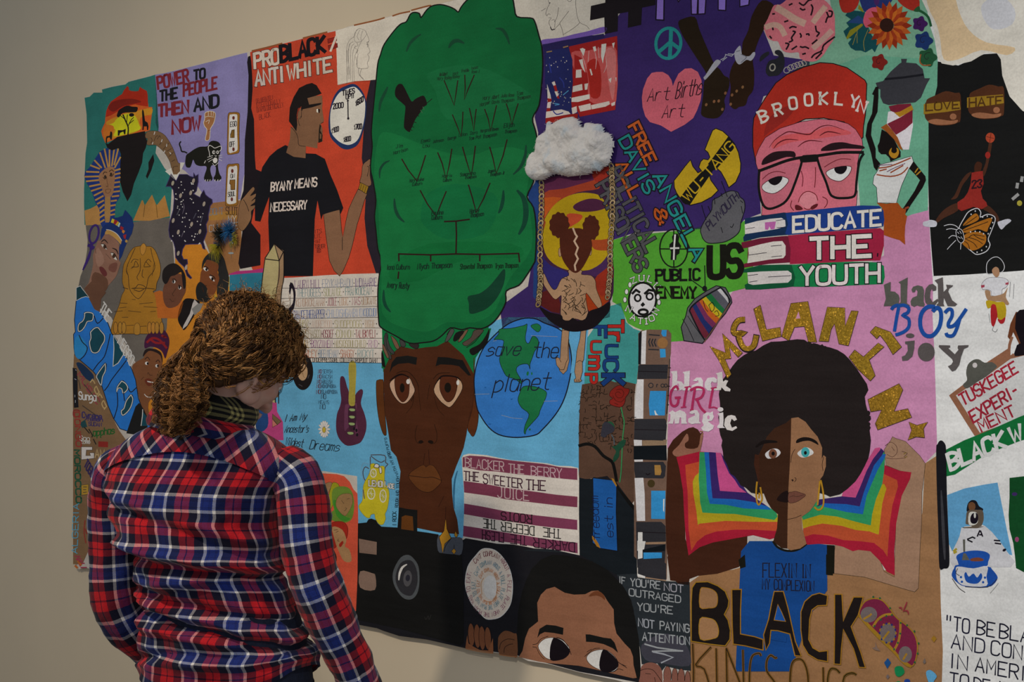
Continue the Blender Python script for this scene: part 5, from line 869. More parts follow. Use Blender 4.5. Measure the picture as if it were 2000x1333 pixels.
P('513a30', '365,840 480,820 590,800 650,790 720,815 840,810 950,835 935,960 930,1210 935,1333 940,1800 930,2100 910,2130 800,2000 640,1830 330,1880 330,1300 345,1000', 0)
V(1110, 820)
P('15161b', '165,625 230,640 320,640 320,620 530,650 580,690 700,850 780,960 790,1333 800,1800 170,1460 165,1200', 0); L('100d0e', 34, '160,285 250,262 340,290 430,390 520,450 550,530 575,670', 1); P('100d0e', '560,640 600,740 700,850 790,960 785,1010 690,900 590,760')
V(1080, 600)
random.seed(21)
for i in range(15):
    for j in range(17):
        x = 345 + i * 43 + random.uniform(-10, 10); y = 850 + j * 43 + random.uniform(-10, 10)
        if x > 925 or (y > 1480 and x < 640) or (640 < x < 860 and 840 < y < 1080) or y > 1300 + 600 * (x - 330) / 600 * 0.9 + 80: continue
        if random.random() < 0.42: L('17100e', 6, f'{x:.0f},{y:.0f} {x+random.uniform(10,26):.0f},{y+random.uniform(-14,14):.0f} {x+43:.0f},{y+random.uniform(-12,12):.0f}')
        if random.random() < 0.42: L('17100e', 6, f'{x:.0f},{y:.0f} {x+random.uniform(-14,14):.0f},{y+random.uniform(10,26):.0f} {x+random.uniform(-12,12):.0f},{y+43:.0f}')
S('rose', 'red rose on a thin green stem'); P('7a1d17', '740,860 790,850 830,880 880,890 870,940 840,980 830,1040 790,1085 720,1075 670,1050 670,1010 700,990 665,960 680,910', 1, '3a0e0c', 5); L('4a100e', 6, '740,900 790,890 820,930 800,980 750,980 730,940 760,920 790,940|700,960 730,1010 790,1030 830,990|720,1040 760,1060'); L('2f7a48', 12, '790,1085 810,1180 825,1260 810,1400 800,1600 790,1800 775,1900'); P('1d4a34', '680,1240 600,1260 590,1300 640,1340 700,1350 720,1290', 1)
V(1110, 820)
P('1a4030', '525,290 570,280 620,230 675,215 660,280 610,330 600,400 545,460 540,410 570,340', 1); P('30323a', '405,150 430,40 480,25 550,80 540,130 480,160 450,190 410,180', 1); L('4a5560', 10, '520,160 545,210 550,270')
S('blue_door', 'blue door shape with black handwriting'); P('17508f', '320,630 530,655 575,720 570,1000 585,1420 400,1390 315,1330 325,1000', 0, '120f12', 5); P('9c6a22', '520,630 545,640 580,710 572,725 530,660'); P('9c6a22', '310,1255 330,1265 380,1340 400,1390 360,1370 312,1290'); T('freedom', '121a3a', 395, 1300, 375, 830, 90, 0.09, (-1, -0.1)); T('est in', '121a3a', 540, 1270, 530, 850, 90, 0.09, (-1, -0.1))
V(1080, 600)
M('painted_piano_keys', 'vertical strip of piano keys with blue squares', 30)
P('6b5442', '975,290 1010,255 1100,245 1300,248 1335,290 1330,500 1310,640 1310,900 1290,1230 1265,1333 1300,1800 1300,2300 1285,2950 1180,2950 930,2700 930,2200 930,1333 930,1210 960,800 980,620', 0)
P('141318', '980,290 1010,260 1015,350 1005,625 975,620'); P('b7b3b1', '1015,265 1065,250 1060,400 1055,620 1005,620 1010,400'); P('2b2a2d', '975,640 1000,625 1300,625 1290,780 970,780'); L('17151a', 8, '975,698 1295,705', 0); P('b7b3b1', '965,785 1035,785 1030,1210 935,1210 945,1000'); P('2b2a2d', '935,1215 1265,1210 1280,1240 1275,1440 930,1440')
P('2f86bd', '1232,250 1285,250 1280,320 1245,320 1225,290'); P('2f86bd', '1210,455 1270,455 1275,545 1215,550'); P('2f86bd', '1105,910 1280,910 1265,1175 1100,1175 1090,1050'); P('c2bfba', '1150,1125 1160,1120 1175,1155 1195,1172 1160,1172'); P('8c6438', ell(1240, 390, 58, 58)); L('2b2a2d', 14, '1090,300 1210,310|1085,460 1200,465|1105,340 1090,380 1105,430|1135,345 1120,385 1140,430|1165,345 1150,385 1170,430', 0)
p = ell(1113, 850, 24, 24); L('2b2a2d', 10, p + [p[0]], 0); p = ell(1240, 852, 18, 18); L('2b2a2d', 9, p + [p[0]], 0); p = ell(1275, 852, 16, 18); L('2b2a2d', 9, p + [p[0]], 0); L('2b2a2d', 10, '1175,870 1178,840 1190,840')
L('2a221c', 10, '1318,560 1310,800 1300,1000 1285,1160|1300,660 1330,660|1295,760 1325,760|1290,860 1320,860|1290,960 1318,960|1285,1060 1310,1060', 0)
V(1110, 820)
P('b7b3b1', '760,215 850,220 850,280 765,282'); P('8c7258', '855,225 1120,215 1110,280 855,280'); P('0e1016', '760,285 1115,275 1118,440 760,430'); P('b7b3b1', '765,432 860,430 860,452 770,455'); P('2b2a2d', '765,458 1080,455 1110,500 1100,610 1080,635 780,630 765,540'); P('9c7038', '985,490 1050,490 1062,560 1050,600 990,598'); P('3c2f1a', ell(950, 690, 40, 42)); P('b7b3b1', '770,630 865,628 880,800 885,1095 795,1095'); P('2f86bd', '950,768 1105,768 1100,1075 950,1072'); P('c2bfba', '1080,860 1095,855 1090,1000 1080,980')
P('2b2a2d', '785,1105 1060,1105 1105,1150 1110,1290 1100,1500 1090,1600 800,1600 790,1333'); L('17151a', 8, '790,1215 1110,1225', 0); P('b7b3b1', '800,1310 890,1315 870,1420 800,1420'); P('8c7258', '890,1325 1110,1320 1105,1345 890,1350'); P('0e1016', '795,1420 1100,1350 1100,1420 800,1440'); P('2b2a2d', '770,0 1110,0 1120,60 1110,180 1080,225 770,215'); L('17151a', 8, '770,105 1110,112', 0); L('17151a', 12, '895,580 910,595 940,580')
V(1140, 1093)
P('2b2a2d', '640,5 900,5 945,40 945,215 720,190 640,160'); P('b7b3b1', '632,148 720,178 715,200 635,175'); L('8c7258', 12, '720,190 945,225', 0); P('2f86bd', '700,-80 900,-80 900,-20 700,-10'); P('b7b3b1', '640,-300 690,-300 690,-20 640,-10')
V(1030, 220)
M('painted_slogan', 'orange and teal outlined slogan about freedom on purple', 60)
dg = (0.9, -0.45)
for s_, c, x0, y0, x1, y1 in (('FREE', 'b5531f', 1150, 165, 1345, 575), ('ALL', 'b5531f', 1015, 575, 1190, 960)): T(s_, c, x0, y0, x1, y1, 120, 0.22, (0.87, -0.5), '17121c', 0.1)
T('DAVIS', '1f7f7c', 1045, 310, 1335, 890, 120, 0.2, (0.87, -0.5), '17121c', 0.1); T('ANGELA', '1f7f7c', 1415, 700, 1860, 1615, 130, 0.2, (0.87, -0.5), '17121c', 0.1); T('&', 'b5531f', 1420, 1080, 1490, 1220, 120, 0.2, (0.87, -0.5), '17121c', 0.1)
M('painted_slogan', 'grey outlined slogan across the chain and green ground', 62)
T('POLITICAL', '4e4b4e', 930, 660, 1340, 1520, 150, 0.2, (0.87, -0.5), '1a171b', 0.05); T('PRISONERS', '4e4b4e', 800, 800, 1230, 1740, 150, 0.2, (0.87, -0.5), '1a171b', 0.05)
V(1320, 220)
M('painted_emblem', 'yellow winged letter emblem with a black band', 50)
P('b3951d', '485,180 560,210 620,265 690,350 730,440 755,560 750,650 700,760 625,820 590,740 540,650 495,610 450,630 415,690 430,740 510,850 440,920 330,980 210,1010 130,980 60,880 35,820 30,745 90,670 150,590 210,520 235,590 290,660 330,640 300,600 320,540 350,510 400,520 420,490 400,440 365,410 400,320 450,200', 0, '14110f', 9)
P('14110f', '620,265 665,310 700,380 600,500 500,610 440,640 420,690 300,860 205,1005 150,1000 95,930 200,790 330,650 450,500 560,350')
T('WU-TANG', 'b3951d', 185, 975, 700, 385, 105, 0.15, (-0.7, -0.72))
M('painted_rock', 'grey boulder lettered with a place name', 50)
P('56555a', '330,1333 320,1270 380,1150 440,1060 450,960 520,920 580,880 650,855 720,870 745,920 790,960 800,1040 780,1120 755,1200 745,1280 700,1340 600,1400 500,1420 400,1420 350,1380', 1, '15131a', 9); T('PLYMOUTH', '2a2238', 415, 1285, 735, 935, 85, 0.16, (-0.5, -0.87)); L('15131a', 8, '330,1010 350,1080 380,1170|400,1020 430,1090|470,930 475,1000|540,880 555,920|545,750 580,840 610,920|640,1240 660,1250 680,1210|540,1250 560,1310|760,1020 775,1100|750,960 780,985')
V(1030, 440)
M('painted_target_emblem', 'black cross hair circle over a silhouette on green', 70)
R('15120f', 14, 1640, 255, 152, 205, 0); L('15120f', 12, '1640,50 1640,110|1640,380 1640,460|1490,260 1610,262|1700,262 1790,262', 0); P('15120f', '1620,130 1640,100 1680,95 1700,130 1690,180 1720,230 1705,260 1700,310 1670,330 1665,380 1605,380 1610,290 1590,240 1595,210 1630,180', 0); L('bdb6b0', 18, '1655,105 1645,230 1640,380|1600,255 1700,252', 0)
T('PUBLIC', '15120f', 1450, 605, 1920, 595, 115, 0.22, None, serif=0.5); T('ENEMY', '15120f', 1455, 790, 1880, 790, 115, 0.22, None, serif=0.5)
M('painted_slogan', 'two bold black capitals on green beside the books', 60)
V(1380, 440)
T('US', '15120f', 85, 565, 420, 545, 320, 0.22)
V(1030, 440)
M('painted_mask_emblem', 'round white mask emblem ringed with white letters', 50)
P('b7b4b2', ell(1300, 812, 148, 185, 3), 0, '14120f', 22); L('14120f', 26, '1185,750 1230,705 1275,735|1320,750 1370,705 1425,715', 0); R('14120f', 20, 1248, 792, 32, 36); R('14120f', 20, 1378, 775, 34, 36); P('14120f', '1305,835 1330,865 1300,890 1278,868'); R('14120f', 26, 1308, 945, 48, 28)
def spaced(items, h, c, w=0.17):
    for ch, x, y, a in items:
        r = math.radians(a); d = 26; T(ch, c, x - d * math.cos(r), y - d * math.sin(r), x + d * math.cos(r), y + d * math.sin(r), h, w, (math.sin(r), -math.cos(r)), '15130f', 0.06, serif=0.5)
spaced((('Z', 1215, 630, -25), ('U', 1290, 610, 0), ('L', 1375, 620, 20), ('U', 1435, 690, 45), ('N', 1140, 940, 205 - 180), ('A', 1190, 1030, 20), ('T', 1275, 1070, 5), ('I', 1345, 1075, -5), ('O', 1410, 1040, -20), ('N', 1470, 950, -60)), 62, 'b7b4b2')
for x, y in ((1165, 650), (1128, 725), (1110, 812), (1480, 840), (1470, 780)): E('b7b4b2', x, y, 19, 30, 0, '15130f', 5)
M('painted_television', 'grey television with a rainbow striped screen', 66)
V(1030, 440)
P('5a595c', '1720,1110 1770,990 1790,900 1870,800 1990,720 2100,660 2200,680 2260,790 2270,840 2200,960 2060,1120 1970,1260 1950,1285 1750,1255', 0, '14121a', 10); L('14121a', 7, '1735,1020 1790,1110 1860,1260|1790,985 1860,1090 1960,1230')
P('6a2435', '1810,930 1840,880 1920,1030 2020,1180 1990,1230 1960,1220 1880,1080'); P('1e2a5e', '1840,880 1880,850 1980,1030 2060,1110 2020,1180 1920,1030'); P('6f2b52', '1880,850 1915,825 2010,980 2100,1070 2060,1115 1980,1030'); P('b5561c', '1915,825 1945,800 2040,930 2140,1020 2100,1070 2010,980'); P('b9a51f', '1945,800 1985,775 2080,880 2175,970 2140,1020 2040,930'); P('1a6a35', '1985,775 2040,740 2130,850 2205,930 2175,970 2080,880'); P('55555a', '2040,740 2110,705 2180,780 2240,850 2205,930 2130,850'); P('a9a6a4', '2110,705 2150,690 2225,790 2235,850 2180,780')
L('14121a', 16, '1810,930 1840,880 1940,800 2110,700 2160,690 2240,800 2235,860 2120,1050 2000,1230 1960,1225 1880,1080 1810,930', 1); L('14121a', 7, '1960,820 1980,900 2010,940|2020,870 2060,840 2080,900 2050,940 2020,870|2080,950 2110,930 2130,980 2090,990'); L('14121a', 10, '1975,440 1980,660|1820,590 1960,690', 0); E('14121a', 1975, 690, 26, 30)
L('63463a', 12, '2250,850 2100,1080 1970,1270', 0)
V(1380, 580)
M('painted_afro_woman', 'woman with a huge black afro holding a rainbow cloth', 40)
V(1300, 800)
S('arms', 'dark and light brown arms'); P('3c2110', '75,420 130,330 230,240 300,200 350,190 400,215 430,260 450,240 460,290 440,400 420,480 300,500 180,520 200,640 240,880 260,1150 265,1400 330,1590 330,1700 300,1900 180,1880 110,1800 60,1500 50,1200 60,800', 0)
P('8a5f48', '125,460 200,380 280,260 300,330 260,370 280,420 400,410 430,280 460,250 455,300 430,430 420,460 300,490 170,510', 1); L('7a5a18', 10, '420,235 455,240', 0)
P('3c2110', '140,1280 330,1500 560,1370 700,1320 940,1300 930,1600 845,1705 611,1777 400,1800 222,1866 100,1850 70,1600', 0)
V(1500, 860)
P('9b765f', '1310,100 1350,40 1380,0 1400,-40 1440,-20 1540,10 1620,90 1700,170 1755,250 1740,400 1720,560 1715,900 1700,1150 1680,1600 1640,1640 1500,1600 1300,1540 1100,1480 760,1440 760,1300 780,1120 1000,1170 1160,1190 1260,1280 1310,1420 1420,1480 1425,1200 1440,860 1500,560 1600,350 1480,330 1330,270', 0, '3a2a20', 4)
L('5a4030', 6, '1320,60 1380,20 1440,60 1450,130 1400,180 1340,150|1390,70 1420,110|1330,190 1420,200 1540,190|1500,120 1560,140 1520,180'); L('7a6028', 9, '1520,150 1550,130|1530,185 1560,175', 0)
S('rainbow_cloth', 'rainbow striped cloth'); V(1300, 800)
P('9d1a30', '168,515 420,455 650,470 940,900 1160,1050 1270,1150 1270,1210 1250,1385 1180,1405 1000,1360 800,1395 560,1440 420,1490 300,1580 270,1400 250,1100 240,880 200,640')
P('b0482a', '265,600 415,565 420,460 650,470 940,900 1160,1050 1270,1150 1270,1200 1255,1315 1000,1300 800,1300 600,1320 480,1360 390,1430 330,1530 300,1300 290,900 270,700'); P('a8921c', '345,780 370,720 410,685 420,460 650,470 940,900 1160,1050 1270,1140 1270,1215 1000,1215 700,1205 420,1235 400,1250 385,1100 350,900')
P('2d8a56', '420,460 650,470 940,900 1160,1050 1250,1110 1265,1160 1230,1195 1030,1165 800,1130 600,1125 450,1115 425,1000 410,750'); P('1c5ba3', '470,460 650,470 940,900 1160,1050 1195,1085 900,1070 700,1030 530,1020 500,900 488,650'); P('33205a', '520,460 650,470 940,900 1160,1050 1000,1000 800,970 560,960 545,820 530,620'); P('b84a7c', '595,465 650,470 680,560 740,690 800,760 850,840 930,900 640,880 615,700')
V(1500, 860)
P('9d1a30', '1320,270 1480,330 1605,345 1590,420 1500,600 1440,900 1420,1200 1425,1460 1340,1420 1260,1300 1160,1200 1030,1185 970,1200 860,1150 770,1130 600,1120 470,1135 440,1040 415,830 600,640 850,605 1240,110 1310,120'); P('b0482a', '1310,365 1450,430 1460,500 1400,700 1370,900 1345,1260 1300,1190 1200,1110 1040,1090 870,1080 700,1030 540,1015 440,1045 415,820 600,640 850,605 1240,110 1310,120')
P('a8921c', '1275,480 1310,470 1335,520 1290,680 1270,850 1250,1020 1150,985 1000,970 850,925 640,900 500,930 430,955 415,820 600,640 850,605 1240,110 1310,120'); P('2d8a56', '1320,180 1310,330 1290,470 1220,640 1180,800 1165,920 1000,880 800,825 620,805 430,860 415,820 480,770 600,640 850,605 1240,110 1310,120')
P('1c5ba3', '1270,150 1330,150 1310,200 1240,320 1170,480 1120,600 1080,800 900,775 660,720 600,690 600,640 850,605 1240,110'); P('33205a', '1240,110 1275,85 1310,120 1280,170 1200,270 1150,400 1090,560 1045,715 900,690 660,680 585,720 600,640 850,605'); P('b84a7c', '1170,150 1210,85 1260,75 1270,100 1190,200 1120,330 1060,480 1000,620 850,605 870,530 960,470 1030,400 1100,260')
S('afro', 'huge black afro'); V(0, 0, 2000)
P('211a18', '1418,745 1430,730 1440,715 1450,703 1462,694 1473,688 1485,685 1500,675 1515,668 1535,667 1550,665 1566,663 1580,664 1590,671 1605,672 1615,676 1630,679 1645,684 1658,692 1668,702 1682,720 1692,735 1702,750 1705,762 1698,775 1700,790 1704,805 1706,825 1708,845 1710,860 1708,880 1705,895 1698,910 1690,925 1680,940 1664,955 1650,965 1630,970 1622,966 1600,960 1560,962 1520,960 1490,965 1476,962 1465,952 1456,948 1450,938 1444,930 1436,925 1432,915 1428,905 1422,895 1421,882 1418,870 1420,860 1416,850 1414,840 1414,828 1412,815 1416,800 1415,785 1413,770', 0)
random.seed(9)
for i in range(46):
    a = random.uniform(2.6, 6.9); x = 1563 + 142 * math.cos(a); y = 815 + 145 * math.sin(a); P('211a18', ell(x, y, random.uniform(4, 8), random.uniform(4, 8), random.uniform(0, 90), 7))
S('torso', 'blue shirt with black straps'); V(1500, 860)
P('16407e', '-150,1090 100,1090 150,1150 250,1200 340,1195 420,1160 470,1130 600,1120 690,1130 695,1620 500,1900 300,2500 -300,2500 -260,1620 -240,1200'); P('15110f', '690,1130 775,1135 770,1440 690,1430'); L('15110f', 24, '105,1090 150,1150 230,1190 330,1195 410,1165 470,1120', 1)
V(1340, 1093)
P('15110f', '620,0 690,-60 700,75 640,95'); P('15110f', '1570,-60 1650,-60 1645,165 1570,160')
T('FLEXIN', '1a1a2c', 885, 185, 1250, 190, 150, 0.08, None, serif=0.4); T('IN', '1a1a2c', 1310, 190, 1400, 190, 140, 0.09, None, serif=0.4); T('MY COMPLEXION', '1a1a2c', 880, 315, 1440, 340, 110, 0.1)
S('face', 'half dark and half light brown face'); V(1500, 860)
P('3a1d10', '0,60 40,-40 120,-130 250,-190 305,-240 300,0 290,250 275,500 265,800 262,1170 200,1165 140,1120 110,1090 150,950 160,800 90,740 40,660 0,560 -60,440 -90,250 -90,180 -50,160', 0); P('8f6447', '305,-240 380,-250 460,-200 520,-120 590,-40 640,80 635,200 655,160 680,180 680,280 650,380 620,420 590,640 540,720 500,770 415,830 425,950 470,1120 400,1170 300,1190 262,1170 265,800 275,500 290,250 300,0', 0)
P('3d2113', '-45,160 -90,150 -100,260 -60,420 -40,500', 0); L('2a1810', 6, '300,240 310,160 345,95|340,400 358,420 340,450|310,430 330,440|265,855 340,840 415,810|655,180 640,260 650,330'); P('2a1810', '305,425 325,420 330,440 315,445')
S('eyes'); P('b5b2b0', '20,150 60,110 110,90 160,95 190,135 150,180 90,195 45,195', 1); P('6b4530', ell(105, 145, 45, 52)); E('120d0b', 108, 143, 18, 22); P('b5b2b0', '370,140 420,95 470,75 520,95 548,135 510,165 450,185 405,180', 1); P('3f9a9c', ell(458, 128, 46, 54)); E('120d0b', 458, 135, 16, 20)
S('eyebrows'); P('15100e', '-80,60 -20,10 40,-5 140,5 150,25 60,30 -20,45 -70,75', 1); P('15100e', '360,30 370,-10 440,-35 520,-25 580,10 600,50 560,30 500,5 430,10', 1)
S('mouth'); P('1d0f0a', '150,630 200,570 270,550 275,665 200,665 155,650', 1); P('6b4434', '275,570 310,560 350,550 400,565 460,590 420,630 350,670 275,670', 1, '2a1810', 4); L('2a1810', 4, '285,615 330,600 360,610 440,590')
S('earrings', 'gold hoop earrings'); L('a87a1c', 18, '625,430 650,560 655,680 630,740 590,750 555,720|615,440 600,600 590,700', 1); V(1300, 800); L('a87a1c', 18, '1045,780 1035,900 1045,1000 1065,1030 1085,1000 1100,960 1080,840|1070,900 1065,960', 1)
S()
V(1380, 580)
M('gold_glitter_lettering', 'gold glitter capitals arching over the afro', 130)
GL = 'a07a26'
def gold(s): P('17111a', s, 0, '17111a', 9); P(GL, s, 0, gl=True)
gold('90,540 260,610 225,400 440,610 395,655 300,545 315,670 250,675 320,840 280,885 190,690')
L('17111a', 68, '470,250 400,260 360,310 345,370 370,400 450,395 400,420 420,500 460,560 520,570 570,520 595,410'); CUR['lv'] += 1
p_ = [q(a) for a in cr(PT('470,245 405,255 360,310 345,370 370,400 450,395 405,420 425,500 465,555 520,560 570,520 592,420'), False, 3)]; ribbon(p_, 54 * VIEW[2], paint(GL, *centre(p_), True), nz())
gold('565,135 635,95 700,360 850,335 860,430 660,480')
gold('970,75 1150,55 1245,490 1160,490 1115,320 1005,330 945,475 870,430'); P('ba7e9c', '1050,160 1070,235 1020,240')
gold('1365,115 1550,125 1555,320 1625,155 1695,160 1590,530 1490,510 1440,290 1400,360 1375,485 1275,480')
V(1640, 660)
gold('455,10 490,-30 560,60 630,180 720,100 600,-60 440,-120 385,-60'); 
gold('215,135 310,210 470,60 530,100 370,240 435,410 385,465 250,340 155,210')
gold('360,670 695,500 735,565 640,800 790,770 830,860 465,995 440,930 510,780 390,800'); gold('805,915 890,950 1005,915 960,980 970,1080 880,1070 795,1105 835,1000')
V(1080, 600)
M('painted_slogan', 'white and magenta slogan of three words on pink', 130)
W_ = 'b9b1ad'
S('lettering')
for s in ('1330,700 1400,690 1405,760 1400,800 1450,810 1480,850 1470,890 1430,905 1350,900 1325,890 1345,860 1350,730', '1460,705 1540,690 1535,780 1530,860 1550,890 1540,905 1460,905 1455,885 1475,865 1478,730', '1570,800 1610,765 1660,765 1682,800 1680,870 1700,890 1690,905 1640,900 1600,905 1560,890 1560,850 1600,830 1632,820 1630,795 1605,805', '1800,760 1835,785 1830,820 1800,820 1780,805 1765,830 1775,870 1810,880 1838,860 1830,890 1790,910 1730,905 1700,870 1700,820 1730,770', '1820,720 1890,700 1895,780 1900,810 1925,790 1955,800 1938,830 1930,855 1980,890 1975,915 1920,910 1882,870 1875,900 1815,905 1820,880 1838,850 1838,740',
          '1305,1150 1350,1120 1380,1140 1430,1115 1480,1135 1500,1160 1500,1240 1512,1265 1445,1265 1445,1200 1430,1195 1420,1262 1375,1265 1370,1205 1355,1265 1300,1262 1325,1230 1328,1165', '1530,1150 1570,1110 1620,1120 1642,1160 1640,1240 1662,1262 1600,1262 1560,1270 1520,1250 1520,1210 1560,1190 1595,1175 1590,1150 1565,1160', '1680,1170 1720,1140 1760,1145 1790,1128 1790,1160 1800,1190 1780,1230 1735,1240 1760,1260 1800,1285 1790,1320 1740,1350 1680,1340 1660,1310 1690,1280 1670,1240 1680,1200', '1835,1155 1900,1140 1905,1220 1900,1290 1922,1310 1840,1312 1835,1292 1858,1265 1858,1180', '1990,1170 2030,1180 2050,1220 2020,1235 1992,1210 1975,1260 1995,1308 2040,1290 2052,1310 2000,1342 1940,1330 1910,1280 1920,1210 1950,1178'): P(W_, s)
E(W_, 1870, 1110, 32, 24); E('ba7e9c', 1410, 855, 12, 26); E('ba7e9c', 1740, 1195, 14, 22)
L('a82d56', 26, '1415,900 1390,860 1345,900 1325,970 1335,1050 1370,1075 1405,1050 1415,990|1375,985 1440,980|1510,865 1490,960 1472,1085|1595,885 1575,1000 1560,1115|1540,905 1610,870 1675,880 1690,920 1660,980 1595,1005|1615,1000 1655,1090 1710,1145|1790,880 1770,980 1752,1090', 1)
L('a82d56', 15, '1480,872 1545,862|1440,1088 1500,1082|1540,1115 1580,1112|1765,882 1830,872|1740,1092 1800,1085 1840,1100', 0)
S()
V(1640, 440)
M('painted_slogan', 'grey and blue slogan of three words beside the gold letters', 130)
S('lettering'); K_ = '56534f'
for s in ('530,650 605,618 605,690 602,720 650,725 692,762 702,800 692,850 650,885 590,878 528,882 552,800', '690,622 790,570 785,700 780,850 812,872 800,887 690,882 680,862 712,840 712,640', '830,700 850,670 900,655 950,670 967,710 962,830 975,860 965,885 920,882 890,872 860,888 825,870 820,830 840,790 890,770 896,720 880,698 868,728 840,732', '1060,640 1100,670 1098,710 1060,718 1050,692 1036,720 1032,790 1060,838 1112,800 1122,820 1080,880 1020,885 980,840 970,770 985,690 1020,650', '1080,602 1170,568 1175,640 1178,728 1215,690 1205,648 1282,656 1270,672 1240,690 1228,720 1272,818 1327,860 1300,882 1222,880 1182,790 1176,850 1187,882 1110,880 1100,865 1120,850 1115,640'): P(K_, s)
L('1a4a96', 36, '612,920 640,885 690,880 670,1000 645,1155|690,880 745,870 800,900 790,950 740,980 800,1020 802,1100 760,1150 700,1180 655,1192', 1); L('1a4a96', 44, '1085,890 1010,888 950,940 925,1020 932,1120 980,1195 1060,1198 1130,1110 1152,1000 1140,920 1100,900 1058,940', 1); L('1a4a96', 38, '1192,955 1230,915 1268,925 1268,990 1232,1060 1235,1102 1290,1090 1350,1020 1425,910|1352,1020 1322,1120 1280,1198 1222,1200 1205,1170', 1)
V(1640, 660)
P(K_, '760,42 865,30 860,120 840,200 790,245 730,250 725,205 762,190 790,140 785,72 762,68'); E(K_, 815, -22, 46, 25); E(K_, 990, 155, 92, 100); P(K_, '1125,97 1130,80 1250,84 1250,105 1228,112 1300,180 1340,130 1330,110 1335,84 1450,80 1445,100 1400,120 1370,200 1350,290 1310,350 1270,365 1225,310 1262,290 1280,260 1270,230 1180,150')
S()
V(1640, 0)
M('painted_flowers', 'bunch of orange, red and blue flowers at the top', 40)
P('0f3f46', '110,180 150,120 320,140 340,260 400,400 480,470 430,580 400,540 330,580 280,560 220,560 170,530 140,480 180,430 120,420 90,350 150,300 120,260 170,220', 0); P('747018', '120,420 160,340 300,260 300,290 200,380 130,440'); P('1d3a64', '130,260 250,180 330,230 300,270'); P('8a231a', '40,0 60,-80 250,-100 260,30 200,130 100,150 60,100', 1); P('1d2a5c', '270,-40 420,-80 620,-20 560,80 420,120 320,140 280,60', 1); P('747018', '255,60 300,110 310,150 250,110'); P('3d2050', '420,-30 480,-40 470,60 430,60', 1)
P('8a231a', '670,0 700,-60 880,-60 915,80 850,130 740,80', 1); L('1d4a2c', 26, '880,120 940,140 1010,200 1040,300'); P('1d4a2c', '850,130 900,80 920,100 910,140', 1); P('b04a5c', '305,230 340,130 430,90 510,130 480,230 360,310 320,290', 1); L('8d7a2a', 5, '240,480 240,340 280,280|320,560 310,460 360,330|190,500 230,380')
for i in range(40):
    a = i / 20 * 6.283 + (0.16 if i >= 20 else 0); k_ = 1.0 if i < 20 else 0.72; c = ('7a2412', '9c4a1a')[i % 2] if i < 20 else ('a8561c', '8a2f14')[i % 2]; rx, ry = 245 * k_, 265 * k_; b = a + 0.17; d = a - 0.17
    P(c, [(590 + 40 * math.cos(a), 290 + 40 * math.sin(a)), (590 + rx * .75 * math.cos(d), 290 + ry * .75 * math.sin(d)), (590 + rx * math.cos(a), 290 + ry * math.sin(a)), (590 + rx * .75 * math.cos(b), 290 + ry * .75 * math.sin(b))])
E('2a1712', 560, 285, 75, 75)
for x, y, r_, c in ((480, 685, 80, '6b1d16'), (920, 270, 75, '37184a'), (960, 455, 92, '172a5a'), (1005, 635, 92, '1f4a2c')):
    P(c, [(x + r_ * (1 + 0.16 * math.cos(5 * t)) * math.cos(t), y + r_ * (1 + 0.16 * math.cos(5 * t)) * math.sin(t)) for t in [i / 30 * 6.283 for i in range(30)]]); L('1a1014', 5, [(x + r_ * 0.12 * t * math.cos(t), y + r_ * 0.12 * t * math.sin(t)) for t in [i / 4 for i in range(22)]], 0)
L('8a4a22', 12, '930,600 920,680 960,720 1040,715')
M('painted_pot_woman', 'black silhouette woman with a kettle on her wrapped head', 44)
S('kettle', 'grey kettle'); P('33333a', '440,910 520,890 600,790 700,700 720,690 715,650 780,650 770,690 880,700 950,760 970,860 1030,860 990,930 960,1000 930,1070 870,1120 780,1130 680,1140 580,1150 520,1130 490,1060 490,980 460,970', 0); L('1a1a1e', 24, '540,870 750,850 960,820', 1)
V(1640, 220)
S('head_wrap', 'red, gold and white head wrap'); P('b7b2b2', '575,0 835,-40 845,150 800,410 740,410 700,350 600,180 560,130'); P('6f1d2c', '580,-60 680,-80 820,-90 830,-50 700,30 600,-10'); P('a5761f', '640,10 700,60 850,-20 830,-70 700,0'); P('6f1d2c', '565,130 700,65 840,-20 840,120 760,190 660,250 620,200'); P('8c4a1f', '495,170 560,130 620,200 680,280 735,420 700,400 640,300 560,220', 0)
S('body', 'black body'); P('120e0d', '350,130 400,20 420,-180 400,-190 440,-270 470,-270 470,-160 460,0 400,130 390,250 440,400 440,500 490,560 450,640 420,600 390,450 330,260'); P('120e0d', '505,190 560,220 640,300 680,380 710,430 710,490 620,530 600,540 590,500 550,460 500,460 470,430 460,370 480,330 490,270'); P('120e0d', '840,520 900,600 980,700 985,740 950,820 820,1010 780,1080 740,1130 680,1130 670,1110 740,1040 860,860 920,740 860,670 800,610', 0)
S('clothes', 'white blouse and orange skirt'); P('b7b2b2', '490,570 620,540 830,480 850,540 800,620 720,800 690,900 665,990 460,985 450,820 410,780 420,700 460,640', 0, '1a1220', 5); P('9c471a', '450,985 560,995 680,985 720,1040 770,1060 760,1110 780,1130 760,1240 755,1333 760,1440 700,1390 600,1360 520,1330 530,1240 510,1040', 0); L('8c3f22', 14, '470,610 600,590 820,500|450,680 600,700 720,670 790,600|480,640 560,620|600,660 740,580'); L('5f3a5c', 8, '560,650 660,600 760,560|470,580 620,570')
L('a5761f', 14, '865,660 900,610|880,685 930,640', 0); L('8a3a24', 22, '755,1050 800,1030', 0)
S('earring', 'gold crescent earring'); P('a5761f', '615,390 590,420 585,460 620,500 660,500 690,460 690,410 665,390 670,430 640,450 610,430', 1)
S()
V(1640, 0)
M('painted_fists', 'two brown fists with gold knuckle rings on black', 44)
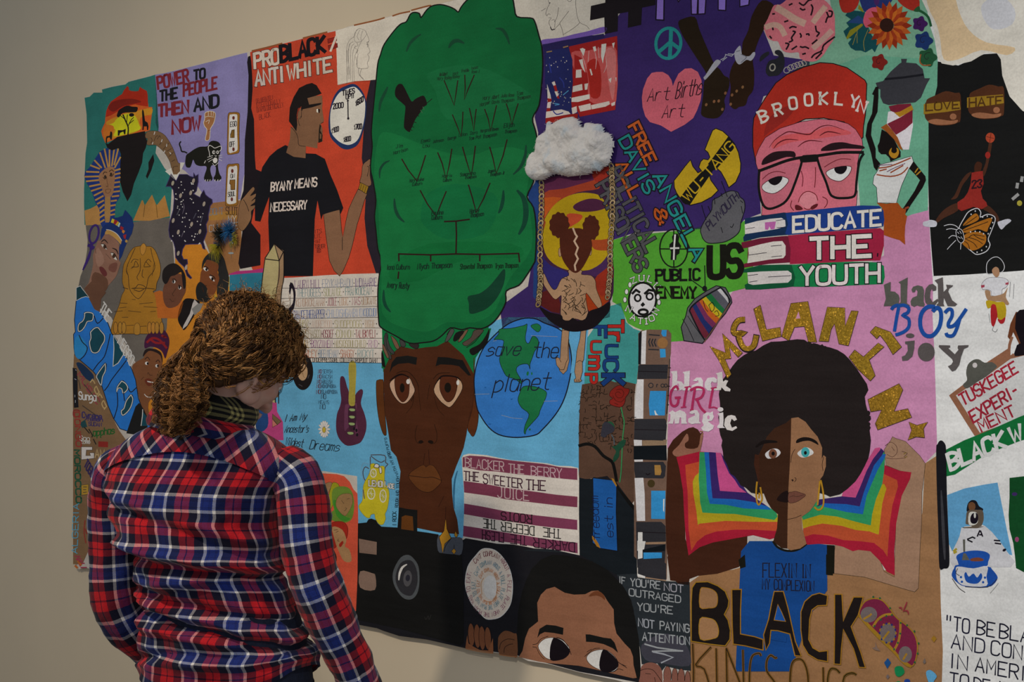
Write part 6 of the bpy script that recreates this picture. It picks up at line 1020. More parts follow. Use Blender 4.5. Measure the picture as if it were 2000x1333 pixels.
for d, ex in ((0, 0), (470, -70)):
    P('4a2a1a', [(x + d, y + ex) for x, y in PT('985,1120 1010,1080 1100,1040 1200,1000 1300,1020 1360,1040 1360,1300 1330,1340 1250,1366 1100,1370 1000,1320 970,1250')], 1); P('8c5c40', [(x + d, y + ex) for x, y in PT('1010,1320 1100,1300 1250,1320 1330,1310 1300,1350 1150,1365 1040,1350')], 1); P('8c5c40', [(x + d, y + ex) for x, y in ell(1280, 1275, 36, 34)])
    P('8c6c1c', [(x + d, y + ex) for x, y in PT('960,1140 1100,1125 1350,1105 1360,1200 1200,1225 960,1250')])
T('LOVE', '4a2f12', 985, 1212, 1345, 1185, 82, 0.2); T('HATE', '4a2f12', 1455, 1170, 1815, 1145, 90, 0.2)
V(1640, 220)
M('painted_basketball_player', 'leaping basketball player in red on black', 44)
P('3d2214', '1510,590 1540,540 1590,560 1585,620 1560,670 1515,660', 1); P('44271a', '1600,640 1630,560 1640,490 1660,380 1670,320 1700,330 1690,420 1670,520 1640,640 1610,700', 1); P('44271a', '1480,650 1420,680 1360,760 1320,850 1290,910 1255,950 1310,940 1340,900 1380,800 1440,720', 1); P('44271a', '1330,990 1240,1020 1150,1090 1090,1180 1110,1200 1180,1150 1330,1070', 1); P('44271a', '1600,1050 1680,1100 1740,1180 1780,1180 1750,1100 1650,1010', 1)
P('8a2420', '1480,660 1530,650 1600,640 1610,780 1580,860 1600,940 1640,980 1650,1020 1590,1055 1500,1030 1370,1075 1330,1050 1325,980 1400,930 1440,870 1470,780', 0); E('9c3f22', 1682, 282, 50, 55); L('4a1a12', 5, '1640,270 1725,290|1690,230 1675,335'); T('23', '2a1218', 1485, 830, 1590, 815, 80, 0.22); E('8a2420', 1655, 470, 28, 36)
P('aaa9b0', '955,1195 1000,1180 1040,1170 1100,1190 1095,1240 1030,1248 960,1235', 1); P('aaa9b0', '1760,1200 1800,1180 1870,1160 1910,1180 1850,1230 1800,1275', 1)
M('painted_butterfly', 'orange butterfly with white edged wings on black', 60)
P('100d0e', '1340,1270 1400,1150 1450,1080 1540,1045 1580,1090 1575,1140 1650,1110 1720,1130 1735,1180 1690,1300 1660,1380 1680,1440 1640,1510 1540,1545 1480,1510 1400,1440 1360,1380', 1, 'b3b1b2', 9); P('a05f18', '1385,1230 1440,1160 1520,1100 1560,1140 1540,1180 1450,1220', 1); P('a05f18', '1370,1290 1450,1240 1560,1190 1700,1150 1660,1260 1640,1300 1550,1270 1430,1310', 1); P('a05f18', '1375,1400 1420,1320 1540,1300 1630,1330 1630,1420 1560,1480 1480,1500 1400,1450', 1)
L('17100e', 7, '1400,1230 1540,1130|1380,1290 1500,1250 1660,1190|1400,1380 1450,1360 1500,1330 1620,1350|1400,1400 1440,1430 1460,1490|1420,1380 1500,1420 1540,1470|1450,1360 1540,1390 1600,1430|1500,1330 1560,1370 1620,1390'); L('b3b1b2', 7, '1340,1260 1300,1230 1240,1220 1180,1235|1330,1280 1260,1265 1205,1275|1320,1350 1270,1340 1230,1370|1310,1390 1260,1440 1215,1490|1365,1420 1360,1490'); P('100d0e', '1310,1300 1340,1265 1380,1290 1400,1380 1370,1420 1330,1390', 1, 'b3b1b2', 6); L('b3b1b2', 6, '1325,1300 1345,1320|1350,1290 1370,1320|1330,1350 1360,1370|1365,1350 1385,1380')
for x, y in ((1475, 1110), (1520, 1075), (1600, 1140), (1650, 1130), (1700, 1150), (1710, 1200), (1685, 1260), (1660, 1320), (1665, 1400), (1640, 1460), (1590, 1500), (1540, 1520), (1470, 1300), (1520, 1295), (1570, 1300), (1610, 1320)): E('b3b1b2', x, y, 7, 9, n=8)
L('8f8f8c', 34, '1980,770 1970,830|1990,890 1920,950|2020,760 2030,700'); E('a3923a', 2000, 990, 28, 30)
V(1640, 440)
M('painted_football_boy', 'kneeling boy with an afro in a white shirt', 44)
P('161214', '1640,470 1650,410 1700,360 1760,350 1810,390 1835,450 1820,500 1780,520 1700,530 1650,530', 1, 'b3b1b2', 7); P('a07c5a', '1700,490 1740,455 1775,480 1780,540 1750,570 1715,540', 1); P('bdbabb', '1590,640 1650,580 1740,570 1840,580 1880,620 1850,680 1810,700 1800,760 1700,770 1690,720 1640,700 1600,700', 1, '6a6668', 4); P('9c3a4c', '1580,655 1620,650 1620,675 1585,685'); P('9c3a4c', '1845,630 1880,622 1880,645 1848,652'); P('a07c5a', '1625,710 1680,720 1690,770 1760,765 1830,740 1870,680 1850,780 1885,850 1860,870 1800,830 1680,830 1640,790', 1); P('b39a1c', '1640,820 1750,835 1830,840 1855,920 1840,1020 1790,1040 1750,980 1740,880 1680,900 1650,900', 1); P('ab2228', '1690,880 1740,870 1760,980 1750,1020 1720,1100 1690,1060', 1); P('ab2228', '1760,1020 1800,1030 1845,1000 1830,1060 1790,1070', 1); L('4a464c', 4, '1720,1100 1705,1140 1740,1160 1760,1130|1665,960 1680,1060|1900,620 1890,780|1940,640 1930,800')
V(1640, 660)
M('painted_clipboard', 'brown clipboard with a red stencilled title', 44)
P('8f6044', '1235,625 1280,590 1400,500 1640,270 1870,120 1890,200 1990,200 2140,170 2400,200 2200,900 1560,1060 1510,1060'); P('b3b1b2', '1310,625 1420,550 1640,420 1900,230 2140,170 2300,700 1990,880 1570,1030'); P('54504c', '1385,510 1430,460 1420,380 1440,290 1500,240 1560,235 1620,270 1700,265 1755,310 1720,350 1640,420 1540,480 1430,550', 1); E('aeaaa6', 1515, 298, 26, 28); L('8f6044', 30, '1885,200 1890,80 1920,-10|1940,180 1900,210')
T('TUSKEGEE', '9d2434', 1390, 735, 1985, 370, 125, 0.17, (-0.42, -0.9)); T('EXPERI-', '9d2434', 1500, 920, 2000, 610, 125, 0.18, (-0.42, -0.9)); T('MENT', '9d2434', 1590, 1015, 1960, 840, 120, 0.17, (-0.42, -0.9))
V(1640, 0 + 660)
M('painted_runner', 'brown arm and black clothed figure cut by the right edge', 42)
P('6a3a20', '1870,-10 1900,-150 1960,-280 2060,-260 2100,250 2100,360 1960,370 1950,240 1990,60 1930,-60 1900,30'); P('151214', '1960,-260 2000,-300 2200,-320 2200,240 1940,235 1940,170 1970,80 2010,60 1950,-100')
M('painted_banner', 'green banner with bold white capitals at the right edge', 50)
P('0f6a33', '1205,1210 1400,1110 1700,990 1990,860 2400,700 2400,1000 1995,1120 1640,1260 1300,1480 1205,1500'); T('BLACK', 'bdbab8', 1255, 1430, 1850, 1180, 170, 0.24, (-0.25, -1)); T('WALL', 'bdbab8', 1920, 1140, 2500, 920, 160, 0.24, (-0.25, -1))
V(1640, 880)
M('painted_baton', 'tall black rounded bar along the seam', 50)
P('17161a', '1095,0 1110,-70 1140,-110 1180,-90 1205,0 1210,400 1225,800 1240,1150 1230,1260 1180,1275 1130,1260 1120,900 1105,500', 1); L('3c3b40', 34, '1150,430 1165,700 1180,1000 1190,1180', taper=True)
M('painted_cook', 'woman in a white dress stirring a blue pot', 44)
P('5f9fc4', '1215,480 1400,410 1600,370 1760,345 1800,550 1870,900 1920,1130 1860,1120 1700,900 1600,800 1400,820 1270,1090 1230,1000'); P('17131a', '1425,640 1440,570 1480,535 1530,545 1560,600 1605,630 1590,660 1550,650 1520,640 1440,660', 1); P('6a4630', '1445,580 1480,555 1515,575 1520,620 1490,650 1455,640', 1); P('5f5048', '1430,660 1480,640 1540,640 1600,650 1610,750 1580,820 1540,840 1440,800 1415,790 1420,720', 1); P('b9b5b0', '1450,680 1500,660 1540,680 1550,760 1520,800 1450,800', 1); P('14121a', '1465,730 1490,680 1540,680 1550,750 1520,790 1475,780', 1); E('b9b5b0', 1515, 700, 12, 30)
P('b5b3b2', '1370,830 1500,830 1620,810 1700,880 1800,1000 1870,1100 1950,1200 1900,1260 1280,1260 1240,1180 1300,1040 1350,920', 0); L('14121a', 16, '1570,860 1540,930|1575,865 1600,930|1560,910 1590,910|1430,960 1490,935 1520,950|1435,965 1490,990|1720,970 1790,975|1730,1000 1800,1010', 0); P('5f5048', '1370,830 1500,820 1620,820 1540,840 1400,840'); L('a38f2a', 22, '1280,1090 1320,1060|1285,1110 1320,1090', 0); E('14121a', 1835, 1075, 14, 22, 60); P('5a5652', '1385,960 1410,960 1410,1100 1460,1180 1400,1195 1370,1170 1390,1100', 0)
P('1a4fa0', '1315,1140 1380,1100 1500,1080 1620,1090 1678,1130 1660,1200 1640,1250 1500,1260 1360,1250 1330,1200', 1); P('75432c', '1470,1170 1550,1155 1610,1175 1590,1195 1480,1195', 1); P('5a5652', '1390,1110 1415,1110 1460,1185 1375,1185')
V(1640, 1093)
P('1a4fa0', '1265,150 1290,90 1340,50 1650,70 1700,100 1750,160 1760,200 1720,260 1650,290 1410,285 1320,240 1275,190', 1); P('b9b7b6', '1330,70 1500,90 1650,65 1640,180 1640,280 1420,280 1330,230 1310,120', 1); P('1a4fa0', '1400,160 1420,130 1450,180 1500,145 1540,190 1580,140 1595,190 1550,250 1480,255 1420,230', 1)
for x, y in ((1365, 185), (1375, 235), (1625, 190), (1605, 240)): E('1a4fa0', x, y, 13, 13)
L('2a2228', 7, '1410,288 1650,292 1755,205|1330,90 1310,140 1350,170|1270,200 1340,300 1410,350', 1); L('8a8886', 5, '1680,360 1740,290 1770,250')
M('painted_ground', 'dark green strip with pink dots at the right edge', 30)
V(1640, 880)
P('0d4a24', '1890,295 2100,270 2400,250 2400,1500 1960,1270 1950,1150 1930,1000 1890,850 1880,700 1890,500'); E('8f3f6a', 1970, 960, 22, 28); E('3a2a5c', 1945, 470, 30, 20)
V(1640, 1093)
M('painted_slogan', 'black script verse on the white canvas at the lower right', 44)
for s_, x0, y0, x1, y1 in (('"TO', 1190, 745, 1450, 795), ('BE', 1535, 800, 1725, 835), ('BLACK', 1780, 840, 2330, 940), ('AND', 1260, 950, 1610, 1010), ('CONSCIOUS', 1690, 1020, 2700, 1200), ('IN', 1240, 1160, 1430, 1195), ('AMERICA', 1520, 1200, 2300, 1350), ('TO', 1240, 1365, 1440, 1400), ('BE', 1500, 1420, 1670, 1450), ('IN', 1760, 1460, 1900, 1490)): T(s_, '17152a', x0, y0, x1, y1, 150, 0.1, (0.05, -1))
V(1340, 1093)
M('painted_slogan', 'big black capitals on tan across the lower edge', 190)
for s in ('110,460 120,300 160,240 290,235 400,280 480,340 520,440 510,510 470,590 510,650 535,760 530,860 480,930 300,910 110,880', '550,320 655,318 645,560 645,800 800,830 890,860 890,975 700,930 565,910 555,700', '1010,340 1110,340 1160,520 1200,700 1240,880 1305,1040 1235,1035 1180,800 1050,765 975,760 960,900 920,975 895,810 950,640 980,480', '1590,385 1580,490 1480,495 1420,540 1395,640 1385,860 1430,950 1500,990 1590,980 1590,1100 1480,1080 1380,1020 1320,920 1300,760 1300,560 1340,450 1420,380 1500,358', '1665,370 1745,370 1755,560 1760,660 1870,400 1975,400 1920,600 1845,720 1900,870 1950,1000 2000,1165 1930,1160 1870,960 1760,750 1740,950 1730,1130 1660,1125 1665,800'): P('1a1512', s, 0, '95691f', 11)
for s, c in (('210,320 260,300 340,320 390,370 395,460 370,510 300,520 205,510', '926c49'), ('205,640 300,630 370,660 405,740 400,820 350,850 210,855', '926c49'), ('1050,480 1090,560 1135,665 1010,650', '1c4f92')): P(c, s, 1 if c[0] == '9' else 0, '95691f', 8)
P('16407e', '975,805 1060,805 1145,830 1140,890 1050,875 975,860', 0)
M('painted_slogan', 'thin outlined capitals cut by the lower canvas edge', 180)
for w_, c in ((26, '6d4d1a'), (9, '17110f')): L(c, w_, '125,905 135,1200 130,1450|325,940 160,1130 250,1180 320,1400|380,955 385,1200 390,1450|490,960 500,1450|490,950 640,1333 680,1450|670,970 680,1440|865,1040 850,1010 780,1030 750,1120 740,1300 745,1450|1040,1050 1020,1060 970,1030 930,1090 930,1200 1000,1300 1060,1400|1180,1333 1190,1180 1220,1090 1290,1070 1340,1120 1375,1250 1380,1450|1540,1160 1545,1400|1720,1220 1680,1180 1620,1180 1590,1280 1590,1450|1900,1240 1850,1220 1770,1260 1750,1400', 1)
V(1640, 1093)
M('painted_crown', 'crimson and gold crown with grey panels on tan', 185)
P('74203a', '265,590 290,500 340,440 430,415 520,440 600,530 640,590 700,650 760,690 850,780 890,880 895,980 870,1100 830,1150 760,1130 640,1000 480,850 340,700', 1, '96701f', 12); L('96701f', 30, '265,600 420,760 600,940 720,1080 830,1155', 0); P('6b605c', ell(370, 590, 90, 85)); P('6b605c', ell(575, 790, 88, 105)); P('6b605c', ell(765, 1020, 72, 88)); L('9c7428', 26, '415,720 470,640 540,595 620,585|640,980 690,880 710,760 710,640', 1); L('9c7428', 22, '310,640 380,600 400,580|520,860 590,770|740,1080 780,1010', 0)
for i in range(18): a = i / 18 * 6.283; E('1f2f6a' if i % 2 else '96701f', 575 + 88 * math.cos(a), 790 + 105 * math.sin(a), 10, 12, n=8)
for x, y in ((418, 398), (490, 412), (600, 520), (560, 605), (500, 645), (432, 715), (620, 595), (715, 680), (785, 705), (865, 770), (710, 795), (910, 900), (685, 895), (900, 1010), (645, 965), (868, 1105)): E('1f5a34', x, y, 10, 12, n=8)
L('8a2f38', 16, '740,560 770,490 785,450|730,540 720,515 695,515|750,550 790,550 800,590', taper=True)
M('painted_gems', 'scattered blue and green gems on tan', 185)
P('1a4a7c', '535,1110 575,1060 610,1110 570,1175'); P('177a48', '650,1165 700,1145 740,1165 755,1220 700,1262 660,1240', 1); P('5f9fc4', '990,1210 1040,1190 1105,1250 1080,1300 1040,1360 1005,1290', 1); P('1f3f8c', ell(785, 1310, 32, 24)); P('177a48', ell(690, 1330, 30, 20)); P('7a6458', '405,950 440,940 440,880 460,945 495,985 440,975'); P('96701f', '1045,850 1075,815 1105,850 1075,890'); P('6b605c', '555,1260 575,1235 595,1260 575,1290'); P('6b605c', '955,1100 975,1060 990,1105 970,1125')
flush()
# ------------------------------------------------------------------ things glued on the canvas: cotton cloud and feathers
def inside(p, poly):
    c = False; j = len(poly) - 1
    for i in range(len(poly)):
        if (poly[i][1] > p[1]) != (poly[j][1] > p[1]) and p[0] < (poly[j][0] - poly[i][0]) * (p[1] - poly[i][1]) / (poly[j][1] - poly[i][1]) + poly[i][0]: c = not c
        j = i
    return c
def edge_dist(p, poly):
    d = 1e9
    for i in range(len(poly)):
        a = poly[i - 1]; b = poly[i]; vx, vy = b[0] - a[0], b[1] - a[1]; t = max(0, min(1, ((p[0] - a[0]) * vx + (p[1] - a[1]) * vy) / (vx * vx + vy * vy + 1e-12)))
        d = min(d, math.hypot(p[0] - a[0] - t * vx, p[1] - a[1] - t * vy))
    return d
V(1030, 220)
cl = [uv(*q(p)) for p in cr(PT('95,640 90,560 110,480 150,430 175,430 200,330 240,250 300,200 310,110 345,100 360,130 400,100 480,70 560,55 590,50 640,80 675,110 690,160 720,165 720,125 760,118 830,130 880,130 920,160 940,220 985,230 1015,280 1025,360 1010,470 985,560 950,600 910,610 880,660 830,645 780,680 700,700 560,715 480,700 380,685 340,715 270,745 200,755 150,740 110,690'), True, 3)]
us = [a for a, b in cl]; vs_ = [b for a, b in cl]; st = 0.0022
nx = int((max(us) - min(us)) / st) + 1; ny = int((max(vs_) - min(vs_)) / st) + 1; idx = {}; cv = []; cf = []
lobes = [(random.uniform(min(us), max(us)), random.uniform(min(vs_), max(vs_)), random.uniform(0.02, 0.04)) for _ in range(16)]
for i in range(nx):
    for j in range(ny):
        p = (min(us) + i * st, min(vs_) + j * st)
        if inside(p, cl):
            d = edge_dist(p, cl); h = 0.034 * math.sqrt(max(0.0, 1 - (1 - min(1, d / 0.035)) ** 2))
            lo = max(math.exp(-((p[0] - a) ** 2 + (p[1] - b) ** 2) / (r * r)) for a, b, r in lobes)
            h *= 0.62 + 0.5 * lo; h += min(1, d / 0.01) * (0.005 * noise.noise((p[0] * 45, p[1] * 45, 1)) + 0.003 * noise.noise((p[0] * 120, p[1] * 120, 3)))
            idx[i, j] = len(cv); cv.append((p[0], p[1], Z0 + 0.005 + max(0.0, h)))
for (i, j), a in idx.items():
    if (i + 1, j) in idx and (i, j + 1) in idx and (i + 1, j + 1) in idx: cf.append((a, idx[i + 1, j], idx[i + 1, j + 1], idx[i, j + 1]))
nb = len(cv)
for k in range(500):           # loose fibres
    a = cv[random.randrange(nb)]; ang = random.uniform(0, 6.283); l_ = random.uniform(0.003, 0.007); w = 0.00018; pts = []
    for s_ in range(4): pts.append((a[0] + math.cos(ang) * l_ * s_ / 3 + random.uniform(-.001, .001), a[1] + math.sin(ang) * l_ * s_ / 3 + random.uniform(-.001, .001), a[2] + 0.0002 + 0.0012 * math.sin(s_ / 3 * 3.1)))
    b = len(cv)
    for p in pts: cv += [(p[0] - math.sin(ang) * w, p[1] + math.cos(ang) * w, p[2]), (p[0] + math.sin(ang) * w, p[1] - math.cos(ang) * w, p[2])]
    for s_ in range(3): cf.append((b + 2 * s_, b + 2 * s_ + 1, b + 2 * s_ + 3, b + 2 * s_ + 2))
cm = NT('cotton'); cm.b.inputs['Roughness'].default_value = 1.0; cm.b.inputs['Specular IOR Level'].default_value = 0.0; cm.b.inputs['Base Color'].default_value = (0.74, 0.73, 0.73, 1)
_tc = cm.n('ShaderNodeTexCoord'); _n = cm.n('ShaderNodeTexNoise'); _n.inputs['Scale'].default_value = 22; cm.l(_tc.outputs['Object'], _n.inputs['Vector'])
_r = cm.n('ShaderNodeValToRGB'); _r.color_ramp.elements[0].position = 0.3; _r.color_ramp.elements[0].color = (0.66, 0.76, 0.86, 1); _r.color_ramp.elements[1].position = 0.46; _r.color_ramp.elements[1].color = (0.86, 0.85, 0.85, 1); cm.l(_n.outputs['Fac'], _r.inputs[0]); cm.l(_r.outputs[0], cm.b.inputs['Base Color'])
_n2 = cm.n('ShaderNodeTexNoise'); _n2.inputs['Scale'].default_value = 190; _n2.inputs['Detail'].default_value = 6; cm.l(_tc.outputs['Object'], _n2.inputs['Vector']); _b = cm.n('ShaderNodeBump'); _b.inputs['Strength'].default_value = 0.6; _b.inputs['Distance'].default_value = 0.004; cm.l(_n2.outputs['Fac'], _b.inputs['Height']); cm.l(_b.outputs[0], cm.b.inputs['Normal'])
o = mesh_obj('cotton_cloud', cv, cf, cm.m, parent=mural, smooth=True); o['label'] = 'puffy white cotton cloud glued on the canvas'
V(140, 370)
def feather(name, label, cx, cy, r, col, n, squash=1.0, a0=0, a1=360):
    fv = []; ff = []; c = uv(*q((cx, cy))); R_ = abs(uv(*q((cx + r, cy)))[0] - c[0]) * 1.15
    for k in range(n):
        a = math.radians(random.uniform(a0, a1)); l_ = R_ * random.uniform(0.6, 1.15); up_ = random.uniform(0.1, 0.8); w = 0.0009; b = len(fv)
        for s_ in range(5):
            t = s_ / 4; x = c[0] + math.cos(a) * l_ * t; y = c[1] + math.sin(a) * l_ * t * squash; z = Z0 + 0.006 + up_ * R_ * math.sin(t * 2.2)
            ww = w * (1 - t * 0.8); fv += [(x - math.sin(a) * ww, y + math.cos(a) * ww, z), (x + math.sin(a) * ww, y - math.cos(a) * ww, z)]
        for s_ in range(4): ff.append((b + 2 * s_, b + 2 * s_ + 1, b + 2 * s_ + 3, b + 2 * s_ + 2))
    o = mesh_obj(name, fv, ff, plain('feather_dye', tuple(col), 0.8), parent=mural); o['label'] = label
feather('feather', 'fluffy blue feather glued on the canvas', 1805, 455, 62, (0.01, 0.12, 0.33), 260, 1.2)
feather('feather', 'fluffy black feather glued on the canvas', 1705, 500, 60, (0.012, 0.016, 0.014), 240, 1.2)
feather('feather', 'small yellow feather glued under the black one', 1670, 600, 60, (0.42, 0.37, 0.02), 90, 1.6, 180, 330)
feather('feather', 'small yellow feather glued beside the blue one', 1840, 545, 45, (0.40, 0.36, 0.02), 80, 1.1, -120, 60)
feather('feather', 'tiny blue feather glued left of the yellow one', 1655, 610, 28, (0.01, 0.09, 0.25), 70)
# ------------------------------------------------------------------ the visitor
BASE = Vector((-0.60, 3.14, 0.0))
person = empty('person', BASE)
tag(person, 'person with curly brown ponytail in a red and blue plaid shirt looking at the mural', 'person')
def pobj(name, verts, faces, mat, parent=None, smooth=True, uvs=None):
    if parent is None: return mesh_obj(name, [Vector(v) - BASE for v in verts], faces, mat, parent=person, smooth=smooth, uvs=uvs)
    return mesh_obj(name, [Vector(v) - BASE for v in verts], faces, mat, parent=parent, smooth=smooth, uvs=uvs)

# plaid: two sets of woven bands, one across the other
PER = 0.1055
def band_ramp(t, fac, bands):
    r = t.n('ShaderNodeValToRGB'); cr_ = r.color_ramp; cr_.interpolation = 'CONSTANT'
    while len(cr_.elements) > 1: cr_.elements.remove(cr_.elements[-1])
    x = 0.0; tot = sum(b for b, c in bands)
    for i, (b, c) in enumerate(bands):
        e = cr_.elements[0] if i == 0 else cr_.elements.new(x / tot)
        e.position = x / tot; e.color = (*[k ** (1 / 2.2) for k in c], 1); x += b
    t.l(fac, r.inputs[0]); return r
def plaid(name, bands, per, rough=0.9, off=(0, 0)):
    t = NT(name); t.b.inputs['Roughness'].default_value = rough; t.b.inputs['Specular IOR Level'].default_value = 0.1
    t.b.inputs['Sheen Weight'].default_value = 0.12
    u = t.n('ShaderNodeUVMap'); sp = t.n('ShaderNodeSeparateXYZ'); t.l(u.outputs[0], sp.inputs[0]); rs = []
    nzt = t.n('ShaderNodeTexNoise'); nzt.inputs['Scale'].default_value = 700; t.l(u.outputs[0], nzt.inputs['Vector'])
    for k in (0, 1):
        m = t.n('ShaderNodeMath', operation='MULTIPLY_ADD'); m.inputs[1].default_value = 1 / per; m.inputs[2].default_value = off[k]; t.l(sp.outputs[k], m.inputs[0])
        j = t.n('ShaderNodeMath', operation='MULTIPLY_ADD'); j.inputs[1].default_value = 0.02; t.l(nzt.outputs['Fac'], j.inputs[0]); t.l(m.outputs[0], j.inputs[2])
        f = t.n('ShaderNodeMath', operation='FRACT'); t.l(j.outputs[0], f.inputs[0]); rs.append(band_ramp(t, f.outputs[0], bands))
    mx = t.n('ShaderNodeMix', data_type='RGBA'); mx.inputs['Factor'].default_value = 0.5
    t.l(rs[0].outputs[0], mx.inputs[6]); t.l(rs[1].outputs[0], mx.inputs[7]); gm = t.n('ShaderNodeGamma'); gm.inputs[1].default_value = 2.2; t.l(mx.outputs[2], gm.inputs[0])
    mr = t.n('ShaderNodeMapRange'); mr.inputs[1].default_value = 0.3; mr.inputs[2].default_value = 0.7; mr.inputs[3].default_value = 0.75; mr.inputs[4].default_value = 1.25; t.l(nzt.outputs['Fac'], mr.inputs[0])
    vs = t.n('ShaderNodeVectorMath', operation='SCALE'); t.l(gm.outputs[0], vs.inputs[0]); t.l(mr.outputs[0], vs.inputs['Scale']); t.l(vs.outputs[0], t.b.inputs['Base Color'])
    tc = t.n('ShaderNodeTexCoord'); n2 = t.n('ShaderNodeTexNoise'); n2.inputs['Scale'].default_value = 26; n2.inputs['Detail'].default_value = 5; t.l(tc.outputs['Object'], n2.inputs['Vector'])
    bp = t.n('ShaderNodeBump'); bp.inputs['Strength'].default_value = 0.35; bp.inputs['Distance'].default_value = 0.012; t.l(n2.outputs['Fac'], bp.inputs['Height']); t.l(bp.outputs[0], t.b.inputs['Normal'])
    return t.m
RED = (0.60, 0.016, 0.026); NAVY = (0.009, 0.009, 0.028); BLUE = (0.016, 0.034, 0.22); WHITE = (0.88, 0.85, 0.83); DKR = (0.05, 0.004, 0.02)
SHIRT_BANDS = [(6, BLUE), (1, NAVY), (1.6, BLUE), (0.8, NAVY), (4.2, BLUE), (6.5, WHITE), (18, NAVY), (14.5, RED), (3.2, DKR), (14.5, RED), (18, NAVY), (6.5, WHITE), (4.2, BLUE), (0.8, NAVY), (6.2, BLUE)]
shirt_mat = plaid('plaid_flannel', SHIRT_BANDS, PER)

# torso of the shirt: rings measured from the outline
TORSO = [(1345, 268, 612, .135), (1320, 267, 618, .135), (1300, 267, 622, .135), (1270, 268, 618, .133), (1240, 271, 606, .128), (1215, 273, 594, .124), (1190, 275, 585, .121), (1160, 274, 574, .120), (1130, 266, 564, .122), (1105, 256, 558, .126), (1080, 243, 554, .130),
         (1050, 231, 551, .130), (1020, 219, 549, .128), (990, 208, 552, .124), (965, 201, 560, .119), (945, 197, 572, .113), (925, 197, 588, .106), (908, 202, 594, .099), (893, 212, 588, .092), (878, 226, 572, .085), (864, 244, 552, .078), (852, 264, 530, .072), (842, 287, 506, .067), (834, 308, 486, .064)]
PHI = math.radians(23); SX = Vector((math.cos(PHI), -math.sin(PHI), 0)); SB = Vector((-math.sin(PHI), -math.cos(PHI), 0)); YC = 3.14
def ring_at(y):
    for a, b in zip(TORSO, TORSO[1:]):
        if b[0] <= y <= a[0]:
            t = (a[0] - y) / (a[0] - b[0]); return tuple(a[i] + (b[i] - a[i]) * t for i in range(4))
    return TORSO[0] if y > TORSO[0][0] else TORSO[-1]
FOLDS = [(1084, .016, 12, .3), (1106, -.016, 12, .25), (1135, .008, 12, -.3), (1178, -.010, 10, .5), (1200, .010, 9, .55), (1222, -.016, 9, .5), (1240, .009, 9, .35), (1272, -.008, 10, -.4), (1290, .006, 10, -.3), (1025, -.006, 10, .8), (1000, .005, 10, .8), (1150, -.006, 8, -.6)]
def torso_pt(y, th, off=0.0):
    y0, xl, xr, b = ring_at(y); k = YC / F
    w = (xr - xl) / 2 * k * 0.985; a = math.sqrt(max(1e-6, w * w - (b * math.sin(PHI)) ** 2)) / math.cos(PHI)
    cx = ((xl + xr) / 2 - 1000) * k; z = EYE + (666.5 - y) / F * (YC - 0.08 * max(0, math.sin(th)))
    c, s = math.cos(th), math.sin(th); e = 0.84
    x = math.copysign(abs(c) ** e, c); yy = math.copysign(abs(s) ** e, s)
    if y > 940:
        d = sum(A * math.exp(-((y - (fy + sl * 60 * c + 10 * noise.noise((c * 2, s * 2, fy)))) / wd) ** 2) for fy, A, wd, sl in FOLDS)
        d += 0.007 * noise.noise((c * 2.2, s * 2.2, y / 45)) + 0.003 * noise.noise((c * 6, s * 6, y / 22))
    else: d = 0.004 * noise.noise((c * 3, s * 3, y / 40))
    fade = min(1, max(0, (y - 900) / 60))
    d = d * (0.3 + 1.05 * fade) + off
    n = SX * (x / max(a, .02)) + SB * (yy / max(b, .02)); n.normalize()
    p = Vector((cx, YC, z)) + SX * (a * x) + SB * (b * yy) + n * d
    if off and y < 930: p.z += off * 0.8
    return p
def loft(rows, close=True):
    v = []; f = []; n = len(rows[0])
    for r in rows: v += r
    for i in range(len(rows) - 1):
        for j in range(n if close else n - 1):
            f.append((i * n + j, i * n + (j + 1) % n, (i + 1) * n + (j + 1) % n, (i + 1) * n + j))
    return v, f
NTH = 144
def torso_sheet(ys, ths, off, bias, yfun=None, voff=0.0):
    rows = []; U = []
    for y in ys:
        r = []; 
        for th in ths: r.append(torso_pt(yfun(y, th) if yfun else y, th, off))
        rows.append(r)
    mid = min(range(len(ths)), key=lambda i: abs(ths[i] - math.pi / 2))
    vv = 0.0; vs = []
    for i, r in enumerate(rows):
        if i: vv += (r[mid] - rows[i - 1][mid]).length
        vs.append(vv)
    yb = ys[0]; z0 = rows[0][mid].z; zref = 1.2613
    for i, r in enumerate(rows):
        us = [0.0] * len(r)
        for j in range(mid + 1, len(r)): us[j] = us[j - 1] - math.hypot((r[j] - r[j - 1]).x, (r[j] - r[j - 1]).y)
        for j in range(mid - 1, -1, -1): us[j] = us[j + 1] + math.hypot((r[j] - r[j + 1]).x, (r[j] - r[j + 1]).y)
        for j in range(len(r)):
            u_, v_ = us[j], (z0 - zref) + vs[i] * 0.97 + voff
            if bias: u_, v_ = u_ * math.cos(bias) - v_ * math.sin(bias), u_ * math.sin(bias) + v_ * math.cos(bias)
            U.append((u_, v_))
    v, f = loft(rows, False); return v, f, U
ths = [-math.pi / 2 + 2 * math.pi * i / NTH for i in range(NTH + 1)]      # seam down the front
ys = []
y = 1345.0
while y > 834: ys.append(y); y -= 5 if y > 930 else 3
ys.append(834)
def hem(y, th):                 # the tails hang lower at back and front than at the sides
    if y < 1250: return y
    t = (y - 1250) / 95; return y - t * 62 * abs(math.cos(th)) ** 3 + t * 4
v, f, U = torso_sheet(ys, ths, 0.0, 0, hem)
shirt = pobj('shirt', v, f, shirt_mat, uvs=U); shirt['label'] = 'red, navy and white plaid flannel shirt'
yl = lambda th: 886 + 52 * abs(math.cos(th)) ** 1.6
n_ = 26
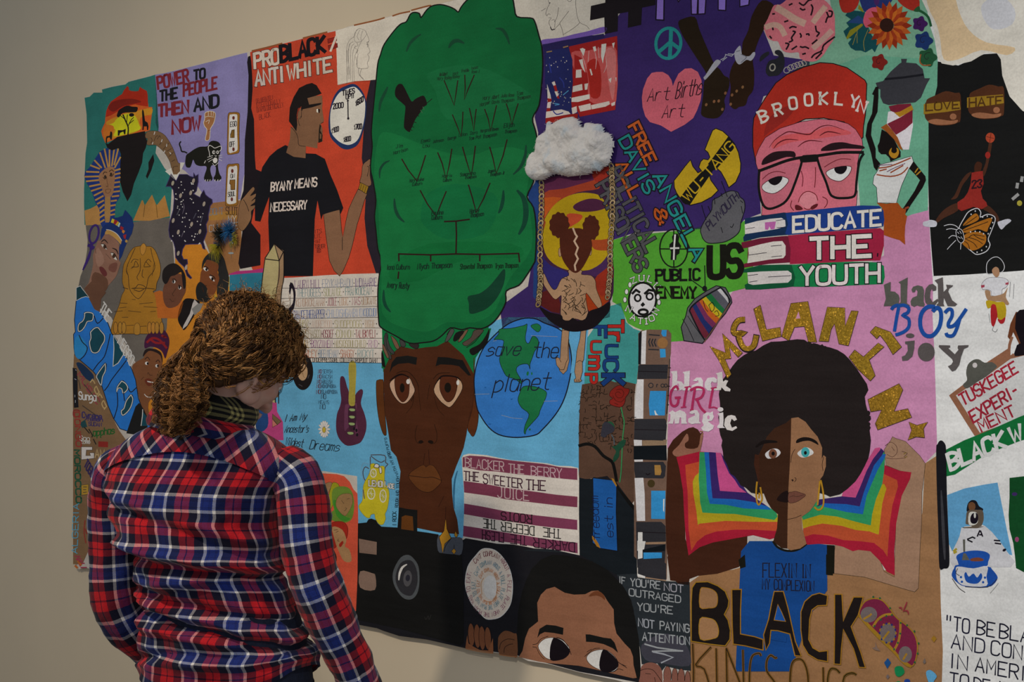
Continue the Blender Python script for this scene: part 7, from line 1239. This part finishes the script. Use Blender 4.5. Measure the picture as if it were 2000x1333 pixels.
v, f, U = torso_sheet([i / (n_ - 1) for i in range(n_)], [math.radians(-8 + 196 * i / 90) for i in range(91)], 0.0045, math.radians(45), lambda t, th: yl(th) + (834 - yl(th)) * t, 0.012)
yk = pobj('yoke', v, f, shirt_mat, shirt, uvs=U); yk['label'] = 'shoulder yoke with the plaid turned diagonal'

def tube_path(path, radii, seg=28, sub=6, wob=0.0, seed=0, u0=0.0, v0=0.0, uref=(0, -1, 0)):
    P_ = []; Rr = []
    for i in range(len(path) - 1):
        a = path[max(0, i - 1)]; b = path[i]; c = path[i + 1]; d = path[min(len(path) - 1, i + 2)]
        for j in range(sub):
            t = j / sub; P_.append(0.5 * ((2 * b) + (c - a) * t + (2 * a - 5 * b + 4 * c - d) * t * t + (3 * b - a - 3 * c + d) * t ** 3)); Rr.append(radii[i] + (radii[i + 1] - radii[i]) * t)
    P_.append(path[-1]); Rr.append(radii[-1])
    rows = []; U = []; s = 0.0; ref = Vector(uref)
    for i, p in enumerate(P_):
        t = (P_[min(i + 1, len(P_) - 1)] - P_[max(i - 1, 0)]).normalized(); n = (ref - t * ref.dot(t)).normalized(); b = t.cross(n)
        if i: s += (P_[i] - P_[i - 1]).length
        r = []
        for j in range(seg + 1):
            a = 2 * math.pi * j / seg - math.pi; rad = Rr[i]
            if wob: rad += wob * noise.noise((math.cos(a) * 1.6 + seed, math.sin(a) * 1.6, s * 22)) + wob * 0.5 * noise.noise((math.cos(a) * 3, math.sin(a) * 3 + seed, s * 60))
            r.append(p + n * (math.cos(a) * rad) + b * (math.sin(a) * rad)); U.append((u0 + a * 0.05, v0 - s))
        rows.append(r)
    v, f = loft(rows, False); return v, f, U
RA = [at(548, 898, 3.07), at(578, 930, 3.05), at(590, 975, 3.04), at(596, 1050, 3.03), at(611, 1120, 3.03), at(634, 1180, 3.04), at(660, 1240, 3.06), at(686, 1295, 3.08), at(707, 1345, 3.11), at(724, 1385, 3.13)]
v, f, U = tube_path(RA, [.034, .050, .052, .0515, .051, .051, .048, .045, .041, .037], wob=.006, seed=1, u0=-0.004, v0=0.168)
s_ = pobj('sleeve', v, f, shirt_mat, shirt, uvs=U)
LA = [at(256, 892, 3.19), at(222, 925, 3.21), at(216, 975, 3.23), at(220, 1050, 3.24), at(222, 1120, 3.24), at(228, 1175, 3.24), at(250, 1222, 3.26), at(285, 1258, 3.31), at(330, 1280, 3.36), at(375, 1285, 3.40)]
v, f, U = tube_path(LA, [.032, .045, .047, .048, .049, .050, .048, .044, .040, .036], wob=.006, seed=5, u0=0.03, v0=0.17)
pobj('sleeve', v, f, shirt_mat, shirt, uvs=U)
def cuff(c, d, r):
    d = (d - c).normalized(); return tube_path([c - d * 0.03, c, c + d * 0.03], [r, r, r * 0.97], 28, 3)
for pth, r in ((RA, .0385), (LA, .0375)):
    v, f, U = cuff(pth[-1], pth[-1] + (pth[-1] - pth[-2]), r); pobj('cuff', v, f, shirt_mat, shirt, uvs=U)

# collar and scarf
def neck_ring(px, py, Y, a, b, tilt, n=64, lift=None):
    c = at(px, py, Y); r = []
    for i in range(n + 1):
        th = 2 * math.pi * i / n - math.pi / 2
        p = c + SX * (a * math.cos(th)) + SB * (b * math.sin(th)); p.z += -tilt * (p.x - c.x)
        if lift: p.z += lift(th)
        r.append(p)
    return r
def band(rows):
    v, f = loft(rows, False); U = []; s = 0
    for i, r in enumerate(rows):
        if i: s += (r[16] - rows[i - 1][16]).length
        acc = 0.0
        for j in range(len(r)):
            if j: acc += (r[j] - r[j - 1]).length
            U.append((acc * 0.9 - 0.02, s + 0.02))
    return v, f, U
rows = [neck_ring(392, 846, 3.13, .118, .086, .16), neck_ring(394, 838, 3.13, .122, .092, .18), neck_ring(398, 824, 3.13, .116, .088, .2), neck_ring(401, 813, 3.13, .106, .080, .22), neck_ring(402, 809, 3.13, .101, .075, .22), neck_ring(402, 813, 3.13, .096, .070, .22), neck_ring(401, 830, 3.13, .092, .066, .2)]
v, f, U = band(rows); cl_ = pobj('collar', v, f, shirt_mat, shirt, uvs=U)
scarf_mat = plaid('scarf_plaid', [(7, (.012, .012, .014)), (3.2, (.40, .36, .14)), (3, (.012, .012, .014)), (3.2, (.40, .36, .14)), (3, (.012, .012, .014)), (3.2, (.40, .36, .14)), (13, (.012, .012, .014))], 0.062, off=(0.18, 0.42))
rows = []
for i in range(13):
    t = i / 12; px = 408 + 30 * t; py = 828 - 78 * t; bul = math.sin(math.pi * min(1, t * 1.15)) * 0.016
    rows.append(neck_ring(px, py, 3.13 + 0.01 * t, .080 - .012 * t + bul, .066 - .008 * t + bul, .25, lift=lambda th, t=t: 0.004 * noise.noise((math.cos(th) * 2, math.sin(th) * 2, t * 3))))
v, f, U = band(rows); sc_ = pobj('scarf', v, f, scarf_mat, uvs=U); sc_['label'] = 'dark scarf with yellow checks inside the collar'

# body: one continuous skin grown from capsules, remeshed together
BV = []; BF = []
def sphere(seg):
    nv = max(6, seg * 2 // 3); v = [(0, 0, 1)]; f = []
    for j in range(1, nv):
        t = math.pi * j / nv
        for i in range(seg): v.append((math.sin(t) * math.cos(2 * math.pi * i / seg), math.sin(t) * math.sin(2 * math.pi * i / seg), math.cos(t)))
    v.append((0, 0, -1)); L_ = len(v) - 1
    for i in range(seg):
        f.append((0, 1 + i, 1 + (i + 1) % seg)); f.append((L_, L_ - seg + (i + 1) % seg, L_ - seg + i))
        for j in range(nv - 2): a = 1 + j * seg; f.append((a + i, a + seg + i, a + seg + (i + 1) % seg, a + (i + 1) % seg))
    return [Vector(x) for x in v], f
SPH = {s: sphere(s) for s in (10, 12, 16, 24)}
def blob(c, r, M3=None, seg=16):
    vs, fs = SPH[seg]; r = Vector(r) if isinstance(r, (tuple, list)) else Vector((r, r, r)); b = len(BV); c = Vector(c) - BASE
    for x in vs:
        y = Vector((x.x * r.x, x.y * r.y, x.z * r.z)); BV.append(c + (M3 @ y if M3 is not None else y))
    for g in fs: BF.append(tuple(k + b for k in g))
def chain(pts, rads, step=0.35):
    for (a, ra), (b, rb) in zip(zip(pts, rads), zip(pts[1:], rads[1:])):
        n = max(1, int((b - a).length / (min(ra, rb) * step)) + 1)
        for k in range(n + 1): t = k / n; blob(a.lerp(b, t), ra + (rb - ra) * t, seg=10)
PSI = math.radians(36); PIT = math.radians(40)
HF = Vector((math.sin(PSI) * math.cos(PIT), math.cos(PSI) * math.cos(PIT), -math.sin(PIT))); HU = Vector((math.sin(PSI) * math.sin(PIT), math.cos(PSI) * math.sin(PIT), math.cos(PIT))); HR = HF.cross(HU)
HM = Matrix((HR, HF, HU)).transposed(); HC = at(480, 700, 3.14)
def hp(x, y, z): return HC + HR * x + HF * y + HU * z
for c, r in (((0, -.012, .028), (.073, .092, .082)), ((0, .030, -.028), (.060, .062, .082)), ((0, .044, -.088), (.040, .044, .032)), ((.036, .052, -.036), (.028, .034, .032)), ((-.036, .052, -.036), (.028, .034, .032)), ((0, .076, .020), (.048, .022, .020)), ((0, .085, -.108), (.020, .014, .016)), ((0, .094, -.074), (.024, .010, .006)), ((0, .092, -.082), (.021, .011, .007)), ((.050, .008, -.075), (.014, .035, .03)), ((-.050, .008, -.075), (.014, .035, .03)), ((.032, .080, -.004), (.015, .012, .010)), ((-.032, .080, -.004), (.015, .012, .010))):
    blob(hp(*c), r, HM, 24)
chain([hp(0, .090, .008), hp(0, .104, -.022), hp(0, .113, -.042)], [.009, .010, .013]); chain([hp(-.013, .100, -.045), hp(.013, .100, -.045)], [.010, .010])
for sd in (1, -1):              # ears with a rim
    chain([hp(sd * .070, -.004, -.060), hp(sd * .073, .006, -.045), hp(sd * .076, .004, -.028), hp(sd * .080, -.008, -.014), hp(sd * .083, -.020, -.020), hp(sd * .081, -.020, -.040), hp(sd * .074, -.010, -.058), hp(sd * .070, -.002, -.066)], [.006, .005, .005, .005, .005, .005, .006, .007]); blob(hp(sd * .072, -.008, -.038), (.006, .014, .022), HM, 12)
NB = at(405, 850, 3.15)
chain([hp(0, -.020, -.055), at(425, 800, 3.15), NB], [.052, .052, .058])
hipz = 0.93; HL = BASE + Vector((0.02, 0, 0)) - SX * 0.085; HRp = BASE + Vector((0.02, 0, 0)) + SX * 0.085
spine = [NB, at(395, 920, 3.15), at(395, 1040, 3.15), at(420, 1180, 3.15)]
for p, r in ((at(396, 905, 3.15), (.155, .07, .05)), (at(393, 980, 3.15), (.135, .085, .11)), (at(400, 1080, 3.15), (.118, .08, .12)), (at(415, 1180, 3.15), (.11, .075, .10)), (at(430, 1290, 3.15), (.135, .09, .12))): blob(p, r, Matrix((SX, -SB, WU)).transposed(), 24)
chain([at(430, 1290, 3.15), BASE + Vector((.02, 0, hipz))], [.09, .09])
chain([at(396, 900, 3.15)] + RA[1:], [.05, .04, .040, .038, .036, .036, .033, .030, .027, .025]); chain([at(396, 900, 3.15)] + LA[1:], [.05, .036, .036, .036, .036, .036, .034, .031, .028, .025])
KR = BASE + SX * 0.10 + Vector((.02, .03, .49)); AR = BASE + SX * 0.10 + Vector((.02, 0, .09)); KL = BASE - SX * 0.10 + Vector((.02, .03, .49)); AL = BASE - SX * 0.10 + Vector((.02, 0, .09))
for K, A, s in ((KR, AR, 1), (KL, AL, -1)):
    hpnt = BASE + Vector((.02, 0, hipz - .05)) + SX * (0.085 * s); chain([hpnt, hpnt.lerp(K, .5), K, K.lerp(A, .3), A], [.082, .068, .052, .050, .036]); chain([A, A - SB * 0.10 + Vector((0, 0, -.045))], [.034, .024])
def hand(wrist, direc, palm_n, curl, thumb_side):
    d = direc.normalized(); pn = (palm_n - d * palm_n.dot(d)).normalized(); sd = d.cross(pn) * thumb_side
    chain([wrist, wrist + d * .03], [.025, .024]); Mx = Matrix((sd, d, pn)).transposed(); blob(wrist + d * .065, (.040, .045, .014), Mx, 16)
    for k, (o, L1) in enumerate(((.028, .078), (.010, .088), (-.009, .082), (-.027, .066))):
        p = wrist + d * (.095 + .004 * (k in (1, 2))) + sd * o; pts = [p]; a = curl * (0.25 + 0.05 * k)
        for seg_, fr in enumerate((.45, .30, .25)):
            pts.append(pts[-1] + (d * math.cos(a) + pn * math.sin(a) + sd * (o * 1.2)).normalized() * (L1 * fr)); a += curl * 0.45
        chain([wrist + d * .07 + sd * o * .9] + pts, [.0095, .0095, .0085, .008, .007])
    p = wrist + d * .035 + sd * .034; chain([wrist + d * .03 + sd * .02, p, p + (d * .6 + sd * .6 + pn * .3).normalized() * .036, p + (d * .85 + sd * .35 + pn * .45).normalized() * .064], [.014, .0125, .010, .008])
hand(RA[-1] + (RA[-1] - RA[-2]).normalized() * .02, RA[-1] - RA[-2], -SX, 0.7, 1)
hand(LA[-1] + (LA[-1] - LA[-2]).normalized() * .02, LA[-1] - LA[-2] + Vector((0, 0, -.02)), SB, 0.8, -1)
me = bpy.data.meshes.new('body'); me.from_pydata(BV, [], BF)
skin = NT('skin'); skin.b.inputs['Roughness'].default_value = 0.5; skin.b.inputs['Base Color'].default_value = (0.50, 0.27, 0.20, 1); skin.b.inputs['Subsurface Weight'].default_value = 0.15; skin.b.inputs['Subsurface Radius'].default_value = (0.01, 0.004, 0.002); skin.b.inputs['Specular IOR Level'].default_value = 0.35
_tc = skin.n('ShaderNodeTexCoord'); _n = skin.n('ShaderNodeTexNoise'); _n.inputs['Scale'].default_value = 24; skin.l(_tc.outputs['Object'], _n.inputs['Vector']); _r = skin.n('ShaderNodeValToRGB'); _r.color_ramp.elements[0].position = .35; _r.color_ramp.elements[0].color = (.62, .33, .26, 1); _r.color_ramp.elements[1].position = .65; _r.color_ramp.elements[1].color = (.68, .44, .36, 1); skin.l(_n.outputs['Fac'], _r.inputs[0]); skin.l(_r.outputs[0], skin.b.inputs['Base Color'])
me.materials.append(skin.m); body = bpy.data.objects.new('body', me); COL.objects.link(body); body.parent = person
rm = body.modifiers.new('skin_surface', 'REMESH'); rm.mode = 'VOXEL'; rm.voxel_size = 0.0045; rm.use_smooth_shade = True
sm = body.modifiers.new('soften', 'SMOOTH'); sm.factor = 0.5; sm.iterations = 6
# eyes
eye_m = plain('eye_white', (.8, .78, .76), .2); iris_m = plain('iris_brown', (.06, .03, .015), .2)
for sd in (1, -1):
    b2 = bmesh.new(); bmesh.ops.create_uvsphere(b2, u_segments=16, v_segments=10, radius=.0115, matrix=Matrix.Translation(hp(sd * .032, .0815, -.006) - BASE) @ HM.to_4x4()); m2 = bpy.data.meshes.new('eye'); b2.to_mesh(m2); b2.free(); m2.materials.append(eye_m)
    e = bpy.data.objects.new('eye', m2); COL.objects.link(e); e.parent = person
    b2 = bmesh.new(); bmesh.ops.create_uvsphere(b2, u_segments=12, v_segments=8, radius=1, matrix=Matrix.Translation(hp(sd * .032, .0915, -.007) - BASE) @ HM.to_4x4() @ Matrix.Diagonal((.0055, .002, .0055, 1))); m2 = bpy.data.meshes.new('iris'); b2.to_mesh(m2); b2.free(); m2.materials.append(iris_m)
    i_ = bpy.data.objects.new('iris', m2); COL.objects.link(i_); i_.parent = e
    v, f, U = tube_path([hp(sd * .014, .092, .018), hp(sd * .032, .094, .023), hp(sd * .050, .080, .017)], [.0022, .003, .0015], 8, 5); pobj('eyebrow', v, f, plain('brow_hair', (.12, .06, .03), .8))
# jeans
jm = plain('dark_denim', (.012, .018, .042), .85, noise_amt=.25, scale=160, bump=.2)
rows = []
for z, w, d in ((1.02, .150, .105), (.96, .165, .118), (.90, .175, .125), (.85, .178, .125), (.815, .178, .122)):
    c = BASE + Vector((.02, 0, z)); c.x += (z - .85) * -.05; rows.append([c + SX * (w * math.copysign(abs(math.cos(t)) ** .85, math.cos(t))) + SB * (d * math.copysign(abs(math.sin(t)) ** .85, math.sin(t))) for t in [2 * math.pi * i / 48 for i in range(49)]])
v, f = loft(rows, False); jeans = pobj('jeans', v, f, jm); jeans['label'] = 'dark blue jeans'
for K, A, s in ((KR, AR, 1), (KL, AL, -1)):
    hpnt = BASE + Vector((.02, 0, .86)) + SX * (0.088 * s); v, f, U = tube_path([hpnt, hpnt.lerp(K, .5), K, K.lerp(A, .5), A + Vector((0, 0, -.015))], [.098, .085, .068, .062, .058], 28, 8, wob=.006, seed=s * 3, uref=(0, -1, 0.01)); pobj('trouser_leg', v, f, jm, jeans)
# shoes
shm = plain('shoe_leather', (.035, .025, .02), .45); som = plain('shoe_sole', (.02, .02, .02), .8)
for A in (AR, AL):
    d = -SB; b2 = Vector((A.x, A.y, 0)); prof = [(-.075, .030, .030, .085), (-.060, .036, .036, .095), (-.02, .039, .04, .10), (.03, .040, .045, .085), (.08, .047, .046, .062), (.12, .048, .047, .052), (.155, .040, .040, .044), (.175, .022, .022, .034)]
    rows = [[b2 + d * t + SX * (w * math.cos(a) * (1.0 if math.sin(a) > 0 else 1.0)) + Vector((0, 0, .02 + (max(0, math.sin(a)) ** .8) * (h - .02))) for a in [math.pi * i / 16 for i in range(17)]] for t, w, w2, h in prof]
    v, f = loft(rows, False); n = 17; f.append(tuple(range(n))); f.append(tuple(range((len(prof) - 1) * n + n - 1, (len(prof) - 1) * n - 1, -1))); sh = pobj('shoe', v, f, shm)
    rows = [[b2 + d * t + SX * (w + .004) * sgn + Vector((0, 0, zz)) for sgn, zz in ((-1, .001), (-1, .022), (1, .022), (1, .001), (-1, .001))] for t, w, w2, h in [(-.08, .026, 0, 0)] + prof + [(.182, .016, 0, 0)]]
    v, f = loft(rows, False); f.append((0, 1, 2, 3)); k = len(v) - 5; f.append((k + 3, k + 2, k + 1, k)); pobj('sole', v, f, som, sh, smooth=False)

# hair: a shaped cap, thousands of curled strands in locks and the ponytail
hair_m = NT('curly_brown_hair'); hair_m.b.inputs['Roughness'].default_value = .45; hair_m.b.inputs['Specular IOR Level'].default_value = .35
_g_ = hair_m.n('ShaderNodeAttribute'); _g_.attribute_name = 'tone'; _r = hair_m.n('ShaderNodeValToRGB'); e_ = _r.color_ramp.elements; e_[0].position = 0; e_[0].color = (.036, .014, .005, 1); e_[1].position = 1; e_[1].color = (.66, .34, .12, 1)
for p_, c_ in ((.35, (.14, .058, .016, 1)), (.7, (.37, .165, .046, 1))): x_ = e_.new(p_); x_.color = c_
hair_m.l(_g_.outputs['Fac'], _r.inputs[0]); hair_m.l(_r.outputs[0], hair_m.b.inputs['Base Color'])
cap_m = plain('hair_undercoat', (.055, .023, .008), .7, noise_amt=.5, scale=60, bump=.5)
CAP_C = Vector((0, -.012, .024))
def cap_r(d):                   # radius of the hair shell along a head space direction; it hangs lower at the nape
    x, y, z = d; return 1 / math.sqrt((x / .089) ** 2 + (y / .113) ** 2 + (z / (.101 if z > 0 else .150)) ** 2)
def cap_pt(d, off=0.0): return CAP_C + Vector(d) * (cap_r(d) + off)
def bare(p):                    # > 0 in front of the hairline
    h = p.y - 0.72 * p.z - .038
    if p.z < -.050: h = max(h, p.y + .008 + (p.z + .050) * -0.5)
    return h
TIE = Vector((0.0, -.116, -.045)); dT = (TIE - CAP_C).normalized()
cv = []; cf = []; ids = {}
NU, NV = 72, 40
for i in range(NU):
    for j in range(NV + 1):
        th = math.pi * j / NV; ph = 2 * math.pi * i / NU; d = Vector((math.sin(th) * math.cos(ph), math.sin(th) * math.sin(ph), math.cos(th)))
        p = cap_pt(d, 0.004 * noise.noise(d * 5)); cut = bare(p)
        if cut > 0: p = p - (Vector((0, 1, -.75)).normalized() * min(cut, .03))
        if p.z < -.120: p.z = -.120
        ids[i, j] = len(cv); cv.append(hp(*p))
for i in range(NU):
    for j in range(NV):
        th = math.pi * (j + .5) / NV; ph = 2 * math.pi * (i + .5) / NU; d = Vector((math.sin(th) * math.cos(ph), math.sin(th) * math.sin(ph), math.cos(th))); p = cap_pt(d)
        if bare(p) < .012: cf.append((ids[i, j], ids[(i + 1) % NU, j], ids[(i + 1) % NU, j + 1], ids[i, j + 1]))
hair = pobj('hair', cv, cf, cap_m); hair['label'] = 'curly brown hair pulled back'
class Strands:
    def __init__(s): s.v = []; s.f = []; s.t = []
    def add(s, pts, r0, r1, tone):
        n = len(pts); b = len(s.v); tone = max(0, min(1, tone))
        for i, p in enumerate(pts):
            t = (pts[min(i + 1, n - 1)] - pts[max(i - 1, 0)]).normalized(); a = t.orthogonal().normalized(); c = t.cross(a); r = r0 + (r1 - r0) * i / (n - 1)
            for k in range(3): an = 2.094 * k; s.v.append(p + a * (math.cos(an) * r) + c * (math.sin(an) * r)); s.t.append(tone)
        for i in range(n - 1):
            for k in range(3): s.f.append((b + 3 * i + k, b + 3 * i + (k + 1) % 3, b + 3 * i + 3 + (k + 1) % 3, b + 3 * i + 3 + k))
    def build(s, name):
        o = pobj(name, s.v, s.f, hair_m.m, hair); at_ = o.data.attributes.new('tone', 'FLOAT', 'POINT'); at_.data.foreach_set('value', s.t); return o
random.seed(42)
def rv(k=1.0): return Vector((random.gauss(0, 1), random.gauss(0, 1), random.gauss(0, 1))) * k
S1 = Strands(); made = 0
while made < 900:
    d0 = rv().normalized(); p0 = cap_pt(d0)
    if bare(p0) > .004 or p0.z < -.112: continue
    made += 1
    front = max(0, min(1, (p0.y + .03) / .08)); ang = d0.angle(dT); L_ = random.uniform(.04, .09); k = min(1.0, L_ / max(.02, ang * .1))
    off0 = random.uniform(.0005, .009) + front * random.uniform(0, .010); amp = random.uniform(.0028, .0055) * (1 + .8 * front); turns = random.uniform(1.4, 3.4); ph = random.uniform(0, 6.28); sideways = rv(.14 + .5 * front); tone = random.betavariate(1.6, 1.6)
    for m_ in range(4):
        jit = rv(.016); dph = random.uniform(-.35, .35); pts = []
        for i in range(20):
            t = i / 19; d = (d0 * (1 - t * k) + dT * (t * k) + sideways * (t * .22) + jit).normalized(); tg = (dT - d * d.dot(dT)).normalized() if d.angle(dT) > .05 else Vector((1, 0, 0)); sd = d.cross(tg)
            lift = off0 * (1 - .6 * t) + amp * math.cos(ph + dph + turns * 6.28 * t)
            pts.append(hp(*(cap_pt(d, lift) + sd * (amp * 1.4 * math.sin(ph + dph + turns * 6.28 * t)))))
        S1.add(pts, random.uniform(.0008, .0014), .0005, tone + random.uniform(-.14, .14))
for k in range(700):            # short frizzy ends standing off the crown and the front
    d0 = Vector((random.gauss(0, .8), random.gauss(.15, .8), abs(random.gauss(0, 1)))).normalized(); p0 = cap_pt(d0)
    if bare(p0) > 0: continue
    a = d0.orthogonal().normalized(); b = d0.cross(a); R_ = random.uniform(.003, .007); tl = rv(.012); h = random.uniform(.008, .024); ph = random.uniform(0, 6.28)
    S1.add([hp(*(p0 + d0 * (h * t) + tl * t + a * (R_ * math.cos(ph + 9 * t)) + b * (R_ * math.sin(ph + 9 * t)))) for t in [i / 11 for i in range(12)]], .0007, .0003, random.uniform(.3, 1))
S1.build('curls')
S2 = Strands()
PC = [hp(*TIE), at(364, 716, 3.06), at(356, 745, 3.03), at(357, 780, 3.005), at(352, 812, 2.99), at(341, 842, 2.985)]; PR = [.020, .034, .042, .047, .040, .016]
def pc(t):
    x = min(t, 1.0) * (len(PC) - 1); i = min(int(x), len(PC) - 2); f_ = x - i; return PC[i].lerp(PC[i + 1], f_), PR[i] + (PR[i + 1] - PR[i]) * f_
for k in range(330):
    a0 = random.uniform(0, 6.28); rr = math.sqrt(random.random()) * 1.02; t0 = random.choice((0, 0, random.uniform(0, .5))); tend = min(1.06, t0 + random.uniform(.35, 1.0)); amp = random.uniform(.0045, .0095); turns = random.uniform(4.5, 7.5) * (tend - t0) + 1; ph = random.uniform(0, 6.28); tone = random.betavariate(1.4, 1.5); drift = rv(.008)
    for m_ in range(5):
        dph = random.uniform(-.45, .45); jit = rv(.0018); pts = []
        for i in range(34):
            s_ = i / 33; t = t0 + (tend - t0) * s_; c, R_ = pc(t); g = min(1, s_ * 6 + (0.1 if t0 == 0 else .6)); w_ = ph + dph + turns * 6.28 * s_
            p = c + Vector((math.cos(a0) * R_ * rr * 1.05, math.sin(a0) * R_ * rr * .72, 0)) + drift * s_ + jit
            pts.append(p + Vector((math.cos(w_), math.sin(w_) * .8, .45 * math.sin(w_ + 1))) * (amp * g))
        S2.add(pts, random.uniform(.0008, .0013), .0005, tone + random.uniform(-.15, .15))
S2.build('ponytail')
v, f, U = tube_path([hp(*(TIE + Vector((0, .010, .005)))), hp(*TIE), hp(*(TIE + Vector((0, -.008, -.004))))], [.0145, .016, .0145], 20, 4); pobj('hair_tie', v, f, plain('elastic_black', (.012, .012, .013), .7), hair)
